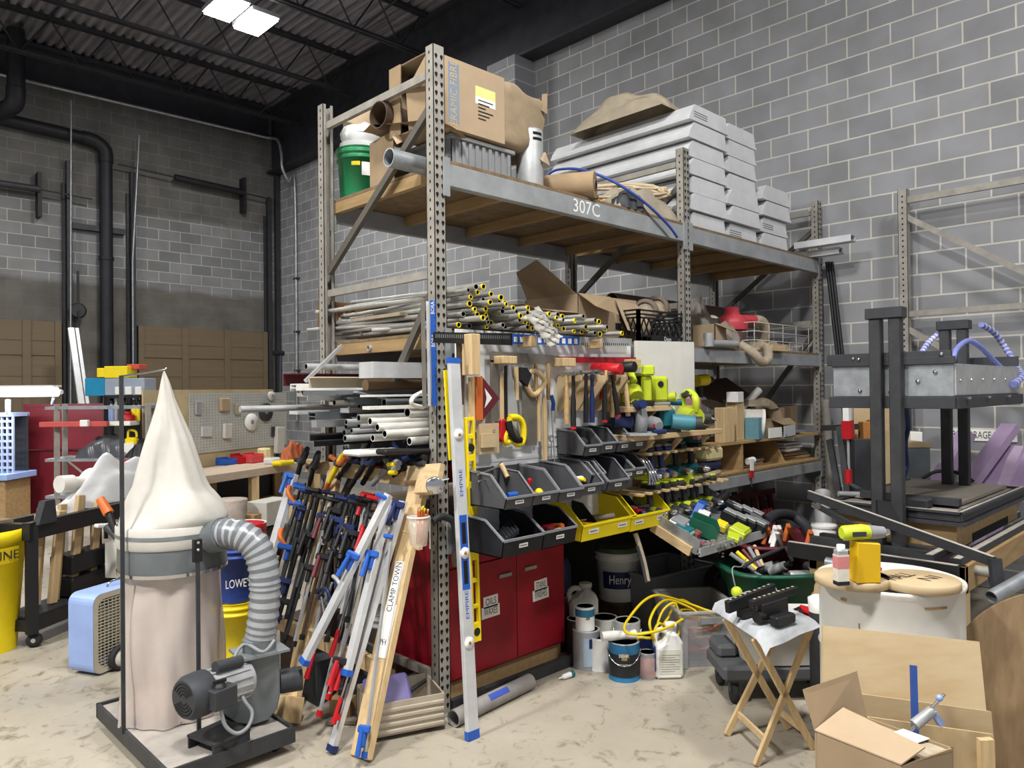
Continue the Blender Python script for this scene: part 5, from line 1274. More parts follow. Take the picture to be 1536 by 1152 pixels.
q0 = U(1183, 650, y=.0); solo('grey_card', MB().bar((q0.x - .1, -.005, 1.36), (q0.x + .12, -.005, 1.37), .01, .1), mat('grey_card', '#b7babd', .8, 0, .06, 8), 'folded grey card beside the white card', 'card')
bx3('cardboard_box', 'small brown box upright behind the grey card', 'box', (U(1186, 640, y=.3).x, .32, 1.315), (.14, .12, .26), .0, 'card')
bx3('cardboard_box', 'pale square carton at the far end of the cubby top', 'box', (4.35, .42, 1.315), (.5, .3, .25), .0, 'card_lt')
solo('magazine_pile', MB().box((4.25, .18, 1.325), (.5, .3, .018), RZ(.2)).box((4.3, .15, 1.345), (.4, .25, .018), RZ(-.1)), mat('mag', '#7d7f8e', .5, 0, .3, 14), 'pile of magazines and papers near the far rack post', 'papers', kind='stuff')
solo('aluminium_tube', MB().pipe((3.9, .6, U(1200, 612, y=.6).z), (5.0 - .05, .5, U(1255, 620, y=.5).z), .055, .1, 16), 'alu', 'polished tube lying at the far end behind the rack post', 'tube')
solo('dark_or_shade_sheet', MB().bar((3.4, .55, 1.42), (4.3, .4, 1.52), .5, .01, (0, .2, 1)), 'charcoal', 'thin dark sheet lying over the far boxes', 'sheet')
p = U(1095, 588, y=.55)
solo('board_offcut', MB().bar((p.x - .42, .55, p.z - .05), (p.x + .2, .5, p.z - .0), .5, .02, (-.1, -.65, 1)), mat('brown_board', '#5d4d40', .75, 0, .12, 5), 'large dark brown board leaning behind the tool shelf', 'board')
solo('board_offcut', MB().bar((p.x - .6, .35, p.z - .16), (p.x + .1, .4, p.z - .13), .35, .025, (0, -.5, 1)), 'wood_dusty', 'dusty board under the dark brown board', 'board')
solo('board_offcut', MB().bar((p.x - .35, .3, p.z - .1), (p.x - .05, .25, p.z - .1), .3, .06), 'wood_dusty', 'short thick dusty plank beside the yellow drill', 'board')
for i in range(3):
    solo('metal_strip', MB().bar(V((2.35 + .05 * i, -.02, 1.62)), V((2.62 + .06 * i, -.06, 1.53 - .01 * i)), .03, .006), 'alu', 'bright metal strip fanned out behind the lime blower', 'strip', 'bright strips behind the lime blower')
m = MB()
for i in range(16): m.box((rnd(2.7, 3.3), rnd(.15, .45), 1.33 + rnd(0, .24)), (rnd(.1, .25), rnd(.1, .2), .012), M.Rotation(rnd(-.5, .5), 3, 'Y') @ RZ(rnd(-1, 1)))
solo('veneer_scraps', m, 'kraft', 'tangle of kraft paper scraps on the cubby top', 'scraps', kind='stuff')
p = U(1050, 575, y=.25)
t = T('power_drill', 'yellow and black drill lying behind the off white board', 'drill', p)
t.part('body', MB().tube([p + V((-.06, 0, .02)), p + V((.1, 0, .03))], .05, 12), 'yellow'); t.part('handle', MB().tube([p + V((-.02, 0, 0)), p + V((0, 0, -.12))], .03, 10), 'black'); t.part('grip', MB().tube([p + V((.1, 0, .03)), p + V((.18, 0, .03))], .03, 10), 'black')
solo('bracket_strut', MB().bx(2.42, 2.46, -.05, -.02, 1.05, 1.3), 'pine_z', 'short pine upright beside the cream sponge', 'timber')
for i in range(9):
    q = U(1084 + 13 * i, 790, y=.55)
    solo('maroon_timber', MB().bar((q.x, .5, 0.0), (q.x + .02, .62, U(1084 + 13 * i, 738 + i * .5, y=.55).z), .085, .02, upv), 'maroon', 'dark maroon slat leaning in the row under the far bay', 'slat', 'maroon slats under the far bay')
solo('maroon_crossbar', MB().bar((3.5, .47, .72), (4.75, .47, .7), .03, .05), 'maroon', 'dark maroon rail across the leaning slats', 'rail')
solo('dark_or_shade_sheet', MB().bx(2.5, 4.8, 1.12, 1.14, 0, .93), 'black', 'black sheet added for shade at the back of the far bay', 'sheet')  # added sheet, its black stands in for the shade under the bay
solo('plywood_offcut', MB().bar((3.75, .42, .0), (3.75, .46, .62), .3, .015, upv), 'wood_dusty', 'pale plywood offcut before the maroon slats', 'board')
for i in range(4): solo('red_timber', MB().bar((3.95 + .08 * i, .1, .0), (3.95 + .06 * i, .2, .62), .035, .02, upv), mat('dusk_red', '#8e2b35', .5, 0, .12, 8), 'red slat standing behind the maroon tub', 'slat', 'red slats behind the maroon tub')
def can(name, label, px, py, r, h, body, top=None, lidm='can_metal', z=0, group=None, band=None, cat='paint can', open_=False, pos=None, handle=False):
    c = pos or U(px, py, z=z); c = V((c.x, c.y, z))
    if pos is None: c += V((.7, .72, 0)) * r
    t = T(name, label, cat, c, group=group)
    t.part('body', MB().lathe([(r, 0), (r, .004), (r * .985, .008), (r * .985, h - .01), (r, h - .006), (r, h)], c, 26), body)
    t.part('lid', MB().lathe([(r * .99, h), (r * .97, h + .003), (r * .86, h + .003), (r * .84, h - .004), (.001, h - .004)], c, 26), lidm)
    t.c = c; t.va = math.atan2(CP.y - c.y, CP.x - c.x)
    if top: t.part('top_band', MB().lathe([(r * .992, h * (1 - top[1])), (r * .992, h - .012)], c, 26, caps=False), top[0])
    if band: t.part('label', wraplabel(c, r * .985, h, t.va + band[1], t.va + band[2], h * band[3], h * band[4], .0015, 12), band[0])
    if handle: t.part('handle', MB().tube([c + V((r * 1.05 * math.cos(t.va + 1.5 - k * .3), r * 1.05 * math.sin(t.va + 1.5 - k * .3), h * (.8 - .35 * math.sin(PI * k / 10)))) for k in range(11)], .003, 5), 'chrome')
    return t
def cantext(t, s, h, z, r, mt_, w, off=0):
    a = t.va + off; n = V((math.cos(a), math.sin(a), 0)); X = V((-math.sin(a), math.cos(a), 0))
    t.text(s, t.c + n * (r + .003) + V((0, 0, z)), X, (0, 0, 1), h, mt_, w=w)
t = can('paint_can', 'grey paint can with a pale blue label carrying the small teal can', 882, 1007, .088, .24, 'can_metal', None, band=(mat('pale_blue', '#a9bccf', .6, 0, .1, 12), -.2, .9, .1, .85))
t.part('print', wraplabel(t.c, .088, .24, t.va + .2, t.va + .5, .14, .2, .002, 4), 'navy')
cz = t.c
t = can('paint_can', 'small white and teal can standing on the grey paint can', 0, 0, .062, .145, 'white', (mat('teal_blue', '#2b6f8c', .45, 0, .1, 8), .4), pos=cz + V((-.01, 0, 0)), z=.242)
t.part('print', wraplabel(t.c, .062, .145, t.va + .1, t.va + .5, .075, .088, .002, 4), mat('tan_ink', '#8a6f46', .7, 0, 0))
t = can('paint_can', 'black and blue paint can with a roller across its top', 940, 1025, .096, .225, 'label_blue', None, handle=True)
t.part('label', MB().lathe([(.0965, .03), (.0965, .165)], t.c, 26, caps=False), mat('paint_black', '#22252a', .4, 0, .08, 8))
t.part('badge', wraplabel(t.c, .0965, .2, t.va - .15, t.va + .5 - .3, .135, .175, .002, 5), mat('gold', '#9a8a55', .5, 0, .1, 14))
cantext(t, 'BEHR', .02, .163, .0985, 'white_ink', .06)
cantext(t, 'PAINT & PRIMER', .009, .11, .0985, 'white_ink', .08)
c = t.c
a = c + V((-.14, .06, .27)); b2 = c + V((.05, -.05, .262))
solo('paint_roller', MB().tube([a, a + (b2 - a) * .3, a + (b2 - a) * .7, b2], [.026, .03, .026, .03], 14), 'white', 'white fluffy roller sleeve lying on the black and blue can', 'roller')
t = can('paint_can', 'small can with a faded pink label between the black can and white jug', 974, 1021, .053, .155, 'can_metal', None, band=(mat('pink_label', '#b69a98', .6, 0, .2, 14), -1.2, 1.2, .08, .86))
t = can('paint_can', 'white can with red lettering behind the fluffy roller', 942, 985, .085, .27, 'white', None, handle=True, pos=U(941, 940, d=4.85))
cantext(t, 'KILZ', .05, .165, .087, mat('kilz_red', '#a31c36', .6, 0, 0), .12); cantext(t, 'PVA', .04, .105, .087, 'ink_blue', .1)
can('paint_can', 'dusty white can with a grey lid behind the small teal can', 905, 975, .088, .26, 'white_paint', None, 'steel_grey', pos=U(907, 940, d=4.95))
can('paint_can', 'white can standing behind the grey paint can', 905, 1000, .08, .2, 'white', None, pos=V((1.12, -.16, 0)))
can('paint_can', 'blue can between the small pink can and the red lettered can', 975, 1000, .06, .2, 'navy', None, pos=V((1.36, -.36, 0)))
for i, (x, y, m_, l) in enumerate(((1.19, .26, 'maroon', 'dark red can at the cabinet corner'), (1.2, .1, 'brown_steel', 'small dark rusty can at the cabinet corner'))):
    can('paint_can', l, 0, 0, .07, .24 + .12 * (1 - i), m_, None, pos=V((x, y, 0)))
p = U(927, 905, y=.3)
bk = bucket('bucket', 'white pail with a green lid and blue lettered label behind the paint cans', V((p.x, .3, .2)), .16, .38, 'white', 'green_lid' if mat('green_lid', '#47553f', .6, 0, .15, 8) else 0, bail=False)
c = V((p.x, .3, .2)); va = math.atan2(CP.y - c.y, CP.x - c.x)
bk.part('label', wraplabel(c, .150, 0, va - .75, va + .95, .1, .225, .002, 12, .158), 'navy')
n = V((math.cos(va + .1), math.sin(va + .1), 0)); bk.text('Henry', c + n * .165 + V((0, 0, .17)), V((-n.y, n.x, 0)), (0, 0, 1), .065, 'white_ink', w=.16)
solo('wood_block', MB().bx(p.x - .17, p.x + .17, .15, .5, 0, .198), 'brown_steel', 'dark crate under the white pail with the green lid', 'crate')
def jug(name, label, c, w, d, h, mt, capm, rz, lab=None, cat='jug'):
    t = T(name, label, cat, c, rz, None, local=True)
    pr = [(-w / 2, 0), (w / 2, 0), (w / 2, h * .62), (w * .18, h * .9), (-w * .1, h * .9), (-w * .1, h * .9), (-w / 2, h * .66)]
    t.part('body', MB().prism([(-w / 2, 0), (w / 2, 0), (w / 2, h * .66), (w * .3, h * .84), (-w * .05, h * .88), (-w * .1, h * .7), (-w * .5, h * .6)], (0, 0, 0), (1, 0, 0), (0, 0, 1), d), mt, bev=w * .1)
    t.part('handle', MB().tube(spline([(-w * .42, 0, h * .55), (-w * .46, 0, h * .74), (-w * .3, 0, h * .87), (-w * .02, 0, h * .84)], 5), w * .095, 10), mt)
    t.part('cap', MB().lathe([(w * .2, h * .84), (w * .2, h * .9), (w * .22, h * .9), (w * .22, h * .99), (w * .19, h)], (w * .13, 0, 0), 18), capm)
    if lab: t.part('label', MB().bx(-w * .38, w * .44, -d / 2 - .0015, -d / 2, h * .1, h * .55), lab)
    return t
c = U(1008, 1020, z=0) + V((.03, .05, 0))
t = jug('jug', 'tall white plastic jug with a ribbed cap before the clear tote', c, .17, .11, .33, 'white', 'white_paint', -.72, mat('jug_label', '#c9c9bb', .7, 0, .06, 20))
t.part('side_label', MB().bx(-.0865, -.085, -.05, .05, .05, .2), 'ink_blue')
m = MB()
for k in range(8): m.bx(-.05, .06 - .03 * (k % 3 == 0), -.0573, -.0567, .05 + k * .014, .053 + k * .014)
t.part('label_print', m, 'grey')
p = U(873, 905, y=.15)
solo('shelf_crate', MB().bx(p.x - .12, p.x + .2, .05, .5, 0, p.z - .12), 'brown_steel', 'dark box under the white jug beside the cabinet', 'box')
t = jug('jug', 'dusty white jug with a lime label beside the red cabinet', V((p.x, .15, p.z - .12)), .2, .14, .26, 'cloth', 'cloth', -.6, None); t.part('label', MB().bx(-.08, .09, -.072, -.07, .0, .05), 'lime')
solo('blue_drum', MB().lathe([(.14, 0), (.15, .02), (.15, .3), (.13, .36), (.05, .38), (.001, .38)], (p.x + .12, .55, p.z - .14), 20), mat('dusty_blue', '#2d4f86', .55, 0, .3, 6, col2='#6a6460'), 'dusty blue container behind the dusty white jug', 'container')
solo('blue_drum', MB().lathe([(.17, 0), (.17, .55), (.12, .6), (.001, .6)], (p.x + .12, .75, 0), 20), 'navy', 'tall dark blue drum standing deep under the rack', 'drum')
c0 = U(838, 1018, z=.015); c1 = U(860, 1010, z=.02)
t = T('caulk_tube', 'small white squeeze tube lying on the floor before the cabinet', 'tube', c0)
t.part('tube', MB().tube([c0, c0 + (c1 - c0) * .25, c0 + (c1 - c0) * .3, c1], [.003, .006, .016, .018], 12), 'white'); t.part('cap', MB().tube([c0 + (c1 - c0) * .8, c1 + (c1 - c0) * .02], .0185, 12), 'teal')
def tote(name, label, c, rz, w, d, h, mt, rim, cat='tote', group=None, flare=.05):
    t = T(name, label, cat, c, rz, group, local=True)
    def wall(a0, a1, b0, b1): return [a0, a1, b1, b0]
    W, D = w / 2, d / 2; f = flare; th = .006; m = MB()
    bot = [(-W + f, -D + f, 0), (W - f, -D + f, 0), (W - f, D - f, 0), (-W + f, D - f, 0)]; top = [(-W, -D, h), (W, -D, h), (W, D, h), (-W, D, h)]
    for i in range(4):
        j = (i + 1) % 4; nrm = (V(bot[j]) - V(bot[i])).cross(V(top[i]) - V(bot[i]))
        m.sheet([bot[i], bot[j], top[j], top[i]], -th, nrm)
    m.sheet([(p[0], p[1], .003) for p in bot], .006, (0, 0, 1))
    t.part('body', m, mt)
    m = MB()
    for i in range(4): m.bar(top[i], top[(i + 1) % 4], .025, .018)
    t.part('rim', m, rim, bev=.004)
    return t
c = U(1072, 1000, z=0) + V((.12, .2, 0))
tt = tote('storage_tote', 'clear plastic tote full of red and yellow cords on the floor', c, -.75 + .1, .42, .55, .36, 'tote', 'tote')
tt.part('corner_rib', MB().bx(-.2, -.16, -.262, -.25, .01, .34).bx(.14, .18, -.262, -.25, .01, .34), 'tote'); tt.part('handle', MB().bx(-.08, .08, -.292, -.278, .29, .33), 'grey')
def coil(c, rx, ry, rz, n, r, mt_, seed=0, turns=9):
    random.seed(seed); pts = []
    for k in range(n):
        a = turns * 2 * PI * k / n
        pts.append(V(c) + V((rx * math.cos(a) * (.7 + .3 * math.sin(k * .9 + seed)), ry * math.sin(a) * (.7 + .3 * math.cos(k * .7 + seed)), rz * (.5 + .5 * math.sin(a * .37 + seed)))))
    return MB().tube(spline(pts, 2), r, 6)
solo('cord_bundle', coil(c + V((0, 0, .05)), .13, .16, .2, 70, .009, 'red', 3), mat('cord_red', '#a8383a', .5, 0, .1, 8), 'red extension cord coiled inside the clear tote', 'cord')
solo('cord_bundle', coil(c + V((.03, 0, .04)), .12, .17, .22, 60, .008, 'y', 8), 'cord_yellow', 'yellow cord coiled with the red one inside the clear tote', 'cord')
random.seed(5)
c = V((2.2, .12, 0))
tg = tote('storage_tote', 'large grey translucent tote behind the yellow cord', c, -.15, .7, .5, .42, mat('tote_grey', '#8b8d92', .4, 0, .1, 6, alpha=.8), 'tote_grey')
pts = [U(1105, 920, y=-.75), U(1070, 918, y=-.6), U(1040, 908, y=-.45), U(1010, 898, y=-.4), U(985, 893, y=-.4), U(965, 902, y=-.4), U(945, 925, y=-.42), U(936, 942, y=-.44), U(945, 951, y=-.5), U(975, 949, y=-.6), U(1005, 940, y=-.6), U(1030, 925, y=-.55), U(1045, 918, y=-.5), U(1020, 905, y=-.42), U(1000, 900, y=-.4), U(985, 910, y=-.45), U(975, 930, y=-.5), U(976, 945, y=-.52), U(983, 960, y=-.5), U(985, 940, y=-.45), U(995, 915, y=-.45), U(1012, 905, y=-.48), U(1020, 930, y=-.5), U(1015, 955, y=-.5), U(990, 935, y=-.5), U(980, 955, y=-.5), U(985, 975, y=-.5), U(972, 1000, y=-.5)]
solo('extension_cord', MB().tube(spline(pts, 6), .0085, 7), 'cord_yellow', 'yellow extension cord looping out of the totes over the paint cans', 'cord')
pts = [U(946, 958, y=-.4), U(960, 956, y=-.45), U(980, 955, y=-.5), U(1000, 930, y=-.45), U(1020, 900, y=-.4), U(1050, 915, y=-.42), U(1080, 925, y=-.4)]
solo('extension_cord', MB().tube(spline(pts, 6), .0085, 7), 'cord_yellow', 'second yellow cord end lying over the red lettered can', 'cord')
p = V((2.35, -.35, 0))
t = T('shop_motor', 'dark greasy machine with wires under the battery tray', 'machine', p)
t.part('body', MB().lathe([(.17, 0), (.18, .25), (.15, .4), (.1, .46), (.001, .47)], p, 18), 'black'); t.part('bracket', MB().bar(p + V((-.15, -.1, .45)), p + V((.15, -.05, .5)), .1, .02), 'alu_dull')
t.part('wire_ring', MB().tube([p + V((.1 * math.cos(k * .42), -.12, .55 + .1 * math.sin(k * .42))) for k in range(16)], .01, 6), 'grey')
m = MB()
for i in range(12): m.tube(spline([p + V((rnd(-.2, .2), rnd(-.2, 0), .5 + rnd(-.1, .15))) for _ in range(4)], 3), .006, 5)
t.part('wiring', m, 'charcoal')
solo('dark_block', MB().bx(1.3, 2.3, .75, 1.1, 0, .8), 'black', 'dark cabinet deep under the rack', 'cabinet')  # plain black box behind the floor items
X0 = 2.2; YN = -1.9
yf = U(1250, 590, x=X0).y
t = T('forming_press', 'dark steel frame press with galvanised heater box above a flat bed', 'machine', (2.9, -1.55, .8))
cw = .066
ca = U(1315.5, 590, x=X0 - .05); cb_ = U(1345, 590, x=X0 - .05)
zt = U(1330, 478, x=X0 - .05).z
xr = 3.5
for (x, y) in ((X0 - .05, ca.y), (X0 - .05, cb_.y), (xr, ca.y), (xr, cb_.y)):
    t.part('column', MB().bx(x - cw / 2, x + cw / 2, y - cw / 2, y + cw / 2, .80, zt), 'dark_iron', bev=.005)
for x in (X0 - .05, xr):
    t.part('cap_plate', MB().bx(x - .045, x + .045, cb_.y - .05, ca.y + .05, zt, zt + .065), 'charcoal', bev=.004)
zb1, zb2 = U(1430, 595, x=X0).z, U(1430, 545, x=X0).z
m = MB().bx(X0, 3.72, YN, yf, zb1, zb2)
box = t.part('heater_box', m, 'galv', bev=.004)
for (px, py) in ((1336, 588), (1290, 586), (1403, 558), (1377, 572)):
    t.part('bolt', MB().lathe([(.012, 0), (.012, .01), (.001, .012)], U(px, py, x=X0 - .002), 8, 0, AX((-1, 0, 0))), 'chrome', parent=box)
for k in range(6): t.part('bolt', MB().lathe([(.009, 0), (.009, .008), (.001, .01)], U(1440 + 17 * k, 570 - k * .3, y=YN - .01), 8, 0, AX((0, -1, 0))), 'chrome', parent=box)
t.part('side_panel', MB().bx(2.21, 3.70, YN - .008, YN, zb1 + .01, zb2 - .01), 'alu_dull', parent=box)
zz = U(1335, 537, x=X0 - .06).z
t.part('upper_rail', MB().bx(X0 - .02, X0 + .01, U(1428, 535, x=X0).y, yf + .03, zz - .035, zz + .035), 'charcoal', bev=.003)
t.part('upper_rail', MB().bx(3.70, 3.73, YN, yf, zz - .035, zz + .035), 'charcoal')
for (a, c) in (((X0 - .01, YN - .01, zb1 - .035), (X0 - .01, yf + .02, zb1 - .035)), ((X0 - .01, YN - .01, zb2 + .02), (X0 - .01, yf, zb2 + .02)), ((X0, YN - .01, zb1 - .035), (3.74, YN - .01, zb1 - .035)), ((3.73, YN, zb1 - .035), (3.73, yf, zb1 - .035))):
    t.part('angle_rail', MB().bar(a, c, .025, .07 if a[2] < zb1 else .045), 'charcoal', bev=.003)
m = MB()
for k in range(3):
    q = U(1452 + 30 * k, 597 - k * 1.5, y=YN - .03); m.bar(q - V((.03, 0, 0)), q + V((.03, 0, 0)), .02, .012)
for (px, py) in ((1280, 538), (1288, 539), (1412, 531)): 
    q = U(px, py, x=X0 - .022); m.lathe([(.011, 0), (.011, .008), (.001, .01)], q, 8, 0, AX((-1, 0, 0)))
t.part('fastener', m, 'chrome')
def wrapcord(path, r, name, label):
    tt_ = T(name, label, 'hose', path[0])
    tt_.part('hose', MB().tube(path, r, 8), mat('hose_violet', '#7b83c8', .5, 0, .1, 8))
    m = MB()
    for i in range(1, len(path) - 1):
        d = (path[i + 1] - path[i - 1]).normalized(); p = path[i]
        m.tube([p - d * .009, p + d * .009], r * 1.12, 8)
    tt_.part('spiral_wrap', m, mat('wrap_white', '#c9cbe6', .6, 0, .06, 8))
wrapcord(spline([U(1472, 487, y=-1.6), U(1492, 500, y=-1.62), U(1510, 525, y=-1.68), U(1525, 550, y=-1.8), U(1532, 565, y=-1.9), U(1520, 577, y=-1.93)], 4), .022, 'cable_loom', 'violet and white wrapped hose arcing right of the press')
wrapcord(spline([U(1424, 488, y=-1.5), U(1408, 500, y=-1.45), U(1392, 515, y=-1.4), U(1382, 530, y=-1.4)], 4), .018, 'cable_loom', 'violet wrapped hose running left from the rear cap of the press')
solo('cable_loom', MB().tube(spline([U(1429, 545, y=-1.75), U(1434, 525, y=-1.75), U(1452, 511, y=-1.75), U(1470, 520, y=-1.78), U(1490, 540, y=-1.8), U(1508, 556, y=-1.84), U(1524, 557, y=-1.88)], 5), .017, 8), 'hose_violet', 'plain violet hose looping low in front of the rear columns', 'hose')
solo('cable_loom', MB().tube(spline([U(1359, 607, y=-1.5), U(1362, 640, y=-1.5), U(1358, 665, y=-1.5), U(1360, 700, y=-1.48), U(1354, 722, y=-1.48)], 5), .016, 8), 'navy', 'dark blue hose hanging behind the front columns of the press', 'hose')
zp = 1.03
t = T('press_bed', 'flat press bed with steel angle rim and dusty mesh on a wooden box', 'bed', (3.0, -1.5, .8))
x0, x1, y0, y1 = 2.28, 3.78, -1.9, -1.16
m = MB()
for (a, c) in (((x0, y0, zp), (x1, y0, zp)), ((x1, y0, zp), (x1, y1, zp)), ((x1, y1, zp), (x0, y1, zp)), ((x0, y1, zp), (x0, y0, zp))):
    m.bar(a, c, .05, .012).bar(V(a) - V((0, 0, .025)), V(c) - V((0, 0, .025)), .02, .05)
t.part('rim', m, 'dark_iron'); we = mat('worn_lit_edge', '#b3aea4', .6, .1, .15, 12)  # pale top strips: worn, dusty steel with overhead light painted in
m = MB()
for (a, c) in (((x0, y0, zp), (x1, y0, zp)), ((x1, y0, zp), (x1, y1, zp)), ((x0, y1, zp), (x0, y0, zp))): m.bar(V(a) + V((0, 0, .007)), V(c) + V((0, 0, .007)), .016, .003)
t.part('rim_edge', m, we)
m = MB().bx(x0 - .03, x1 + .03, y0 - .03, y1 + .03, zp - .075, zp - .055)
t.part('lower_rim', m, 'dark_iron')
t.part('mesh_screen', MB().bx(x0 + .25, x1 - .08, y0 + .08, y1 - .05, zp + .0, zp + .02), mat('mesh_dust', '#8d857b', .9, 0, .12, 40))
t.part('inner_plate', MB().bx(x0, x1, y0, y1, zp - .04, zp - .01), 'dust')
t.part('clamp_bar', MB().bx(x0 + .2, x0 + .26, y0 + .06, y1 - .1, zp + .01, zp + .05), 'charcoal')
t.part('clamp_block', MB().bx(x0 + .08, x0 + .2, y0 + .2, y0 + .4, zp - .01, zp + .05), 'charcoal', bev=.01)
t.part('hinge', MB().tube(spline([(3.75, -1.6, zp + .02), (3.75, -1.5, zp + .08), (3.75, -1.35, zp + .08), (3.75, -1.25, zp + .02)], 4), .015, 6), 'charcoal')
t.part('box', MB().bx(x0 + .04, x1 - .02, y0 + .03, y1 - .02, .81, zp - .075), 'pine_dk', bev=.003)
m = MB()
for px in (1376, 1398):
    q = U(px, 776, x=x0 + .04); m.lathe([(.03, 0), (.03, .004)], q + V((-.003, 0, 0)), 14, 0, AX((-1, 0, 0)))
t.part('port_hole', m, 'hole_black')
m = MB().bx(x0 + .35, x1 - .3, y0 + .026, y0 + .032, .81, .86)
t.part('slot', m, 'hole_black')
t = T('press_bench', 'heavy pine bench with dark steel rails carrying the press', 'bench', (3.0, -1.5, 0))
bx0, bx1, by0, by1, bz = 2.06, 4.1, -1.98, -1.1, .79
t.part('apron', MB().bx(bx0, bx1, by0, by0 + .05, .62, bz - .02), 'pine_dkx', bev=.004)
t.part('apron', MB().bx(bx0, bx0 + .05, by0, by1, .62, bz - .02), 'pine_dk', bev=.004)
t.part('apron', MB().bx(bx0, bx1, by1 - .05, by1, .62, bz - .02), 'pine_dkx')
for (x, y) in ((bx0, by0), (bx0, by1 - .1), (bx1 - .1, by0), (bx1 - .1, by1 - .1)): t.part('leg', MB().bx(x + .005, x + .1, y + .005, y + .1, 0, .62), 'pine_z', bev=.004)
for y in (by0 + .02, by0 + .16): t.part('rail', MB().bx(bx0 - .0, bx1, y, y + .06, bz - .02, bz + .02), 'dark_iron'); t.part('rail_edge', MB().bx(bx0, bx1, y + .005, y + .04, bz + .02, bz + .023), 'worn_lit_edge')
for x in (bx0 + .02, bx0 + .16): t.part('rail', MB().bx(x, x + .05, by0 + .2, by1, bz - .02, bz + .03), 'dark_iron')
t.part('side_channel', MB().bar((bx0 - .06, by0 + .02, .74), (bx0 - .06, by1 + .1, .74), .05, .09), 'black'); t.part('channel_edge', MB().bar((bx0 - .06, by0 + .02, .787), (bx0 - .06, by1 + .1, .787), .03, .003), 'worn_lit_edge')
t.part('roller', MB().tube([(bx0 - .09, by0 + .1, .68), (bx0 - .09, by1 - .15, .7)], .03, 12), 'galv')
m = MB().tube([(2.25, by0 - .0, .72), (2.25, by0 - .08, .72)], .03, 12)
k = t.part('crank', m, 'steel_grey'); t.part('crank_arm', MB().bar((2.25, by0 - .07, .72), (2.3, by0 - .1, .52), .025, .02), 'charcoal', parent=k)
a = U(1213, 742, d=4.75); b2 = U(1360, 797, d=4.1); c = U(1491, 843, d=3.75)
t = T('press_lever', 'long flat black lever bar sloping across the front of the press', 'lever', c)
t.part('bar', MB().bar(a, c, .025, .05, (0, 0, 1)), 'dark_iron'); t.part('bar_edge', MB().bar(a + V((0, 0, .0265)), c + V((0, 0, .0265)), .022, .002, (0, 0, 1)), 'worn_lit_edge'); e = U(1498, 893, d=3.72); t.part('drop_link', MB().bar(U(1492, 838, d=3.74), e, .03, .055, (.7, -.7, 0)), 'dark_iron')
a2 = U(1222, 757, d=4.72); t.part('brace', MB().bar(a2, U(1285, 792, d=4.4), .012, .035), 'charcoal')
t.part('pivot_plate', MB().bar(U(1331, 752, d=4.45), U(1333, 788, d=4.4), .13, .02, (-.7, -.7, 0)), 'black'); t.part('pivot_bolt', MB().tube([a2 + V((0, 0, .0)), a2 + V((-.04, -.04, 0))], .022, 10), 'chrome')
a = U(1487, 896, d=3.6); b2 = U(1560, 855, d=3.72)
solo('steel_pipe', MB().pipe(a, b2, .033, .14, 18), 'galv', 'open grey steel pipe pointing in at the right edge below the lever', 'pipe')
p = U(1273, 718, d=5.0)
t = T('toggle_clamp', 'red handled toggle clamp at the left corner of the press bed', 'clamp', p - V((0, 0, .1)))
t.part('handle', MB().tube([p + V((0, 0, .06)), p - V((0, 0, .03))], .025, 10), 'red'); t.part('lever', MB().bar(p - V((0, 0, .03)), p + V((.15, -.12, -.13)), .02, .02), 'chrome'); t.part('arm', MB().tube([p + V((-.05, .05, -.1)), p + V((.3, -.3, -.12))], .018, 8), 'alu_dull')
dc = U(1334, 865, z=.9); dc.z = 0
t = T('steel_drum', 'scuffed white steel drum standing before the press bench', 'drum', dc)
r = .303
t.part('shell', MB().lathe([(r * .98, .0), (r, .015), (r * .985, .03), (r * .985, .29), (r * 1.01, .3), (r * .985, .31), (r * .985, .58), (r * 1.01, .59), (r * .985, .6), (r * .985, .87), (r * 1.01, .885), (r * 1.01, .9), (r * .97, .9), (r * .96, .885), (.001, .88)], dc, 44), 'drum_white')
t.part('bung', MB().lathe([(.03, .88), (.03, .895), (.001, .9)], dc + V((.16, .12, 0)), 14), 'red')
va = math.atan2(CP.y - dc.y, CP.x - dc.x)
m = MB()
for (a0, w, z0, h) in ((-.55, .05, .62, .06), (-.5, .08, .69, .012), (-.1, .05, .64, .05), (.45, .35, .835, .01), (-.42, .02, .66, .09), (-.7, .1, .83, .012)):
    g = wraplabel(dc, r * .986, 0, va + a0, va + a0 + w, z0, z0 + h, .0015, 3); m.add(g.v, g.f)
t.part('rust_mark', m, mat('rust', '#a98a5e', .8, 0, .25, 20))
def disc(name, label, px, py, rr, mt='plyface'):
    q = U(px, py, z=.94); q.z = .901
    tt_ = T(name, label, 'disc', q); tt_.part('disc', MB().lathe([(rr - .006, 0), (rr, .006), (rr, .032), (rr - .005, .038), (.001, .038)], q, 40), mt); return tt_, q
d1, q1 = disc('wooden_disc', 'plain round wooden disc under the yellow block on the white drum', 1278, 862, .155)
d2, q2 = disc('wooden_disc', 'round wooden disc with branded letters on the white drum', 1378, 866, .162)
X = V((.93, -.37, 0)); Y = V((.37, .93, 0)); Xr = (X * .985 + Y * .17).normalized(); Yr = V((-Xr.y, Xr.x, 0))
d2.text('HALL', q2 + V((-.02, .06, .0386)) + Xr * -.02, Xr, Yr, .065, mat('burn', '#3a2a26', .8, 0, 0), w=.16)
d2.text('NI', q2 + V((.02, -.04, .0386)), Xr, Yr, .06, 'burn', w=.10)
q = U(1262, 878, z=.94); q.z = .94
tt_ = T('oil_tin', 'small square tin with a red and white label on the plain disc', 'tin', q)
tt_.part('body', MB().box(q + V((0, 0, .075)), (.05, .035, .15), RZ(-.6)), 'can_metal', bev=.004)
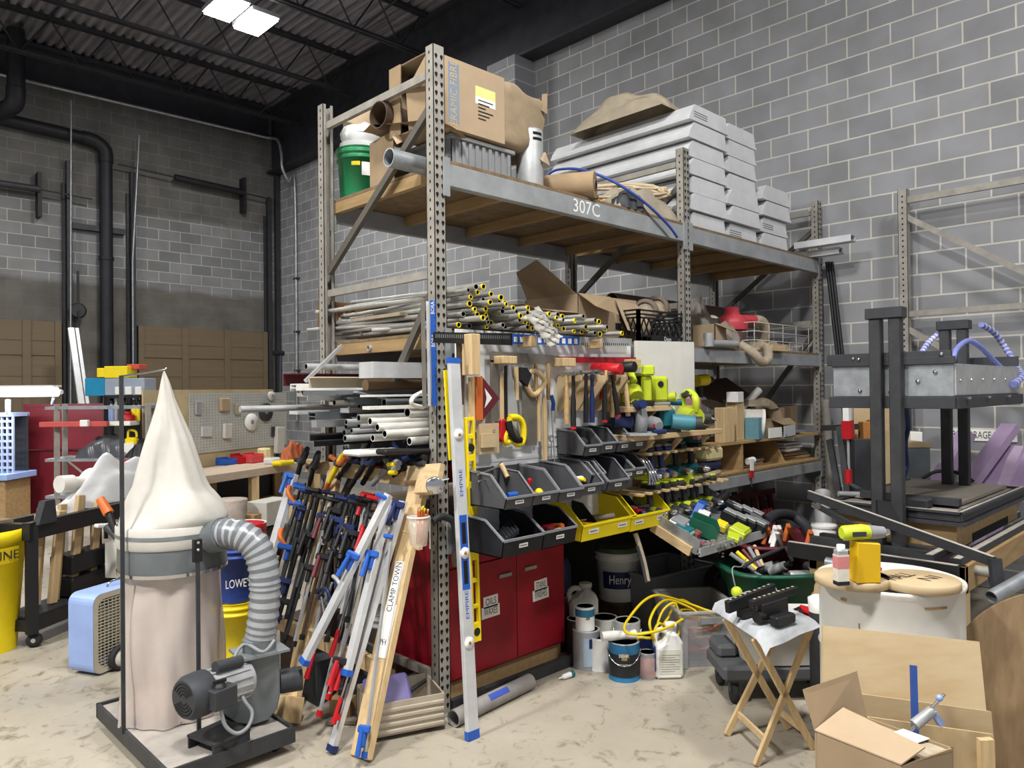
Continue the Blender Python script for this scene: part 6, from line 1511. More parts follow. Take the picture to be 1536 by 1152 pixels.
tt_.part('label', MB().box(q + V((0, 0, .075)), (.0515, .0365, .11), RZ(-.6)), mat('tin_label', '#d8d2c6', .5, 0, .1, 30)); tt_.part('red_panel', MB().box(q + V((0, 0, .098)), (.0525, .0375, .05), RZ(-.6)), mat('tin_red', '#c98080', .5, 0, .1, 20))
tt_.part('cap', MB().lathe([(.017, .15), (.017, .17), (.001, .172)], q, 14), 'white'); tt_.part('foot_band', MB().box(q + V((0, 0, .012)), (.0525, .0375, .016), RZ(-.6)), 'ink')
q = U(1298, 872, z=.94); q.z = .94
solo('yellow_block', MB().prism([(-.055, 0), (.05, 0), (.052, .165), (-.05, .175)], q + V((0, .0, 0)), V((.76, -.65, 0)), (0, 0, 1), .07), mat('block_yellow', '#d6ac12', .45, 0, .06, 5), 'tall yellow block standing on the plain wooden disc', 'block', bev=.004)
q = q + V((-.01, .01, .178)); ax = V((.78, -.62, 0))
tt_ = T('power_drill', 'lime and grey drill lying on top of the yellow block', 'drill', q)
tt_.part('body', MB().tube([q + ax * -.09 + V((0, 0, .03)), q + ax * -.08 + V((0, 0, .03)), q + V((0, 0, .032)), q + ax * .03 + V((0, 0, .03))], [.024, .032, .034, .03], 12), 'lime'); tt_.part('collar', MB().tube([q + ax * .03 + V((0, 0, .03)), q + ax * .1 + V((0, 0, .028))], [.032, .024], 12), 'grey'); tt_.part('chuck', MB().tube([q + ax * .1 + V((0, 0, .028)), q + ax * .125 + V((0, 0, .028))], [.018, .012], 10), 'chrome')
tt_.part('badge', MB().box(q + ax * -.03 + V((-.025, -.03, .03)), (.06, .004, .02), RZ(-.67)), 'charcoal')
solo('white_bucket', MB().lathe([(.05, 0), (.055, .07), (.03, .085), (.001, .085)], U(1228, 900, d=3.95) + V((0, 0, -.06)), 18), 'white', 'small white tub half hidden at the left of the white drum', 'tub')
solo('dark_stand', MB().lathe([(.07, 0), (.07, 1)], V((0, 0, 0)), 12).xf(M.Translation(V((U(1228, 900, d=3.95).x, U(1228, 900, d=3.95).y, 0))) @ M.Diagonal((.7, .7, U(1228, 900, d=3.95).z - .061, 1))), 'charcoal', 'dark round stand under the small white tub', 'stand')
def tub(name, label, c, ang, a_, b_, h, mt, lip=.03):
    t = T(name, label, 'tub', c, ang, None, local=True)
    def ring(s, z, n=40): return [V((a_ * s * abs(math.cos(q)) ** .6 * (1 if math.cos(q) > 0 else -1), b_ * s * abs(math.sin(q)) ** .6 * (1 if math.sin(q) > 0 else -1), z)) for q in [2 * PI * k / n for k in range(n)]]
    n = 40; R = [ring(.78, 0), ring(.9, h * .7), ring(.94, h * .72), ring(.97, h - .02), ring(1.04, h - .02), ring(1.05, h), ring(.96, h + .004), ring(.93, h - .04), ring(.85, h * .5), ring(.75, .02)]
    vs = [p for r_ in R for p in r_]; fs = []
    for i in range(len(R) - 1):
        for k in range(n): fs.append((i * n + k, i * n + (k + 1) % n, (i + 1) * n + (k + 1) % n, (i + 1) * n + k))
    m = MB().add(vs, fs, 0, True).add(R[-1], [tuple(range(n))], 0).add(R[0], [tuple(range(n))[::-1]], 0)
    t.part('shell', m, mt); return t
gc = U(1187, 846, d=5.0); gh = gc.z; gc.z = 0
tub('garden_tub', 'big dark green plastic tub of tools under the battery tray', gc + V((0, 0, .2)), -.62, .47, .3, gh - .2, 'green_tub')
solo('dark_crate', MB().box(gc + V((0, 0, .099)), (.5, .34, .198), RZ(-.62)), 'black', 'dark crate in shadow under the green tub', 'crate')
mc = U(1180, 806, d=5.35); mh = mc.z; mc.z = 0
tub('garden_tub', 'maroon plastic tub of orange clamps behind the green tub', mc, -.5, .45, .3, mh, 'maroon')
for i in range(7):
    p = mc + V((rnd(-.2, .2), rnd(-.16, .12), mh + rnd(-.04, .03)))
    m = MB().bar(p + V((-.07, 0, -.05)), p + V((.05, .02, .06)), .03, .02).bar(p + V((.06, .0, -.05)), p + V((-.03, -.02, .06)), .03, .02)
    solo('spring_clamp', m, 'orange' if i % 3 else 'white', ('orange' if i % 3 else 'white') + ' spring clamp in the maroon tub', 'clamp', 'spring clamps in the maroon tub', bev=.004)
p = mc + V((.26, -.16, mh - .1))
t = T('plastic_pail', 'white plastic pail standing in the maroon tub', 'pail', p); t.part('body', MB().lathe([(.075, 0), (.085, .17), (.08, .17), (.07, .02), (.001, .02)], p, 18), 'white'); t.part('rim', MB().lathe([(.088, .155), (.092, .17), (.088, .178)], p, 18, caps=False), 'white')
random.seed(21)
for i in range(8):
    p = gc + V((rnd(-.25, .25), rnd(-.2, .18), gh - .06 + rnd(0, .05)))
    t = T('angle_grinder', 'grey metal tool part lying in the green tub', 'tool', p, group='tool parts in the green tub')
    d = V((rnd(-1, 1), rnd(-1, 1), rnd(-.1, .4))).normalized()
    t.part('body', MB().tube([p, p + d * .12], [.035, .03], 10), ('alu_dull', 'charcoal', 'grey')[i % 3]); t.part('end', MB().tube([p + d * .12, p + d * .16], .02, 8), 'black')
solo('power_cable', MB().tube(spline([gc + V((-.35, .1, gh)), gc + V((-.38, -.05, gh - .05)), gc + V((-.4, -.15, gh - .2)), gc + V((-.38, -.2, gh - .35)), gc + V((-.33, -.3, gh - .5))], 5), .008, 6), 'grey', 'thin grey cord hanging over the left end of the green tub', 'cord')
solo('power_cable', MB().tube(spline([U(1115, 850, d=4.5), U(1135, 838, d=4.6), U(1165, 826, d=4.9), U(1178, 822, d=5.0), U(1188, 840, d=4.8)], 5), .012, 6), 'charcoal', 'dark cord running along the back lip of the green tub', 'cord')
for i in range(5):
    p = gc + V((-.36 + .03 * i, .08, gh + .01))
    solo('hand_tool', MB().tube([p, p + V((-.08 + .05 * i, .12, .1))], .014, 8), ('grey', 'yellow', 'maroon', 'grey', 'pine_y')[i], ('grey handle', 'yellow handle', 'maroon handle', 'second grey handle', 'wooden handle')[i] + ' sticking up at the left end of the green tub', 'tool')
solo('vacuum_hose', MB().tube(spline([U(1150, 782, d=5.5), U(1165, 772, d=5.6), U(1190, 774, d=5.7), U(1212, 792, d=5.6), U(1222, 815, d=5.4)], 6), .04, 12), 'charcoal', 'thick dark hose arching over the maroon tub', 'hose')
solo('duct_pipe', MB().tube([U(1236, 790, d=6.0), U(1234, 740, d=6.2)], .07, 14), 'alu_dull', 'grey upright pipe behind the maroon tub', 'pipe')
solo('rack_foot_pipe', MB().tube([V((4.9, -.1, 0)), U(1238, 600, d=7.3)], .04, 12), 'steel_grey', 'round grey pipe standing beside the far rack post', 'pipe')
TA, TB, TC, TD = [U(*q, z=.62) for q in ((1068, 911), (1145, 962), (1228, 936), (1125, 890))]
t = T('folding_table', 'small folding wooden tray table covered by newspaper', 'table', (.93, -1.38, 0))
F = [U(1090, 1104, z=0), U(1134, 1150, z=0), U(1220, 1124, z=0), U(1183, 1094, z=0)]
tops = [p.copy() for p in (F[0], F[1], F[2], F[3])]
def topof(f): return V((f.x, f.y, .60))
for (a, b2, nm) in ((0, 3, 'leg'), (3, 0, 'leg'), (1, 2, 'leg'), (2, 1, 'leg')):
    t.part('leg', MB().bar(F[a] + V((0, 0, .005)), topof(F[b2]), .018, .036, (0, 0, 1)), 'pine_z', bev=.003)
for (a, b2, z) in ((0, 1, .12), (3, 2, .5)):
    t.part('stretcher', MB().bar(F[a] * (1 - .18) + topof(F[3 - a]) * .18, F[b2] * .82 + topof(F[3 - b2]) * .18, .015, .03), 'pine_y')
t.part('tray_top', MB().sheet([TA + (TC - TA) * .06, TB + (TD - TB) * .06, TC + (TA - TC) * .06, TD + (TB - TD) * .06][::1], .014, (0, 0, -1)), 'pine_x')
def news(u, v):
    p = TA + (TB - TA) * u + (TD - TA) * v + (TC - TB - TD + TA) * u * v
    e = max(0, u - .86) / .14; e2 = max(0, .08 - v) / .08
    n = (TB - TA).normalized()
    return p + V((0, 0, .018 - .05 * e * e * (1 - .5 * v) - .03 * e2 * e2 + .005 * math.sin(9 * u + 4 * v) * math.sin(7 * v))) + n * .02 * e
solo('newspaper', MB().grid(news, 16, 14), mat('newsprint', '#adb0b4', .8, 0, .32, 4, 0, (1, 3, 1)), 'crumpled newspaper sheet draped over the folding tray table', 'newspaper')
q = U(1150, 932, z=.65)
ax = (U(1200, 890, z=.72) - U(1122, 908, z=.72)); ax.z = 0; ax.normalize(); sd = V((-ax.y, ax.x, 0))
t = T('hinge_jig', 'black plastic jig with a striped ruled top on the newspaper', 'jig', V((q.x, q.y, .645)))
zz = .645
t.part('foot', MB().bar(q + ax * -.03 + sd * -.06 + V((0, 0, .02)), q + ax * .11 + sd * -.06 + V((0, 0, .02)), .05, .045), 'black', bev=.008)
t.part('body', MB().bar(q + ax * -.05 + V((0, 0, .05)), q + ax * .14 + V((0, 0, .06)), .04, .09), 'black', bev=.008)
t.part('rail', MB().bar(q + ax * -.11 + V((0, 0, .1)), q + ax * .22 + V((0, 0, .12)), .03, .035), 'black', bev=.004)
m = MB()
for k in range(9): m.bar(q + ax * (-.09 + .034 * k) + V((0, 0, .1203 + .02 * (k / 9))), q + ax * (-.075 + .034 * k) + V((0, 0, .121 + .02 * (k / 9))), .01, .002)
t.part('ruler_mark', m, 'wood_dusty')
t.part('knob', MB().tube([q + ax * -.07 + V((0, 0, .03)), q + ax * -.03 + V((0, 0, .03))], .028, 12), 'black')
q2 = q + sd * .12
t = T('hinge_jig', 'second black striped bar behind the first on the tray table', 'jig', V((q2.x, q2.y, .645)))
t.part('rail', MB().bar(q2 + ax * -.14 + V((0, 0, .06)), q2 + ax * .2 + V((0, 0, .1)), .03, .06), 'black', bev=.004)
m = MB()
for k in range(9): m.bar(q2 + ax * (-.12 + .034 * k) + V((0, 0, .0925 + .0385 * k / 9)), q2 + ax * (-.105 + .034 * k) + V((0, 0, .0935 + .0385 * k / 9)), .01, .002)
t.part('ruler_mark', m, 'wood_dusty')
t.part('foot', MB().bar(q2 + ax * -.05 + V((0, 0, .015)), q2 + ax * .05 + V((0, 0, .015)), .04, .04), 'black')
p = U(1105, 888, d=4.0)
t = T('cable_hook', 'lime knob and cord on a hook above the tray table', 'hook', p); t.part('knob', MB().ball(p, .03, 12, 8), 'lime'); t.part('cord', MB().tube(spline([p + V((0, 0, .0)), p + V((.06, -.05, -.06)), p + V((.1, -.08, -.08))], 4), .008, 6), 'lime')
t.part('string', MB().tube(spline([p, p + V((.01, .03, .12)), U(1112, 850, d=4.3), U(1119, 838, d=4.5)], 4), .004, 5), 'grey')
dcx = V((1.52, -1.12, 0)); R = RZ(-.75)
t = T('tool_dolly', 'black plastic wheeled dolly behind the folding table', 'dolly', dcx)
t.part('deck', MB().box(dcx + V((0, 0, .17)), (.68, .36, .09), R), mat('dolly_grey', '#505256', .6, 0, .12, 8), bev=.02)
t.part('bumper', MB().box(dcx + R @ V((-.27, .06, .25)), (.12, .2, .08), R), 'dolly_grey', bev=.02)
for (x, y) in ((-.27, -.13), (-.27, .13), (.27, -.13), (.27, .13)):
    p = dcx + R @ V((x, y, 0)); w = t.part('caster', MB().lathe([(.02, -.015), (.055, -.015), (.055, .015), (.02, .015)], p + V((0, 0, .056)), 16, 0, AX(R @ V((1, 0, 0)))), 'rubber'); t.part('fork', MB().box(p + V((0, 0, .095)), (.05, .04, .07), R), 'charcoal', parent=w)
bt = tub('tool_bin', 'beige plastic bin of red and blue tools on the black dolly', dcx + R @ V((.06, -.02, .216)), -.75, .33, .2, .24, 'cloth')
random.seed(3)
for i, (c_, l) in enumerate((('red', 'red plastic tool case in the beige bin'), ('navy', 'navy tool case in the beige bin'), ('white', 'white bottle in the beige bin'), ('orange', 'orange handle in the beige bin'), ('black', 'black tool case in the beige bin'), ('red', 'second red case in the beige bin'))):
    p = dcx + R @ V((-.12 + .07 * i, -.08 + .05 * (i % 3), .43))
    solo('tool_case', MB().box(p, (.12, .05, .11), RZ(i * .9) @ M.Rotation(.5, 3, 'X')), c_, l, 'case', bev=.008)
A = U(1232, 938, d=3.02); B = U(1465, 962, d=3.02); A2 = U(1231, 1282, z=0.0); B2 = U(1497, 1285, z=0.0)
nrm = (B - A).cross(A2 - A).normalized()
if nrm.dot(CP - A) < 0: nrm = -nrm
solo('plywood_sheet', MB().sheet([A, B, B2, A2], .018, nrm), 'plyface', 'large plywood sheet leaning against the white drum', 'board')
o = nrm * .06
def quadpx(pts, d, th=.018): return [U(px, py, d=d) for px, py in pts]
solo('plywood_sheet', MB().sheet(quadpx(((1290, 1040), (1482, 1066), (1485, 1100), (1292, 1075)), 2.80) + [], .02, nrm), 'plyface', 'narrow plywood strip leaning before the large plywood sheet', 'board')
solo('plywood_sheet', MB().sheet(quadpx(((1300, 1074), (1485, 1100), (1489, 1270), (1310, 1270)), 2.72), .02, nrm), 'ply', 'short plywood board standing in front of the plywood strip', 'board')
solo('timber_batten', MB().bar(U(1478, 1108, d=2.66), U(1484, 1290, d=2.66), .05, .025, nrm), 'pine_z', 'pine batten on the front plywood board by the round table top', 'batten')
b0 = U(1373, 1108, d=2.66); b1 = U(1370, 998, d=2.72)
t = T('bar_clamp', 'blue bar clamp with a pale head on the front plywood board', 'clamp', b0)
t.part('bar', MB().bar(b0, b1, .022, .012, nrm), mat('clamp_blue', '#34549a', .45, .2, .1, 8))
h0 = U(1373, 1082, d=2.63)
t.part('head', MB().tube([h0 + V((-.01, 0, -.01)), h0 + V((.05, -.04, .035))], [.02, .018], 8), 'alu_dull'); t.part('jaw', MB().bar(h0 + V((.05, -.04, .03)), h0 + V((.075, -.06, -.015)), .025, .02), 'light_blue'); t.part('screw', MB().tube([h0 + V((-.04, .02, -.045)), h0 + V((.085, -.07, .09))], .006, 8), 'chrome'); t.part('knob', MB().ball(U(1409, 1047, d=2.6), .012, 10, 6), 'light_blue'); t.part('swivel_pad', MB().tube([h0 + V((-.045, .02, -.05)), h0 + V((-.06, .03, -.06))], .022, 10), 'charcoal')
zc = U(1222, 1098, d=2.5).z
P0 = U(1222, 1098, z=zc); P1 = U(1352, 1150, z=zc); P2 = U(1430, 1122, z=zc); P3 = U(1255, 1072, z=zc)
P3 = P0 + (P2 - P1)
t = T('cardboard_box', 'open cardboard carton at the bottom edge with one flap raised', 'box', ((P0 + P2) / 2) * 1 - V((0, 0, zc)))
m = MB(); Q = [P0, P1, P2, P3]
for i in range(4):
    a = Q[i]; b2 = Q[(i + 1) % 4]; m.sheet([V((a.x, a.y, .002)), V((b2.x, b2.y, .002)), b2, a], .006, (b2 - a).cross(V((0, 0, 1))) * -1)
m.sheet([V((q.x, q.y, .002)) for q in Q], .006, (0, 0, 1))
t.part('body', m, 'card')
up_ = lambda a, b2, h, out: t.part('flap', MB().sheet([a, b2, b2 + h, a + h + out], .005, (b2 - a).cross(h)), 'card_lt' if 0 else 'card')
L3 = (P3 - P0)
t.part('flap', MB().sheet([P0, P3, P3 + V((.0, .03, .15)), P0 + V((.0, .04, .13))], .005, (1, 0, 0)), 'card')
L1_ = (P1 - P0)
t.part('flap', MB().sheet([P0 + V((0, 0, .003)), P1 + V((0, 0, .003)), P1 + L3 * .45 + V((0, 0, .03)), P0 + L3 * .55 + V((0, 0, .05))], .005, (0, 0, 1)), 'card_lt')
t.part('inner_sheet', MB().sheet([P1 + L3 * .3, P2 - V((0, 0, .01)), P3 + V((0, 0, -.01)), P0 + L3 * .8], .003, (0, 0, -1)), 'wood_dusty')
t.part('paper_slip', MB().sheet([P2 + (P3 - P2) * .25 + V((0, 0, .002)), P2 + (P3 - P2) * .55 + V((0, 0, .002)), P2 + (P3 - P2) * .55 + (P1 - P2) * .3 + V((0, 0, .002)), P2 + (P3 - P2) * .25 + (P1 - P2) * .3 + V((0, 0, .002))], .002, (0, 0, 1)), 'paper')
c = U(1618, 1065, d=3.1); n = (CP - c); n.z = 0; n = (n.normalized() + V((-.25, -.1, .28))).normalized()
solo('round_table_top', MB().lathe([(.475, -.014), (.48, -.01), (.48, .01), (.475, .014)], c, 64, 0, AX(n)), 'oak', 'big round oak table top leaning at the right edge', 'table top')
for i, (q0, q1, w, l) in enumerate((((1400, 735), (1450, 650), .30, 'thick purple foam board leaning left at the wall'), ((1476, 694), (1516, 640), .16, 'purple foam strip leaning high beside the storage sign'), ((1478, 740), (1506, 674), .26, 'purple foam board, second from the left in the leaning row'), ((1494, 745), (1525, 672), .16, 'purple foam board, third from the left in the leaning row'), ((1508, 750), (1545, 680), .16, 'purple foam board at the right edge of the leaning row'), ((1465, 730), (1480, 690), .2, 'short grey pink foam piece among the leaning boards'))):
    a = U(*q0, x=4.45); b2 = U(*q1, x=4.78); d = (b2 - a).normalized(); a = a - d * (a.z - .02) / d.z
    solo('foam_board', MB().bar(a, b2, .13, .05 + w * .12, (0, 0, 1)), 'foam_purple' if i != 3 else 'foam_edge', l, 'foam board', 'purple foam boards against the block wall')
sgn = T('wall_sign', 'narrow white storage sign on the block wall above the foam boards', 'sign', U(1475, 660, x=4.99))
a = U(1425, 655, x=4.99); b2 = U(1526, 652, x=4.99)
zc_ = U(1475, 653, x=4.99).z
sgn.part('plate', MB().bx(4.985, 4.995, b2.y, a.y, zc_ - .05, zc_ + .05), 'paper')
sgn.text('R  STORAGE HALLS', (4.984, (a.y + b2.y) / 2, zc_), (0, -1, 0), (0, 0, 1), .062, 'ink', w=(a.y - b2.y) * .92)
for i in range(3):
    a = U(1240 + 4 * i, 393, x=4.93); b2 = U(1256 + 4 * i, 535, x=4.85); d = (b2 - a); b2 = a + d * ((a.z - .01) / -d.z)
    solo('black_rod', MB().tube([a, b2], .016, 8), 'black', 'thin black rod leaning on the wall beside the far rack post', 'rod', 'black rods beside the far rack post')
def xbox(name, label, cat, q, d, w, dep, mt, ground=True, rz=0, bev=.004):
    """upright box whose front face spans photo rows q=(x0,y0,x1,y1) at depth d"""
    a = U(q[0], q[3], d=d); b2 = U(q[2], q[1], d=d); c = (a + b2) / 2
    wd2 = (q[2] - q[0]) * d / 1120; z0 = 0 if ground else a.z; z1 = b2.z
    f = V((.6976, .7165, 0)); c = V((c.x, c.y, (z0 + z1) / 2)) + f * dep / 2
    return solo(name, MB().box(c, (wd2, dep, z1 - z0), RZ(-.772 + rz)), mt, label, cat, None, None, bev)
xbox('plywood_sheet', 'tall plywood sheet standing behind the front press columns', 'board', (1282, 606, 1336, 730), 6.6, 0, .03, 'plyface')
xbox('timber_block', 'orange brown timber block against the tall plywood sheet', 'timber', (1295, 633, 1312, 662), 6.4, 0, .1, wood('block_brown', '#a06a34', '#b67c40', (6, 6, 1)), False)
xbox('timber_block', 'second orange brown timber block, the taller one', 'timber', (1308, 630, 1320, 662), 6.45, 0, .1, 'block_brown', False)
xbox('dark_board', 'wide charcoal panel standing left of the front press columns', 'panel', (1283, 659, 1326, 740), 6.2, 0, .12, 'charcoal')
xbox('pale_cabinet', 'low pale grey cabinet behind the press with a sloped top', 'cabinet', (1362, 672, 1396, 745), 6.0, 0, .3, 'machine_grey')
xbox('wooden_cover', 'pale wooden lid lying on the low grey cabinet', 'lid', (1360, 664, 1398, 672), 6.0, 0, .3, 'plyface', False)
xbox('white_carton', 'white carton standing behind the low grey cabinet', 'box', (1366, 648, 1384, 668), 6.35, 0, .2, 'white_paint')
xbox('plywood_offcut', 'pile of plywood offcuts between the press columns', 'board', (1328, 645, 1352, 735), 6.1, 0, .1, 'ply')
xbox('dark_board', 'narrow black panel behind the dark blue hose', 'panel', (1344, 612, 1368, 665), 6.5, 0, .05, 'charcoal')
t = T('marking_stake', 'white and red stake standing beside the far rack post', 'stake', U(1270, 720, d=6.3))
a = U(1270, 600, d=6.3); b2 = U(1271, 631, d=6.3); c = U(1273, 658, d=6.3); e = U(1278, 735, d=6.3)
t.part('white_half', MB().bar(a, b2, .05, .06, (1, 0, 0)), 'white'); t.part('red_half', MB().bar(b2, c, .075, .08, (1, 0, 0)), 'red'); t.part('shaft', MB().bar(c, V((e.x, e.y, 0)), .02, .03, (1, 0, 0)), 'alu_dull')
for i, (px0, px1) in enumerate(((1259, 1274), (1244, 1262), (1276, 1290))):
    a = U(px0, 640 + 20 * i, d=6.4 + .15 * i); b2 = U(px1, 760, d=6.2); d = b2 - a
    solo('dark_bar', MB().bar(a, a + d * (a.z / -d.z), .05, .03, (1, 0, 0)), 'dark_iron', ('first', 'second', 'third')[i] + ' dark steel bar leaning beside the far rack post', 'bar')
solo('dark_crossbar', MB().bar(U(1235, 642, d=6.8), U(1285, 640, d=6.4), .05, .05), 'dark_iron', 'dark horizontal rail behind the white and red stake', 'rail')
GS = 'metal stock lengths in the near rack end'
def stock(label, px, py, y, L, kind, r, mt, dy=0, dz=0, name=None, grp=None, r2=None):
    a = U(px, py, y=y); b2 = a + V((L, dy, dz))
    m = MB()
    if kind == 'tube': m.pipe(a, b2, r, .2, 12, 0, 1)
    elif kind == 'rod': m.tube([a, b2], r, 10)
    elif kind == 'box': m.bar(a, b2, r2 or r, r)
    elif kind == 'chan':
        for s in (-1, 1): m.bar(a + V((0, s * r, 0)), b2 + V((0, s * r, 0)), .006, r * 1.1)
        m.bar(a + V((0, 0, r * .5)), b2 + V((0, 0, r * .5)), r * 2, .006).bar(a - V((0, 0, r * .1)), b2 - V((0, 0, r * .1)), r * 2, .005)
    elif kind == 'ang': m.bar(a, b2, r * 2, .006).bar(a + V((0, r, -r * .6)), b2 + V((0, r, -r * .6)), .006, r * 1.2)
    mm = [mt, 'hole_black'] if kind == 'tube' else mt
    return solo(name or {'tube': 'metal_tube', 'rod': 'metal_rod', 'box': 'metal_bar', 'chan': 'metal_channel', 'ang': 'metal_angle'}[kind], m, mm, label, {'tube': 'tube', 'rod': 'rod', 'box': 'bar', 'chan': 'channel', 'ang': 'angle'}[kind], grp or GS)
stock('upper of the two wide silver channels nearest the rack post', 549, 549, .35, 1.6, 'box', .045, 'alu', r2=.14)
stock('lower of the two wide silver channels nearest the rack post', 549, 561, .35, 1.6, 'box', .045, 'alu', r2=.14)
stock('thin grey pipe lying highest at the left of the stock heap', 459, 550, .9, 2.2, 'tube', .02, 'alu_dull')
stock('dark maroon angle with an end flange sticking out far left', 432, 561, 1.0, 1.2, 'ang', .06, 'maroon')
stock('grey flat bar tilted up across the maroon angle', 458, 572, .8, .25, 'box', .02, 'alu_dull', dz=.22)
stock('white window channel sticking out left below the maroon angle', 440, 581, .8, .6, 'chan', .035, 'white')
stock('long beige extrusion above the brown pole', 470, 566, .6, 1.8, 'ang', .05, 'beige')
stock('brown round timber pole in the middle of the stock heap', 548, 578, .45, 1.6, 'rod', .035, mat('pole_brown', '#7a6149', .6, 0, .1, 8))
stock('dull tan board edge sticking out below the white channel', 455, 592, .9, 1.5, 'box', .022, 'wood_dusty', r2=.16)
stock('flat grey plate lying askew in the stock heap', 522, 588, .5, .5, 'box', .008, 'alu_dull', r2=.2, dz=-.1)
stock('dark channel lying under the brown pole', 520, 603, .5, 1.5, 'chan', .03, 'machine_grey')
stock('grey tube with an open end right of the dark channel', 576, 604, .35, 1.4, 'tube', .026, 'machine_grey')
stock('thin pale strip lying under the brown pole', 541, 594, .3, 1.2, 'box', .012, 'pvc')
stock('long grey bar reaching far left across the pegboard', 360, 614, 1.05, 2.5, 'rod', .02, 'alu_dull', dz=-.0)
stock('flat silver strip lying on the long grey bar', 440, 619, .85, 1.5, 'box', .02, 'alu', r2=.1)
stock('wide grey trunking sticking out left', 468, 624, .7, 1.5, 'chan', .04, 'machine_grey')
stock('rectangular grey tube end at the left of the heap', 471, 636, .6, 1.5, 'box', .04, 'alu_dull', r2=.06)
stock('dark steel angle low at the left of the heap', 469, 652, .6, 1.4, 'ang', .03, 'dark_iron')
stock('second dark steel angle lowest at the left of the heap', 475, 661, .6, 1.4, 'ang', .03, 'dark_iron')
stock('white flat strip above the big white pipe', 549, 612, .2, 1.3, 'box', .018, 'pvc', r2=.07)
stock('grey tube with a yellow tag among the white pipes', 538, 627, .3, 1.6, 'tube', .02, 'conduit')
random.seed(6)
for i in range(13):
    stock('small round aluminium tube end in the cluster left of the white pipes', 518 + 9.5 * (i % 4) + rnd(-2, 2), 632 + 8 * (i // 4) + rnd(-2, 2), .45 + .06 * (i % 3), 1.7, 'tube', rnd(.014, .02), ('alu_dull', 'machine_grey', 'conduit')[i % 3], name='metal_tube', grp='cluster of small round tubes')
GP = 'white pipes at the near rack end'
for (px, py, y, r, l) in ((611, 619, .2, .03, 'largest white pipe, on top of the white pipe stack'), (555, 632, .2, .021, 'white pipe second from the top of the stack'), (566, 641, .18, .021, 'white pipe third from the top of the stack'), (577, 651, .16, .022, 'white pipe fourth from the top of the stack'), (559, 657, .25, .02, 'white pipe fifth from the top of the stack'), (614, 662, .12, .023, 'lowest white pipe nearest the rack post')):
    stock(l, px, py, y, 1.9, 'tube', r, 'pvc', name='white_pipe', grp=GP)
for i in range(26):
    px = 455 + 7.2 * (i % 13) + rnd(-8, 8); py = 586 + 3.1 * i + rnd(-3, 3) if i < 13 else 588 + 4.4 * (i - 13)
    kd = ('tube', 'box', 'ang', 'box', 'tube', 'chan')[i % 6]
    stock('grey metal length in the middle of the stock heap', px if i < 13 else px + 40, py, rnd(.45, .95), rnd(1.2, 1.7), kd, rnd(.014, .028), ('alu_dull', 'machine_grey', 'alu', 'wood_dusty', 'conduit', 'pvc', 'steel_grey')[i % 7], rnd(-.1, .1), rnd(-.03, .03), r2=rnd(.05, .12), name='metal_length', grp='grey lengths in the middle of the stock heap')
solo('cable_loop', MB().tube(spline([U(634, 588, y=.05), U(620, 596, y=.0), U(618, 606, y=.0), U(634, 611, y=.05)], 5), .012, 7), 'pvc', 'white cable loop beside the tall grey rule', 'cable')
t = T('stock_shelf', 'dark red steel shelf carrying the metal stock', 'shelf', (.8, .6, 1.28))
t.part('deck', MB().bx(-.08, 2.3, .1, .9, 1.285, 1.31), 'cabinet_red'); t.part('front_lip', MB().bx(-.08, 2.3, .09, .1, 1.25, 1.33), 'cabinet_red')
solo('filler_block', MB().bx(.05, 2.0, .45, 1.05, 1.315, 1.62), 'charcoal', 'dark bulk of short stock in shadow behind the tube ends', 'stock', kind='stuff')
for (q0, q1, w, mt_, l) in (((570, 678, .1), (650, 676, .1), .1, 'black', 'black tool lying flat under the white pipes'), ((525, 680, .3), (600, 676, .3), .16, 'white_paint', 'white tray lying under the round tubes')):
    a = U(q0[0], q0[1], y=q0[2]); b2 = U(q1[0], q1[1], y=q1[2]); solo('flat_tool', MB().bar(a, b2, w, .03), mt_, l, 'tool', bev=.01)
FP = V((-.63, 0, 0)); FN = V((-1, 0, .4)).normalized()
def F(px, py, off=0): return UP(px, py, FP + FN * off, FN)
t = T('clamp_rack', 'leaning pine clamp rack with a CLAMP TOWN label', 'rack', (-.5, .5, 0))
def plank(q0, q1, w, nm='plank', th=.038, off=-.02):
    a = F(*q0, off); b2 = F(*q1, off)
    if nm == 'plank':
        d = (b2 - a).normalized(); a = a - d * ((a.z - .008) / d.z)
    return t.part(nm, MB().bar(a, b2, w, th, FN), 'pine_z' if nm == 'plank' else 'pine_y', bev=.003), a, b2
pk, pa, pb = plank((541, 1140), (634, 703), .135)
plank((432, 1085), (503, 705), .12)
for z in (1.28, .98, .38): 
    x = -.63 + .4 * z
    t.part('rail', MB().bar((x + .03, -.05, z), (x + .03, 1.35, z), .03, .085, (0, 0, 1)), 'pine_y', bev=.003)
t.part('top_block', MB().bar(F(612, 712, .02), F(662, 708, .02), .09, .04, FN), 'pine_y', bev=.003); t.part('top_block', MB().bar(F(628, 728, .02), F(648, 727, .02), .1, .05, FN), 'pine_x', bev=.003)
t.part('foot_block', MB().bar(F(425, 1085, .05), F(432, 1045, .05), .15, .12, FN), 'pine_z', bev=.004)
D_ = (pb - pa).normalized()
side = FN.cross(D_)
lc = F(592, 880, .002); lb2 = F(580, 940, .002)
lab = t.part('label', MB().bar(lc - D_ * .13, lc + D_ * .13, .075, .002, FN).bar(lb2 - D_ * .15, lb2 + D_ * .11, .09, .0018, FN), 'paper', parent=pk)
t.text('CLAMP TOWN', lc + D_ * .0 + FN * .0012, D_, -side if (-side).dot(V((0, -1, 0))) < 0 else side, .042, 'ink', parent=pk, w=.25)
m = MB()
for k in range(7): m.bar(lb2 + D_ * (-.09 + .012 * (k % 3)) + side * (-.02 + .007 * k), lb2 + D_ * (-.06 - .01 * (k % 2)) + side * (-.02 + .007 * k), .005, .003, FN)
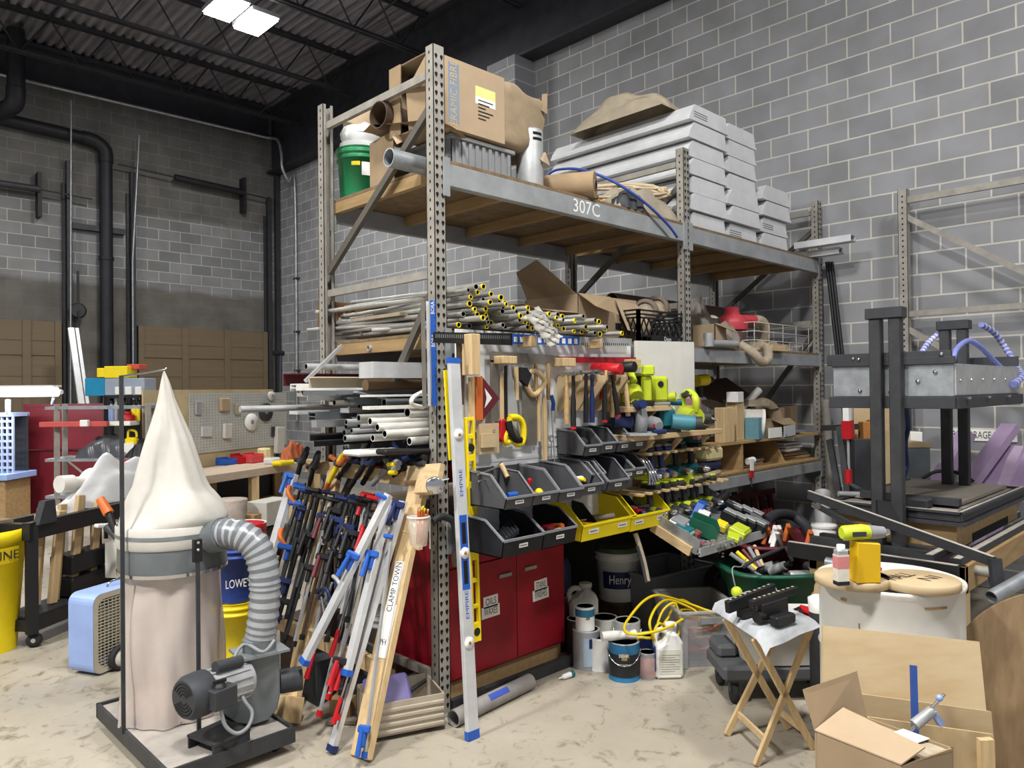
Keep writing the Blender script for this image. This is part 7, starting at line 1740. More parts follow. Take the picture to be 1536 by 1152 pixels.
t.part('label_print', m, 'ink', parent=pk)
GC = 'bar clamps on the pine clamp rack'
def barclamp(name, label, q0, q1, off, mt_, jaw, jl=.1, w=.022, grip=None, slide=.45, handle='black', off1=None, th=.010):
    a = F(*q0, off); b2 = F(*q1, off if off1 is None else off1); d = (b2 - a)
    if b2.z < .012: b2 = a + d * ((a.z - .012) / (a.z - b2.z)); d = b2 - a
    L = d.length; u = d.normalized(); s = u.cross(FN).normalized()
    t = T(name, label, 'clamp', b2, group=GC)
    t.part('bar', MB().bar(a, b2, w, th, FN), mt_)
    h = t.part('fixed_jaw', MB().bar(a + u * .02 - s * .015, a + u * .02 + s * jl * .35 + FN * jl * .8, .024, .022, u), jaw, bev=.005)
    p = a + u * L * slide
    t.part('sliding_jaw', MB().bar(p - s * .022, p + s * .022 + FN * jl * .8, .034, .034, u).bar(p + FN * .02 + u * .0, p + FN * .02 + u * .08, .026, .022, FN), jaw, bev=.006)
    t.part('handle', MB().tube([p + FN * jl * .7 + u * .0, p + FN * jl * .8 + u * .12], [.011, .014], 8) if grip is None else MB().tube(spline([p + FN * .04, p + FN * .08 - u * .05 + s * .03, p + FN * .07 - u * .1 + s * .06], 4), .016, 8), handle if grip is None else grip)
    t.part('end_stop', MB().bar(b2 - u * .03, b2, w + .01, th + .008, FN), jaw if handle != 'red' else 'red')
    return t
al = lambda label, q0, q1, off, w, jaw, slide, off1=None: barclamp('bar_clamp', label, q0, q1, off, 'alu', jaw, .07, w, None, slide, jaw, off1, .028)
al('wide aluminium bar clamp at the far left of the clamp rack', (441, 712), (385, 905), .10, .075, 'blue', .02)
al('long aluminium bar clamp crossing the rack from the red heads', (583, 742), (455, 996), .20, .045, 'blue', .37, .22)
al('aluminium bar clamp hanging right behind the crossing one', (585, 750), (519, 1014), .12, .045, 'blue', .33)
al('longest aluminium bar clamp on the edge of the CLAMP TOWN plank', (605, 752), (490, 1152), .06, .04, 'navy', .02, .05)
barclamp('bar_clamp', 'thin steel clamp with blue ends standing on the floor by the plank', (588, 800), (546, 1138), .11, 'alu_dull', 'blue', .05, .016, None, .88, 'blue', .02)
random.seed(14)
for i, (q0, q1, jaw, sl, hd, grip, mt_, l) in enumerate((
    ((458, 725), (405, 935), 'blue', .16, 'black', 'orange', 'charcoal', 'bar clamp with the upper orange grip, left of the rack'),
    ((464, 730), (398, 960), 'blue', .42, 'black', 'orange', 'dark_iron', 'bar clamp with the lower orange grip, left of the rack'),
    ((472, 735), (418, 930), 'navy', .72, 'black', None, 'black', 'black bar clamp right of the orange grips'),
    ((480, 738), (425, 965), 'black', .75, 'black', None, 'black', 'black trigger clamp fourth from the left of the rack'),
    ((489, 742), (428, 960), 'black', .3, 'black', None, 'dark_iron', 'black clamp fifth from the left of the rack'),
    ((497, 744), (440, 970), 'black', .5, 'black', None, 'alu_dull', 'bright bar clamp sixth from the left of the rack'),
    ((506, 746), (452, 960), 'black', .18, 'maroon', None, 'brown_steel', 'brown bar clamp seventh from the left of the rack'),
    ((515, 748), (464, 985), 'black', .4, 'maroon', None, 'alu_dull', 'bright long clamp over the middle plank'),
    ((524, 745), (480, 900), 'navy', .25, 'black', None, 'dark_iron', 'short navy clamp over the middle plank'),
    ((533, 748), (500, 905), 'black', .55, 'black', None, 'dark_iron', 'black clamp with a big trigger head in the middle'),
    ((541, 748), (505, 880), 'navy', .35, 'black', None, 'dark_iron', 'navy clamp left of the red heads'),
    ((549, 752), (510, 930), 'black', .3, 'black', None, 'alu_dull', 'bright clamp leading down from the red heads'),
    ((560, 740), (478, 1075), 'red', .02, 'red', None, 'alu_dull', 'clamp with a big red head, the left one'),
    ((572, 745), (492, 1050), 'red', .18, 'red', None, 'alu_dull', 'clamp with a big red head, the right one'),
    ((575, 790), (505, 1080), 'black', .72, 'red', None, 'black', 'black bar clamp with a red handle low behind the plank'),
    ((590, 780), (516, 1060), 'black', .8, 'red', None, 'alu_dull', 'steel clamp with the lowest red handle'))):
    barclamp('bar_clamp', l, q0, q1, .05 + .022 * (i % 3), mt_, jaw, rnd(.08, .12), .02, grip, sl, hd)
for i in range(10):
    px = 440 + 13 * i
    barclamp('bar_clamp', 'dark bar clamp in the dense row across the clamp rack', (px + 12, 728 + 2.2 * i), (px - 40 + 2 * i, 905 + rnd(-20, 60)), .03 + .03 * (i % 3), ('dark_iron', 'black', 'charcoal')[i % 3], ('black', 'navy', 'black')[i % 3], .09, .02, None, rnd(.1, .6))
for i, (px, py) in enumerate(((500, 967), (463, 1000), (500, 1020), (504, 1068))):
    a = F(px + 8, py - 22, .1); b2 = F(px - 4, py + 18, .1); t = T('hand_clamp', ('first', 'second', 'third', 'lowest')[i] + ' short clamp with a red grip low on the clamp rack', 'clamp', b2)
    t.part('grip', MB().tube([a, b2], [.011, .014], 10), 'red'); t.part('screw', MB().tube([a, a + (a - b2) * 1.6], .006, 6), 'chrome')
def cclamp(label, px, py, off, s, mt_, rot=0):
    c = F(px, py, off); u = V((0, math.cos(rot), math.sin(rot))); v_ = V((0, -math.sin(rot), math.cos(rot)))
    t = T('c_clamp', label, 'clamp', c, group='c clamps on the pine clamp rack')
    t.part('frame', MB().tube(spline([c + (u * x + v_ * z) * s for x, z in ((.5, .9), (0, 1), (-.55, .8), (-.7, 0), (-.5, -.8), (0, -.95), (.4, -.9))], 4), s * .13, 8), mt_)
    t.part('screw', MB().tube([c + (u * .4 + v_ * -1.5) * s, c + (u * .4 + v_ * .5) * s], s * .07, 8), 'alu_dull'); t.part('tommy_bar', MB().tube([c + (u * .1 + v_ * -1.4) * s, c + (u * .7 + v_ * -1.4) * s], s * .04, 6), 'alu_dull')
cclamp('grey c clamp hanging low over the middle plank', 500, 890, .1, .09, 'alu_dull', .5)
cclamp('dark c clamp beside the grey one', 488, 905, .1, .08, 'navy', -.3)
cclamp('black c clamp in the middle of the clamp rack', 512, 815, .12, .09, 'black', .8)
cclamp('black c clamp near the top of the clamp rack', 490, 790, .12, .08, 'black', .2)
p = U(668, 795, y=-.03)
t = T('c_clamp', 'dark c clamp gripping the rack post beside the pencil cup', 'clamp', p)
t.part('frame', MB().tube(spline([p + V((-.1, -.02, .06)), p + V((-.04, -.02, .08)), p + V((.04, -.02, .04)), p + V((.06, -.02, -.06)), p + V((.05, -.02, -.14))], 4), .02, 8), 'dark_iron'); t.part('screw', MB().tube([p + V((-.12, -.02, .09)), p + V((-.12, -.02, -.08))], .008, 8), 'chrome'); t.part('pad', MB().tube([p + V((.05, -.02, -.12)), p + V((.05, -.02, -.2))], .02, 8), 'brown_steel')
def sclamp(label, px, py, off, mt1, mt2, ang, s=.16):
    c = F(px, py, off); u = V((-.2, math.cos(ang), math.sin(ang))).normalized(); w = FN.cross(u).normalized()
    t = T('spring_clamp', label, 'clamp', c, group='spring clamps along the clamp rack top')
    for k in (-1, 1):
        t.part('arm', MB().tube(spline([c - u * s + w * k * s * .55, c - u * s * .3 + w * k * s * .2, c, c + u * s * .5 - w * k * s * .12, c + u * s * .8 - w * k * .01], 4), [.012] * 3 + [.017] * 14, 8), mt1 if k < 0 else mt2)
        t.part('tip', MB().tube([c - u * s * 1.02 + w * k * s * .56, c - u * s * .7 + w * k * s * .4], .016, 8), 'orange' if mt1 == 'yellow' else mt1)
    t.part('pivot', MB().tube([c - FN * .02, c + FN * .02], .022, 10), 'charcoal')
sclamp('big black spring clamp at the left end of the top rail', 452, 692, .06, 'black', 'black', 2.6, .2)
sclamp('yellow and orange spring clamp on the top rail', 507, 695, .08, 'yellow', 'orange', 2.75, .2)
sclamp('black and navy spring clamp on the top rail', 548, 694, .08, 'black', 'navy', 2.85, .2)
sclamp('grey and yellow spring clamp nearest the rack post', 583, 700, .07, 'grey', 'grey', 3.0, .17)
sclamp('black spring clamp lying behind the grey and yellow one', 620, 690, .02, 'black', 'charcoal', 3.1, .18)
for i, (px, py, an) in enumerate(((470, 700, 2.5), (527, 690, 2.95), (565, 688, 2.8), (600, 684, 3.0))): sclamp(('first', 'second', 'third', 'fourth')[i] + ' dark spring clamp lying behind the others on the top rail', px, py, .03, 'black', ('charcoal', 'navy')[i % 2], an, .19)
for (px, py) in ((588, 697), (590, 709)): solo('yellow_pad', MB().tube([F(px - 6, py, .1), F(px + 4, py, .1)], .013, 8), 'yellow', ('upper' if py < 700 else 'lower') + ' yellow pad of the grey spring clamp', 'pad')  # the two pads of the grey spring clamp
c = F(628, 818, .08); zt_ = F(628, 770, .08).z
t = T('pencil_cup', 'clear plastic cup of orange pencils on the CLAMP TOWN plank', 'cup', c); h = zt_ - c.z
t.part('cup', MB().lathe([(.042, 0), (.056, h), (.054, h), (.04, .004), (.001, .003)], c, 20), mat('cup_clear', '#d8cdbd', .2, 0, 0, alpha=.35)); t.part('rim', MB().lathe([(.056, h - .006), (.06, h - .002), (.056, h + .004)], c, 20, caps=False), 'white')
for i in range(11):
    a = rnd(0, 6.28); rr = rnd(.0, .03); p = c + V((rr * math.cos(a) * .7, rr * math.sin(a) * .7, .01)); q = p + V((rr * math.cos(a) * .5 + .01, rr * math.sin(a) * .5 - .01, h + rnd(.015, .04)))
    pc = T('pencil', 'orange pencil in the clear cup', 'pencil', p, group='orange pencils in the clear cup'); pc.part('shaft', MB().tube([p, q], .0055, 6), 'orange'); pc.part('eraser', MB().tube([q, q + (q - p) * .06], .0057, 6), 'cord_yellow' if i % 2 else 'pine_y')
p = F(652, 728, .08)
t = T('tape_measure', 'chrome tape measure hooked on the clamp rack beside the post', 'tape', p - V((0, 0, .04)))
t.part('case', MB().lathe([(.001, -.022), (.04, -.022), (.046, -.014), (.046, .014), (.04, .022), (.001, .022)], p, 22, 0, AX((-.6, -.8, 0))), 'chrome'); t.part('front', MB().box(p + V((.02, -.02, -.02)), (.05, .035, .05), RZ(-.6)), 'chrome', bev=.01); t.part('clip', MB().bar(p + V((.02, -.0, .02)), p + V((.07, -.03, .03)), .015, .004), 'alu')
z0 = 0
a = U(556, 1116, z=.0); b2 = U(666, 1094, z=.0)
dv = (b2 - a).normalized(); nv = V((-dv.y, dv.x, 0)); w = (b2 - a).length
t = T('plastic_planter', 'ribbed beige plastic trough on the floor at the foot of the rack', 'trough', a)
h = .165; dp = .3
m = MB().bar(a + V((0, 0, .025 + h / 2)), b2 + V((0, 0, .025 + h / 2)), .012, h)
A3 = a + nv * dp; B3 = b2 + nv * dp
for (p, q) in ((a, A3), (b2, B3), (A3, B3)): m.bar(p + V((0, 0, .025 + h / 2)), q + V((0, 0, .025 + h / 2)), .01, h)
m.bar((a + A3) / 2 + V((0, 0, .03)), (b2 + B3) / 2 + V((0, 0, .03)), dp, .008)
t.part('body', m, 'beige' if 0 else mat('taupe', '#b5aa98', .6, 0, .1, 7))
for k in range(4): t.part('rib', MB().bar(a - nv * .008 + V((0, 0, .045 + .036 * k)), b2 - nv * .008 + V((0, 0, .045 + .036 * k)), .012, .02), 'taupe', bev=.004)
for p in (a + dv * .05 + nv * .04, b2 - dv * .05 + nv * .04): t.part('caster', MB().lathe([(.012, -.008), (.012, .008)], p + V((0, 0, .0125)), 10, 0, AX(nv)), 'charcoal')
p = a + dv * .12 + nv * .13 + V((0, 0, .2))
t = T('food_box', 'translucent purple lidded box lying in the beige trough', 'box', p)
R = M((dv, nv, V((0, 0, 1)))).transposed() @ M.Rotation(.75, 3, 'X')
t.part('lid', MB().box(p, (.24, .17, .025), R), 'purple_lid', bev=.02); t.part('base', MB().box(p - R @ V((0, 0, .035)), (.21, .14, .05), R), 'wrap', bev=.015)
solo('steel_rod', MB().tube([U(575, 1065, z=.05), U(650, 1012, x=.02)], .012, 8), 'charcoal', 'dark steel rod leaning from the floor onto the rack brace', 'rod')
pb_ = U(592, 985, d=4.75); pb_.z = 0
bucket('bucket', 'white pail standing behind the CLAMP TOWN plank', pb_ + V((-.02, .05, 0)), .14, .38, 'white', bail=False)
random.seed(9)
m = MB()
for i in range(40):
    p = V((rnd(-.5, -.05), rnd(.2, 1.1), .015)); m.box(p, (rnd(.04, .14), rnd(.02, .05), rnd(.01, .03)), RZ(rnd(0, 3)))
solo('floor_scraps', m, mat('scrap_mix', '#7c7064', .8, .1, .35, 12), 'scraps of wood and metal on the floor behind the clamp rack', 'scraps', kind='stuff')
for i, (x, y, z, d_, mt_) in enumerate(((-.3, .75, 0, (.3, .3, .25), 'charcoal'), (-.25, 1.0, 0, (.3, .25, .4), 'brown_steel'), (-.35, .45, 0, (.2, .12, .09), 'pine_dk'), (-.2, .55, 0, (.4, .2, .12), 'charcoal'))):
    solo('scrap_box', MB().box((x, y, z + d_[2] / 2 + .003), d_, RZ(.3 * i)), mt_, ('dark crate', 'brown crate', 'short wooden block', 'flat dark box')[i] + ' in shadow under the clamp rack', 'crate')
cx, cy = -1.13, .87
zz = lambda py, d=3.93: 1.77 - (py - 590) * d / 1120
t = T('dust_collector', 'dust collector with a white cloth filter bag over a clear waste bag', 'dust collector', (-1.1, .6, 0))
x0, x1, y0, y1 = -1.40, -.80, .21, 1.22
t.part('base', MB().bx(x0, x1, y0, y1, .07, .11), 'flange_grey' if 0 else mat('base_grey', '#a39d95', .75, 0, .2, 9), bev=.004)
t.part('base_edge', MB().bx(x0 - .006, x1 + .006, y0 - .006, y0 + .01, .05, .125).bx(x0 - .006, x1 + .006, y1 - .01, y1 + .006, .05, .125).bx(x0 - .006, x0 + .01, y0, y1, .05, .125).bx(x1 - .01, x1 + .006, y0, y1, .05, .125), 'dark_iron')
for (x, y) in ((x0 + .08, y0 + .08), (x1 - .06, y0 + .08), (x0 + .08, y1 - .1), (x1 - .06, y1 - .1)):
    w = t.part('caster', MB().lathe([(.01, -.012), (.028, -.012), (.028, .012), (.01, .012)], (x, y, .029), 14, 0, AX((1, .3, 0))), 'rubber'); t.part('caster_fork', MB().bx(x - .018, x + .018, y - .014, y + .014, .03, .07), 'chrome', parent=w)
R0 = .262
prof = [(.004, zz(556)), (.022, zz(572)), (.045, zz(600)), (.075, zz(628)), (.104, zz(655)), (.136, zz(690)), (.166, zz(720)), (.204, zz(745)), (.236, zz(768)), (R0, zz(783))]
tip = U(246, 558, d=3.9)
def bag(u, v):
    n = len(prof) - 1; i = min(int(v * n), n - 1); f = v * n - i
    r = prof[i][0] * (1 - f) + prof[i + 1][0] * f; z = prof[i][1] * (1 - f) + prof[i + 1][1] * f
    a = 2 * PI * u; k = math.sin(PI * min(v * 1.02, 1)) 
    w = 1 + k * (.10 * math.sin(4 * a + 2.2 * v) + .05 * math.sin(9 * a - 5 * v) + .06 * math.sin(3 * a + 7 * v))
    e = max(0, (v - .72) / .28) * max(0, 1 - (v - .72) / .28) * 4
    w += e * .18 * max(0, math.cos(a - 5.4))
    s = 1 - v
    c = V((cx, cy, 0)) + V((tip.x - cx, tip.y - cy, 0)) * s ** 1.3
    return V((c.x + r * w * math.cos(a), c.y + r * w * math.sin(a), z))
t.part('filter_bag', MB().grid(bag, 72, 40), 'cloth')
zb, zr, zc2 = zz(783), zz(808), zz(848)
b = t.part('bag_band', MB().lathe([(R0 + .004, zr - .012), (R0 + .01, zr), (R0 + .01, zb + .004), (R0 + .004, zb + .012)], (cx, cy, 0), 48, caps=False), 'cloth')
t.part('clamp_strap', MB().lathe([(R0 + .013, zb - .045), (R0 + .013, zb - .028)], (cx, cy, 0), 48, caps=False), 'flange_grey', parent=b)
t.part('ring', MB().lathe([(R0 + .002, zc2), (R0 + .002, zr)], (cx, cy, 0), 48, caps=False).lathe([(R0 + .005, zr - .012), (R0 - .01, zr - .01), (.001, zr - .01)], (cx, cy, 0), 48, caps=False), 'machine_grey', label='grey sheet metal ring')
def wbag(u, v):
    a = 2 * PI * u; z = zc2 + .015 + (.118 - zc2 - .015) * v
    k = .012 * math.sin(7 * a + 4 * v) + .01 * math.sin(13 * a - 3 * v)
    r = R0 - .03 + .015 * math.sin(PI * v) * math.sin(2 * a + 1) + k * min(1, v * 4) + .05 * max(0, v - .75) / .25 * (.5 + .5 * math.cos(a - 1.9))
    return V((cx + r * math.cos(a), cy + r * math.sin(a), z))
t.part('waste_bag', MB().grid(wbag, 60, 30), 'clear_bag')
t.part('bag_clamp', MB().lathe([(R0 + .006, zc2 - .006), (R0 + .006, zc2 + .012)], (cx, cy, 0), 48, caps=False), 'chrome')
t.part('dust', MB().lathe([(.001, .12), (.22, .122), (.21, .2), (.16, .235), (.001, .26)], (cx, cy, 0), 30), mat('sawdust', '#a98f74', .95, 0, .14, 20))
for (px, py, d) in ((184, 900, 3.66), (297, 900, 3.66)):
    q = U(px, py, d=d); top = zz(815, d) if px > 200 else zz(562, 3.72)
    s = t.part('support_rod', MB().bx(q.x - .009, q.x + .009, q.y - .006, q.y + .006, .11, top), 'dark_iron')
    if px > 200:
        t.part('bracket', MB().bx(q.x - .02, q.x + .02, q.y - .008, q.y + .02, top - .09, top + .02), 'black', parent=s)
        m = MB()
        for k in (0, .035): m.lathe([(.008, 0), (.008, .005), (.001, .006)], (q.x, q.y - .008, top - .03 + k), 8, 0, AX((-.4, -.9, 0)))
        t.part('bolt', m, 'chrome', parent=s)
    else:
        t.part('hook_arm', MB().tube([V((q.x, q.y, top - .005)), tip + V((0, 0, .012)), tip + V((.012, 0, .02))], .006, 6), 'chrome', parent=s)
q = U(186, 836, d=3.72)
t.part('back_rod', MB().bx(cx + .1 - .01, cx + .1 + .01, cy + R0 + .004, cy + R0 + .016, .11, zz(815)), 'dark_iron')
pts = [U(318, 806, d=3.82), U(336, 800, d=3.78), U(362, 803, d=3.76), U(385, 822, d=3.76), U(396, 855, d=3.76), U(397, 900, d=3.76), U(393, 940, d=3.76), U(390, 962, d=3.76)]
m = ribbed(spline(pts, 6), .074, .026, .06, 18)
for k in range(len(m.f) - 2): m.m[k] = (k // 18) % 2
t.part('hose', m, [mat('hose_grey', '#aeb2b6', .25, .2, .08, 10), mat('hose_dark', '#74787c', .3, .2, .08, 10)])
t.part('hose_cuff', MB().tube([pts[0], pts[1]], .083, 18), 'machine_grey')
f = U(389, 975, d=3.76)
t.part('outlet_flange', MB().box(f, (.24, .2, .012), RZ(-.1)), 'flange_grey'); t.part('outlet_collar', MB().tube([f, f + V((0, 0, .06))], .082, 18), 'machine_grey')
hx, hy = f.x + .01, f.y
wsc = .14
sc = [(-.07, f.z), (.085, f.z), (.085, .26)]
n = 14
for k in range(n + 1):
    a = 0 - PI * 1.25 * k / n; r = .105 + .075 * k / n
    sc.append((-.02 + r * math.cos(a), .285 + .165 * math.sin(a) * (r / .18) ** .3))
sc = [(-.07, f.z), (.09, f.z), (.09, .25), (.075, .18), (.03, .135), (-.04, .125), (-.12, .15), (-.18, .21), (-.205, .29), (-.19, .37), (-.14, .43), (-.075, .45)]
t.part('scroll_housing', MB().prism(sc, (hx, hy + .02, 0), V((.88, -.3, 0)), (0, 0, 1), wsc), 'machine_grey', bev=.006)
ax = V((-.55, -.82, 0)).normalized()
cen = V((hx - .08, hy + .02, .29)) + ax * .07
a0 = U(355, 1022, d=3.62); a1 = U(300, 1040, d=3.45); axm = (a1 - a0); axm.z = -.0; Lm = axm.length; axm.normalize()
t.part('inlet_spigot', MB().tube([f + V((.10, -.02, -.18)), f + V((.2, -.06, -.18))], .06, 16), 'charcoal')
m = MB().tube([a0 - axm * .05, a1 + axm * .0], .085, 20)
mo = t.part('motor_body', m, 'alu_dull')
m = MB()
up = V((0, 0, 1)); sd = axm.cross(up)
for k in range(16):
    a = 2 * PI * k / 16; o = (up * math.sin(a) + sd * math.cos(a)) * .088; m.bar(a0 - axm * .03 + o, a1 - axm * .02 + o, .006, .012, o)
t.part('fin', m, 'alu_dull', parent=mo)
cv = t.part('fan_cover', MB().tube([a1 - axm * .03, a1, a1 + axm * .06, a1 + axm * .085], [.1, .103, .1, .085], 24), 'charcoal')
m = MB()
for r in (.025, .04, .055, .07):
    for s in (0, 1):
        m.tube([a1 + axm * .0855 + (up * math.sin(q) + sd * math.cos(q)) * r for q in [PI * s + .45 + 2.2 * k / 8 for k in range(9)]], .003, 5)
t.part('grille_slot', m, 'hole_black', parent=cv)
t.part('capacitor', MB().tube([a0 + up * .105 + sd * -.03, a1 + up * .105 + sd * -.03 - axm * .06], .028, 12), 'charcoal')
sb = U(333, 1045, d=3.42)
sw = t.part('switch_box', MB().box(sb, (.12, .07, .09), RZ(math.atan2(axm.y, axm.x))), 'charcoal', bev=.004)
t.part('switch', MB().lathe([(.03, 0), (.022, .02), (.001, .022)], sb + V((-.01, 0, .045)), 14).bar(sb + V((-.04, 0, .072)), sb + V((.02, 0, .072)), .01, .014), 'black', parent=sw)
t.part('mount', MB().bar(V((a0.x, a0.y, .165)), V((a1.x, a1.y, .165)), .2, .012).bar(V((a0.x, a0.y, .14)) + sd * .09, V((a1.x, a1.y, .14)) + sd * .09, .01, .06).bar(V((a0.x, a0.y, .14)) - sd * .09, V((a1.x, a1.y, .14)) - sd * .09, .01, .06), 'dark_iron')
t.part('foot_plate', MB().prism([(-.05, .11), (.16, .11), (.12, .22), (-.01, .22)], a0 * 1 - V((0, 0, a0.z)) + sd * .1 - axm * .02, axm * -1, (0, 0, 1), .012), 'dark_iron')
t.part('power_cord', MB().tube(spline([U(331, 1062, d=3.4), U(338, 1088, d=3.4), U(355, 1100, d=3.42), U(372, 1090, d=3.45), U(378, 1068, d=3.5), U(365, 1048, d=3.55), U(352, 1010, d=3.6), U(352, 985, d=3.65), U(368, 966, d=3.7), U(395, 978, d=3.62), U(412, 960, d=3.66)], 5), .009, 7), 'grey')
a = U(150, 748, d=4.0); b2 = U(163, 770, d=3.98); c = U(183, 826, d=3.92); e = U(190, 900, d=3.9)
t = T('hand_grabber', 'black lever tool with an orange grip hanging beside the dust collector', 'tool', e)
t.part('grip', MB().tube([a, b2], [.022, .028], 10), 'orange'); t.part('shaft', MB().tube([b2, c, e], .018, 8), 'black'); t.part('lever', MB().tube([U(160, 790, d=3.97), U(182, 812, d=3.93)], .02, 8), 'charcoal')
A = U(103, 1012, z=0); B = U(140, 1018, z=0)
th = (B - A); th.z = 0; wdv = V((-th.y, th.x, 0)).normalized(); tl = th.length; thn = th.normalized()
W, H = .52, .5
t = T('box_fan', 'old pale blue metal box fan standing behind the dust collector', 'fan', (A + B) / 2)
def sq(w, h, r, n=5):
    P = []
    for (sx, sy, a0) in ((w - r, r, -PI / 2), (w - r, h - r, 0), (r, h - r, PI / 2), (r, r, PI)):
        for k in range(n + 1): P.append((sx + r * math.cos(a0 + PI / 2 * k / n), sy + r * math.sin(a0 + PI / 2 * k / n)))
    return P
o = sq(W, H, .06); i_ = [(.02 + (p[0]) * (W - .04) / W, .02 + p[1] * (H - .04) / H) for p in o]
def fr(pts, off): return [A + wdv * p[0] + V((0, 0, p[1] + .012)) + thn * off for p in pts]
n = len(o); vs = fr(o, 0) + fr(o, tl) + fr(i_, 0) + fr(i_, tl); j = lambda k: (k + 1) % n
m = MB().add(vs, [(k, j(k), n + j(k), n + k) for k in range(n)] + [(2 * n + j(k), 2 * n + k, 3 * n + k, 3 * n + j(k)) for k in range(n)] + [(n + k, n + j(k), 3 * n + j(k), 3 * n + k) for k in range(n)] + [(j(k), k, 2 * n + k, 2 * n + j(k)) for k in range(n)])
t.part('housing', m, 'light_blue')
m = MB()
for k in range(17): 
    u = .03 + (W - .06) * k / 16; m.bar(A + wdv * u + V((0, 0, .035)) + thn * (tl - .006), A + wdv * u + V((0, 0, H - .015)) + thn * (tl - .006), .006, .010, thn)
for k in range(24):
    z = .035 + (H - .05) * k / 23; m.bar(A + wdv * .03 + V((0, 0, z)) + thn * (tl + .0), A + wdv * (W - .03) + V((0, 0, z)) + thn * tl, .006, .004, thn)
fb = fr(o, tl + .004); fi = [A + wdv * (.035 + p[0] * (W - .07) / W) + V((0, 0, .047 + p[1] * (H - .07) / H)) + thn * (tl + .004) for p in o]
m.add(fb + fi, [(k, j(k), n + j(k), n + k) for k in range(n)])
t.part('grille', m, mat('fan_grille', '#b5ae9c', .5, .1, .12, 9))
m = MB(); ctr = A + wdv * W / 2 + V((0, 0, H / 2)) + thn * tl * .5
for k in range(5):
    a = 2 * PI * k / 5; u = wdv * math.cos(a) + V((0, 0, math.sin(a))); v_ = wdv * -math.sin(a) + V((0, 0, math.cos(a)))
    m.bar(ctr + u * .04, ctr + u * .21, .13, .004, thn + v_ * .5)
m.tube([ctr - thn * .05, ctr + thn * .05], .05, 16)
t.part('blade', m, 'alu_dull')
t.part('back_grille', MB().bx(0, 0, 0, 0, 0, 0) if 0 else MB().bar(A + wdv * .02 + V((0, 0, H / 2)) + thn * .01, A + wdv * (W - .02) + V((0, 0, H / 2)) + thn * .01, .004, H - .05), 'charcoal')
t.part('handle', MB().tube(spline([A + wdv * .2 + thn * tl * .5 + V((0, 0, H + .012)), A + wdv * .22 + thn * tl * .5 + V((0, 0, H + .04)), A + wdv * .32 + thn * tl * .5 + V((0, 0, H + .04)), A + wdv * .34 + thn * tl * .5 + V((0, 0, H + .012))], 4), .007, 6), 'chrome')
wc = B + thn * .035 + wdv * .17 + V((0, 0, .081)) - V((0, 0, B.z))
wheel('trolley_wheel', 'black tyred trolley wheel standing before the blue fan', wc, thn, .08, .04, 'white_paint', 'rubber')
pc = U(352, 860, d=5.05); pc.z = 0
b1 = bucket('bucket', 'yellow pail at the bottom of the stack behind the grey hose', pc, .155, .38, 'yellow')
bb = bucket('bucket', 'blue lettered pail stacked on the yellow pail', pc + V((0, 0, .385)), .155, .37, mat('lowes_blue', '#27408c', .42, 0, .1, 6), bail=False)
va = math.atan2(CP.y - pc.y, CP.x - pc.x); n = V((math.cos(va + .15), math.sin(va + .15), 0))
bb.text("LOWE'S", pc + V((0, 0, .385 + .13)) + n * .152, V((-n.y, n.x, 0)), (0, 0, 1), .055, 'white_ink', w=.16)
pr_ = U(368, 790, d=6.6); zt2 = pr_.z
pr_.z = 0
t = T('bucket', 'stack of red pails with a white dripped rim below the long bench', 'bucket', pr_)
t.part('body', MB().lathe([(.15, 0), (.17, zt2 - .1), (.178, zt2 - .1), (.178, zt2 - .05), (.17, zt2 - .05), (.17, zt2 - .02), (.18, zt2 - .02), (.18, zt2 + .03), (.165, zt2 + .03), (.15, zt2 - .2), (.001, zt2 - .2)], pr_, 24), 'red'); t.part('rim', MB().lathe([(.165, zt2 + .031), (.18, zt2 + .035)], pr_, 24, caps=False), 'white')
solo('green_bottle', MB().lathe([(.05, 0), (.055, .1), (.03, .16), (.015, .2), (.001, .2)], U(347, 985, z=0) + V((.15, .2, 0)), 14), 'green_tub', 'dark green bottle on the floor before the yellow pail', 'bottle')
C0 = U(48, 972, z=0); C0 = V((C0.x, C0.y, 0)); C1 = U(186, 757, d=6.2); C1.z = 0
u = (C1 - C0).normalized(); v_ = V((-u.y, u.x, 0)); Lc = (C1 - C0).length; hz = .86
t = T('lumber_cart', 'black steel lumber cart on casters behind the blue fan', 'cart', (C0 + C1) / 2 + v_ * .3)
def P(a_, b_, z): return C0 + u * a_ + v_ * b_ + V((0, 0, z))
for (a_, b_) in ((0, 0), (Lc, 0), (0, .26), (Lc, .26)): t.part('post', MB().bar(P(a_, b_, .1), P(a_, b_, hz), .07, .07), 'black')
for b_ in (0, .26): 
    t.part('top_beam', MB().bar(P(-.05, b_, hz - .04), P(Lc, b_, hz - .04), .06, .12), 'black'); t.part('bottom_beam', MB().bar(P(0, b_, .16), P(Lc, b_, .16), .06, .09), 'black')
for a_ in (0, Lc): t.part('end_beam', MB().bar(P(a_, 0, .16), P(a_, .26, .16), .06, .08), 'black'); t.part('end_beam', MB().bar(P(a_, 0, hz - .04), P(a_, .26, hz - .04), .06, .1), 'black')
t.part('deck', MB().bar(P(0, .13, .21), P(Lc, .13, .21), .26, .015), 'charcoal')
t.part('gusset', MB().prism([(0, 0), (.17, 0), (.15, .16), (.06, .16)], P(.0, -.035, hz), u, (0, 0, 1), .05), 'charcoal')
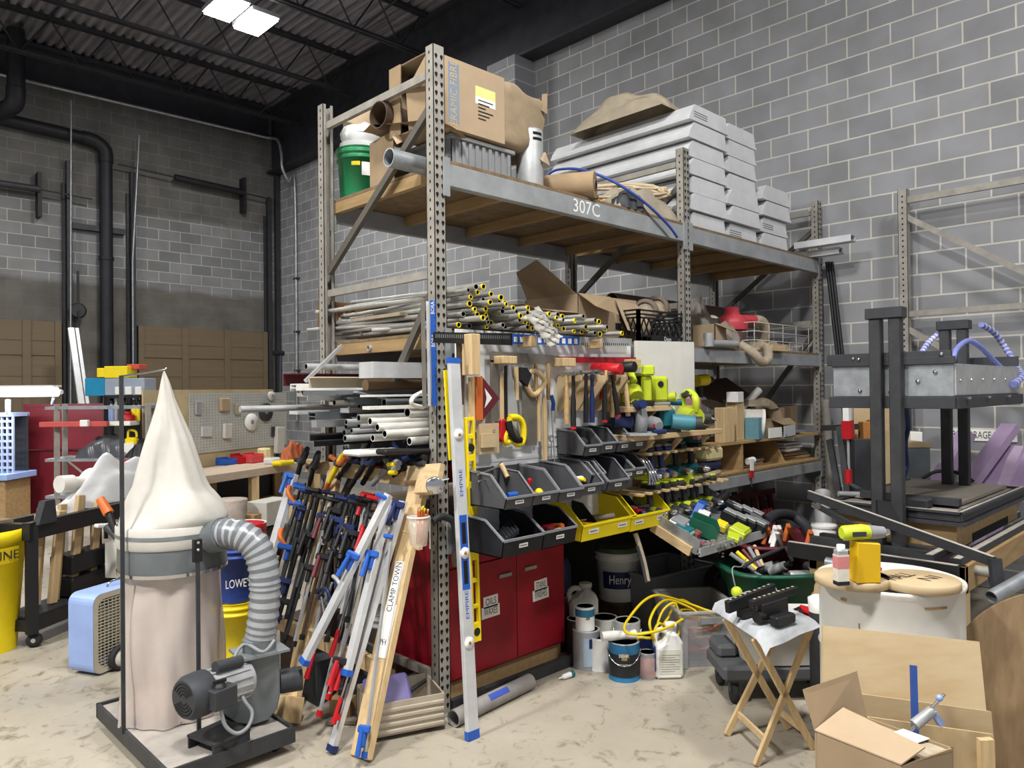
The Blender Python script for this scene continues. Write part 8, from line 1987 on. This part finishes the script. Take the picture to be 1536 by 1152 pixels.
for (a_, b_) in ((.02, 0), (Lc, 0), (.02, .26), (Lc, .26)):
    p = P(a_, b_, .05); w = t.part('caster', MB().lathe([(.015, -.018), (.049, -.018), (.049, .018), (.015, .018)], p, 16, 0, AX(u + v_ * .4)), 'rubber'); t.part('caster_hub', MB().lathe([(.016, -.02), (.016, .02)], p, 10, 0, AX(u + v_ * .4)), 'chrome', parent=w)
random.seed(4)
for i in range(10):
    a_ = .1 + i * (Lc - .3) / 10; tall = i in (1, 3, 4)
    solo('lumber_offcut', MB().bar(P(a_, .10 + .04 * (i % 3), .225), P(a_ + .07, .08 + .05 * (i % 3), hz + rnd(.02, .14)), .07, .035, v_), ('pine_z', 'pine_dk', 'plyface')[i % 3], 'pine offcut standing in the black lumber cart', 'timber', 'pine offcuts in the lumber cart', bev=.003)
solo('white_box', MB().bar(P(Lc * .75, -.06, .45), P(Lc * .98, -.06, .45), .1, .28), 'white_paint', 'white panel leaning on the lumber cart frame', 'panel')
for i in range(2): solo('dark_case', MB().bar(P(Lc * .45, .14, .3 + .17 * i), P(Lc * .95, .14, .3 + .17 * i), .2, .14), 'black', ('lower' if i == 0 else 'upper') + ' black case lying in the lumber cart', 'case', bev=.01)
solo('knife_tool', MB().bar(U(143, 789, d=5.5), U(178, 787, d=5.7), .04, .03), 'white', 'white plastic handle on the top beam of the lumber cart', 'tool', bev=.008)
a = U(94, 726, d=5.9); b2 = U(260, 712, d=6.9)
t = T('pvc_pipe', 'capped white pipe lying on the lumber cart', 'pipe', a); t.part('pipe', MB().tube([a, b2], .05, 16), 'pvc'); t.part('end_cap', MB().tube([a - (b2 - a).normalized() * .03, a + (b2 - a).normalized() * .08], .068, 16), 'pvc')
t.part('support', MB().bar(V((b2.x, b2.y, 0)), b2, .06, .06), 'black')
q = U(70, 790, d=5.75); q2 = U(225, 705, d=6.4)
def wrapf(uu, v2):
    base = U(70 + 160 * uu, 785 - 45 * v2 - 10 * uu, d=5.6 + .9 * uu + .3 * v2); base.z = .93 - .1 * (1 - uu)
    e = math.sin(PI * min(max(uu, 0), 1)) ** .6 * math.sin(PI * v2) ** .7
    return base + V((0, 0, (.10 + .38 * uu) * e * (1 + .22 * math.sin(11 * uu + 6 * v2) + .15 * math.sin(17 * v2 - 9 * uu)) + .01 * math.sin(25 * uu)))
solo('plastic_wrap', MB().grid(wrapf, 30, 18), 'wrap', 'crumpled clear plastic wrap heaped on the lumber cart', 'plastic')
solo('paper_sack', heap(U(165, 755, d=6.2) * 1.0, u * .9, v_ * .35, .22, .03, 2.2), 'white_paint', 'white printed sack under the clear plastic wrap', 'sack')
yc = U(-26, 900, d=5.2); yc.z = 0
t = T('trash_bin', 'yellow round trash bin at the left edge', 'bin', yc)
t.part('body', MB().lathe([(.2, 0), (.255, .76), (.275, .76), (.28, .84), (.262, .84), (.25, .74), (.195, .02), (.001, .02)], yc, 36), 'yellow')
va = math.atan2(CP.y - yc.y, CP.x - yc.x)
n = V((math.cos(va + .42), math.sin(va + .42), 0)); X = V((-n.y, n.x, 0))
lb = t.part('label', wraplabel(yc, .247, 0, va - .2, va + .95, .62, .73, .002, 10, .255), mat('uline_band', '#d9bd16', .5, 0, .05))
t.text('ULINE', yc + n * .258 + V((0, 0, .675)), X, (0, 0, 1), .06, 'ink', parent=lb, w=.22)
solo('cardboard_box', MB().box(yc + V((.05, .05, .82)), (.22, .18, .14), RZ(.4)), 'card_dk', 'brown cardboard piece sticking out of the yellow trash bin', 'box')
def bk(name, label, cat, q, d, dep, mt, ground=False, bev=.006, rz=0, group=None):
    a = U(q[0], q[3], d=d); b2 = U(q[2], q[1], d=d); c = (a + b2) / 2; wd2 = (q[2] - q[0]) * d / 1120; z0 = 0 if ground else a.z; z1 = b2.z
    f = V((.6976, .7165, 0)); c = V((c.x, c.y, (z0 + z1) / 2)) + f * dep / 2
    return solo(name, MB().box(c, (wd2, dep, z1 - z0), RZ(-.772 + rz)), mt, label, cat, group, None, bev)
d = 10.2; f = V((.6976, .7165, 0)); rgt = V((.7165, -.6976, 0))
a = U(20, 770, d=d)
t = T('tool_chest', 'big dark red tool chest with its lid up against the far doors', 'tool chest', V((a.x, a.y, 0)) + rgt * .6 + f * .3)
zb_ = U(60, 676, d=d).z; zt_ = U(60, 606, d=d).z
def cb(q, dd, dep, z0, z1): 
    a = U(q[0], 600, d=dd); b2 = U(q[1], 600, d=dd); c = (a + b2) / 2; return MB().box(V((c.x, c.y, (z0 + z1) / 2)) + f * dep / 2, ((q[1] - q[0]) * dd / 1120, dep, z1 - z0), RZ(-.772))
t.part('body', cb((22, 155), d, .6, .12, zb_ + .0), 'chest_red', bev=.01)
t.part('base', cb((25, 152), d + .05, .5, 0, .12), 'charcoal')
t.part('lid', cb((35, 157), d - .05, .06, zb_ + .02, zt_), 'chest_red', bev=.006); t.part('lid_rim', cb((35, 157), d - .06, .1, zt_ - .04, zt_), 'chest_red')
t.part('latch', cb((25, 38), d - .06, .05, zb_ - .05, zb_ + .02), 'charcoal'); t.part('side_handle', cb((22, 30), d - .05, .05, zb_ - .75, zb_ - .28), 'alu_dull')
d = 7.6
t = T('steel_shelving', 'grey slotted angle shelving unit before the red tool chest', 'shelving', U(150, 850, d=d) * 1)
t.o.location.z = 0; t.off.z = 0
zs = [U(100, q, d=d).z for q in (612, 690, 745)]
for (px, dd) in ((85, d), (222, d), (97, d + .35), (228, d + .35)):
    p = U(px, 600, d=dd); t.part('upright', MB().bx(p.x - .022, p.x + .022, p.y - .022, p.y + .022, 0, zs[0] + .04), 'steel_grey')
for z in zs:
    a = U(85, 600, d=d + .18); b2 = U(225, 600, d=d + .18); a.z = b2.z = z; t.part('shelf', MB().bar(a, b2, .4, .03), 'galv')
a = U(100, 690, d=d - .02); b2 = U(140, 722, d=d - .02); t.part('brace', MB().bar(a, b2, .006, .02), 'steel_grey')
bk('red_bar', 'long light red bar lying on the grey shelving', 'bar', (58, 632, 160, 641), 7.5, .06, mat('light_red', '#c0524e', .5, 0, .08, 8))
bk('white_fitting', 'small white fitting on the light red bar', 'fitting', (119, 630, 131, 640), 7.45, .05, 'white')
a = U(113, 690, d=7.6)
solo('plastic_bag', heap(V((a.x, a.y, zs[1] + .016)), rgt * .55, f * .3, .24, .08, 1.7), mat('bag_grey', '#54575c', .3, 0, .25, 7), 'crumpled dark grey plastic bag on the shelving', 'bag')
solo('plastic_bag', heap(V((a.x, a.y, zs[1] + .016)) + rgt * .5, rgt * .3, f * .3, .2, .08, 3.7), 'charcoal', 'second dark bag beside the yellow jug on the shelving', 'bag')
bk('white_tray', 'shallow pale dish on the shelving top', 'dish', (160, 632, 195, 639), 7.6, .2, 'white_paint')
p = U(198, 685, d=7.7); p.z = zs[1] + .017
t = T('jug', 'small yellow jug on the shelving beside the dark bags', 'jug', p); t.part('body', MB().box(p + V((0, 0, .1)), (.12, .09, .2), RZ(-.77)), 'yellow', bev=.02); t.part('label', MB().box(p + V((-.035, -.035, .09)), (.1, .02, .11), RZ(-.77)), 'paper'); t.part('handle', MB().tube(spline([p + rgt * -.04 + V((0, 0, .2)), p + rgt * -.03 + V((0, 0, .27)), p + rgt * .04 + V((0, 0, .26)), p + rgt * .05 + V((0, 0, .2))], 4), .012, 8), 'cord_yellow'); 
bk('red_case', 'bright red case low on the grey shelving', 'case', (164, 690, 195, 700), 7.5, .2, 'red')
d = 9.2
t = T('shelf_tower', 'black shelf tower with bottles beside the plywood backed bench', 'shelf', U(185, 700, d=d))
t.o.location.z = 0; t.off.z = 0
a = U(158, 660, d=d); b2 = U(214, 660, d=d)
for z in (U(185, 634, d=d).z, U(185, 595, d=d).z, .6): 
    t.part('shelf', MB().bar(V((a.x, a.y, z)) + f * .2, V((b2.x, b2.y, z)) + f * .2, .4, .03), 'black')
for p in (a, b2, a + f * .4, b2 + f * .4): t.part('post', MB().bx(p.x - .02, p.x + .02, p.y - .02, p.y + .02, 0, U(185, 595, d=d).z), 'black')
t.part('back', MB().bar(V((a.x, a.y, .9)) + f * .41, V((b2.x, b2.y, .9)) + f * .41, .01, 1.5), 'black')
bk('parts_tub', 'translucent blue tub on top of the shelf tower', 'tub', (127, 567, 157, 594), d, .3, mat('blue_clear', '#2487b0', .25, 0, .08, 5))
bk('parts_tub', 'clear tub of white jars on top of the shelf tower', 'tub', (157, 567, 217, 593), d, .3, mat('tub_clear', '#aebacb', .25, 0, .06, 5, alpha=.7))
for i, px in enumerate((177, 192, 207)): bk('jar', ('left', 'middle', 'right')[i] + ' white jar in the clear tub', 'jar', (px - 5, 580, px + 5, 592), d - .03, .06, 'white')
bk('stacking_bin', 'yellow bin lying on the clear tub', 'bin', (156, 549, 191, 567), d, .25, 'bin_yellow'); bk('stacking_bin', 'small yellow scoop at the left end of the yellow bin', 'bin', (145, 552, 157, 566), d, .2, 'yellow'); bk('red_slab', 'flat red lid beside the yellow bin', 'lid', (190, 546, 209, 554), d + .1, .2, mat('coral', '#c9503c', .5, 0, .06, 8))
zsf = U(185, 634, d=d).z + .016
for i, (px, h, w, m1, m2, l) in enumerate(((161, .28, .07, 'light_blue', 'black', 'pale spray bottle on the shelf tower'), (168, .32, .06, 'alu_dull', 'white', 'silver bottle with a white cap on the shelf tower'), (180, .3, .09, 'charcoal', 'black', 'dark spray bottle on the shelf tower'), (186, .12, .16, 'red', 'red', 'red tub in front of the dark bottle'), (195, .26, .07, 'yellow', 'black', 'yellow bottle on the shelf tower, the left one'), (202, .26, .07, 'yellow', 'black', 'yellow bottle on the shelf tower, the right one'), (207, .22, .05, 'orange', 'white', 'orange bottle at the right end of the shelf tower'))):
    p = U(px, 630, d=d - .02 - .1 * (i == 3)); p.z = zsf
    t = T('spray_bottle', l, 'bottle', p + f * .1); p = p + f * .1
    t.part('bottle', MB().lathe([(w / 2, 0), (w / 2, h * .6), (w * .2, h * .75), (w * .2, h * .8), (.001, h * .8)], p, 14), m1); t.part('cap', MB().lathe([(w * .25, h * .78), (w * .28, h), (.001, h)], p, 10), m2)
t = T('wire_crate', 'tall pale blue lattice crate at the left edge', 'crate', U(15, 715, d=9.6))
m = MB(); A = U(-45, 712, d=9.6); B = U(20, 712, d=9.6); zt_ = U(15, 622, d=9.6).z
for k in range(9): p = A + (B - A) * k / 8; m.bar(p, V((p.x, p.y, zt_)), .02, .03, f)
for k in range(10):
    z = A.z + (zt_ - A.z) * k / 9; m.bar(V((A.x, A.y, z)), V((B.x, B.y, z)), .02, .03)
t.part('front_lattice', m, mat('pale_blue_w', '#a3b1d4', .5, 0, .05, 6)); t.part('back_panel', MB().bar(V((A.x, A.y, (A.z + zt_) / 2)) + f * .3, V((B.x, B.y, (A.z + zt_) / 2)) + f * .3, .02, zt_ - A.z), 'charcoal'); t.part('lid', MB().bar(V((A.x, A.y, zt_)) + f * .15, V((B.x, B.y, zt_)) + f * .15, .36, .05), 'pale_blue_w')
bk('pale_counter', 'pale counter under the lattice crate', 'counter', (-55, 712, 10, 722), 9.4, .6, 'light_blue'); bk('counter_base', 'brown counter base at the far left', 'counter', (-55, 722, 8, 840), 9.45, .5, 'pine_dk', True)
a = U(-60, 589, d=9.3); b2 = U(86, 588, d=9.3)
t = T('task_lamp', 'glowing fluorescent tube lamp over the counter at the left edge', 'lamp', b2)
t.part('tube', MB().tube([a, b2], .055, 12), mat('tube_glow', '#f4fbff', .4, 0, 0, emit=9)); t.part('reflector', MB().bar(a + V((0, 0, .075)), b2 + V((0, 0, .075)), .18, .02), 'white'); t.part('hook', MB().tube([b2 + V((0, 0, 0)), b2 + rgt * .06], .03, 10), 'white'); t.part('arm', MB().tube([b2 - rgt * .04 + V((0, 0, -.03)), U(78, 606, d=9.4)], .015, 6), 'pale_blue_w'); t.part('stem', MB().tube([U(12, 600, d=9.35), U(12, 622, d=9.4)], .03, 8), 'pale_blue_w')
ld = bpy.data.lights.new('tube', 'AREA'); ld.shape = 'RECTANGLE'; ld.size = 1.2; ld.size_y = .1; ld.energy = 14
lo = bpy.data.objects.new('tube_light', ld); COL.objects.link(lo); lo.location = (a + b2) / 2 + V((0, 0, -.08)); lo.rotation_euler = (0, 0, -.772)
A = U(308, 714, z=.9); B = U(445, 694, z=.9); u = (B - A).normalized(); v_ = V((-u.y, u.x, 0)); A = A - u * .4; B = B + u * .5; dp = .75
L = (B - A).length
t = T('work_bench', 'long pale timber workbench with pegboard behind the dust collector', 'workbench', (A + B) / 2 + v_ * .35)
t.o.location.z = 0; t.off.z = 0
def P(a_, b_, z): return V((A.x, A.y, 0)) + u * a_ + v_ * b_ + V((0, 0, z))
t.part('top', MB().bar(P(0, dp / 2, .855), P(L, dp / 2, .855), dp, .09), mat('pale_wood', '#c3b09c', .7, 0, .1, 4, 0, (1, 6, 6)), bev=.004)
t.part('lower_shelf', MB().bar(P(0, dp / 2, .4), P(L, dp / 2, .4), dp, .04), 'pine_dk'); t.part('back', MB().bar(P(0, dp - .02, .45), P(L, dp - .02, .45), .02, .9), 'charcoal')
for a_ in (.05, L * .5, L - .05):
    for b_ in (.06, dp - .06): t.part('leg', MB().bar(P(a_, b_, 0), P(a_, b_, .81), .09, .09), 'pine_z')
pbz0, pbz1 = .9, U(330, 584, d=8.6).z
t = T('pegboard', 'plywood backed grey pegboard standing along the long bench', 'pegboard', P(L * .5, dp + .02, .9))
al_ = (UP(214, 640, P(0, dp + .03, 0), v_) - P(0, 0, 0)).dot(u)
t.part('plywood_back', MB().bar(P(al_, dp + .03, (pbz0 + pbz1) / 2), P(L, dp + .03, (pbz0 + pbz1) / 2), .02, pbz1 - pbz0), wood('yellow_ply', '#b9a67f', '#c9b893', (2, 2, 2), 2))
pq0 = U(284, 592, d=8.3); pq1 = U(428, 670, d=8.9)
def onpeg(px, py, o=0):
    n = v_; r_ = P(0, dp - .0 - o, 0); return UP(px, py, r_, n)
a = onpeg(284, 590); b2 = onpeg(430, 590); c = onpeg(300, 680)
pm = mat('peg_panel', '#b9bab4', .6, 0, .08, 6)
t.part('panel', MB().bar(V((a.x, a.y, (a.z + c.z) / 2)) + v_ * .005, V((b2.x, b2.y, (a.z + c.z) / 2)) + v_ * .005, .008, a.z - c.z), pm)
m = MB(); wl = (b2 - a).length
for i in range(36):
    for k in range(20): 
        p = V((a.x, a.y, c.z + .03)) + u * (.02 + (wl - .04) * i / 35) + V((0, 0, (a.z - c.z - .06) * k / 19)); m.box(p - v_ * .0005, (.008, .003, .008), RZ(math.atan2(u.y, u.x)))
t.part('peg_hole', m, mat('peg_dark', '#6b6a66', .9, 0, 0))
def hang(name, label, cat, px0, py0, px1, py1, th_, mt_, bev=.006):
    a = onpeg(px0, (py0 + py1) / 2, th_ / 2 + .006); b2 = onpeg(px1, (py0 + py1) / 2, th_ / 2 + .006); h = onpeg(px0, py0, 0).z - onpeg(px0, py1, 0).z
    return solo(name, MB().bar(a, b2, th_, h), mt_, label, cat, None, None, bev)
hang('work_glove', 'tan work glove hanging near the middle of the pegboard', 'glove', 330, 597, 344, 617, .05, 'card_lt', .012)
hang('tool_hook', 'small tool hanging at the left of the pegboard', 'tool', 293, 602, 302, 622, .03, 'alu_dull')
hang('paint_brush', 'pale brush hanging right of the tan glove', 'brush', 353, 606, 361, 622, .03, 'wood_dusty')
hang('work_glove', 'white glove hanging low in the middle of the pegboard', 'glove', 335, 635, 347, 658, .05, 'cloth', .012)
hang('wire_bundle', 'bundle of metal clips hanging low on the pegboard', 'clips', 302, 640, 318, 655, .03, 'alu')
hang('caulk_gun', 'pale squeeze bottle hanging at the right of the pegboard', 'bottle', 413, 640, 425, 680, .06, 'cloth', .01)
hang('scissors', 'dark scissors hanging right of the white disc', 'scissors', 407, 640, 413, 655, .02, 'charcoal')
for (px, py, r, mt_, l) in ((377, 633, .11, 'white', 'white round plate hanging on the pegboard'), (399, 618, .12, 'charcoal', 'dark saw blade behind the grey bar on the pegboard'), (407, 594, .06, 'cloth', 'roll of tape at the top right of the pegboard')):
    p = onpeg(px, py, .03); t = T('round_plate', l, 'disc', p - V((0, 0, r))); t.part('disc', MB().lathe([(.001, -.015), (r, -.015), (r, .015), (.001, .015)], p, 24, 0, AX(v_)), mt_); t.part('hub', MB().lathe([(.001, -.02), (r * .25, -.02), (r * .25, .0)], p, 14, 0, AX(v_)), 'grey')
def onb(px, py, z=.9): 
    return U(px, py, z=z)
for i, (px, py, w, h, mt_, l) in enumerate(((310, 696, .22, .09, 'red', 'red parts tray on the bench, leftmost'), (324, 696, .12, .12, 'blue', 'blue parts tray beside the leftmost red one'), (340, 697, .2, .09, 'blue', 'second blue parts tray on the bench'), (360, 695, .18, .12, 'red', 'tall red parts tray on the bench'), (380, 694, .2, .13, mat('coral_red', '#d0484c', .45, 0, .08, 8), 'coral red parts tray before the white bowl'), (317, 692, .16, .2, 'charcoal', 'dark jar behind the leftmost red tray'), (334, 691, .16, .22, 'charcoal', 'dark jar behind the second blue tray'), (364, 691, .2, .2, 'white', 'white bowl behind the red trays'), (396, 692, .12, .17, 'cream', 'tan sponge leaning on the bench'), (408, 696, .18, .08, 'wrap', 'clear dish on the bench'), (425, 698, .28, .06, 'yellow', 'folded yellow cloth at the bench end'), (441, 692, .26, .1, 'yellow', 'yellow cloth heap behind the folded one'))):
    p = onb(px, py); t = T('parts_tray', l, 'tray', p, math.atan2(u.y, u.x), None, local=True)
    t.part('tray', MB().bx(-w / 2, w / 2, -.08, .08, 0, .012).bx(-w / 2, w / 2, -.08, -.07, 0, h * .7).bx(-w / 2, w / 2, .07, .08, 0, h).bx(-w / 2, -w / 2 + .01, -.08, .08, 0, h * .85).bx(w / 2 - .01, w / 2, -.08, .08, 0, h * .85) if i < 5 else MB().box((0, 0, h / 2), (w, .14, h)), mt_, bev=.006 if i < 5 else .02)
    if i < 5: t.part('contents_or_shade', MB().box((0, 0, h * .35), (w - .03, .12, h * .5)).jit(.02), ('parts_mix', 'mix_yellow', 'mix_yellow', 'mag', 'mag')[i])
pz = .421
for i, (px, w, h, mt_, l) in enumerate(((345, .34, .3, mat('stained_white', '#b9aba0', .7, 0, .25, 8), 'stained white pail under the bench'), (376, .2, .13, 'pine_dk', 'small wooden box under the bench'), (405, .4, .24, 'cloth', 'pale carton under the bench'), (428, .3, .2, 'white_paint', 'white block at the right under the bench'))):
    p = U(px, 765, d=7.4 + .006 * (px - 345)); p = V((p.x, p.y, pz)); solo('storage_box', (MB().lathe([(w * .4, 0), (w * .5, h), (.001, h)], p, 18) if i == 0 else MB().box(p + V((0, 0, h / 2)), (w, .25, h), RZ(math.atan2(u.y, u.x)))), mt_, l, 'box', None, None, .006)
solo('orange_cloth', heap(U(432, 690, d=8.4), u * .35, v_ * .12, .2, .05, 2.9), mat('rust_orange', '#b4623c', .8, 0, .2, 6), 'rust orange rag heaped at the right end of the bench', 'rag')
a = U(421, 530, d=14.5); b2 = U(419, 580, d=14.3)
t = T('floor_mop', 'dark pole with a crosshead leaning in the far corner', 'pole', b2); t.part('pole', MB().tube([a, V((b2.x, b2.y, .0))], .03, 8), 'charcoal'); t.part('head', MB().tube([a + V((-.15, 0, 0)), a + V((.06, 0, 0))], .05, 8), 'black')
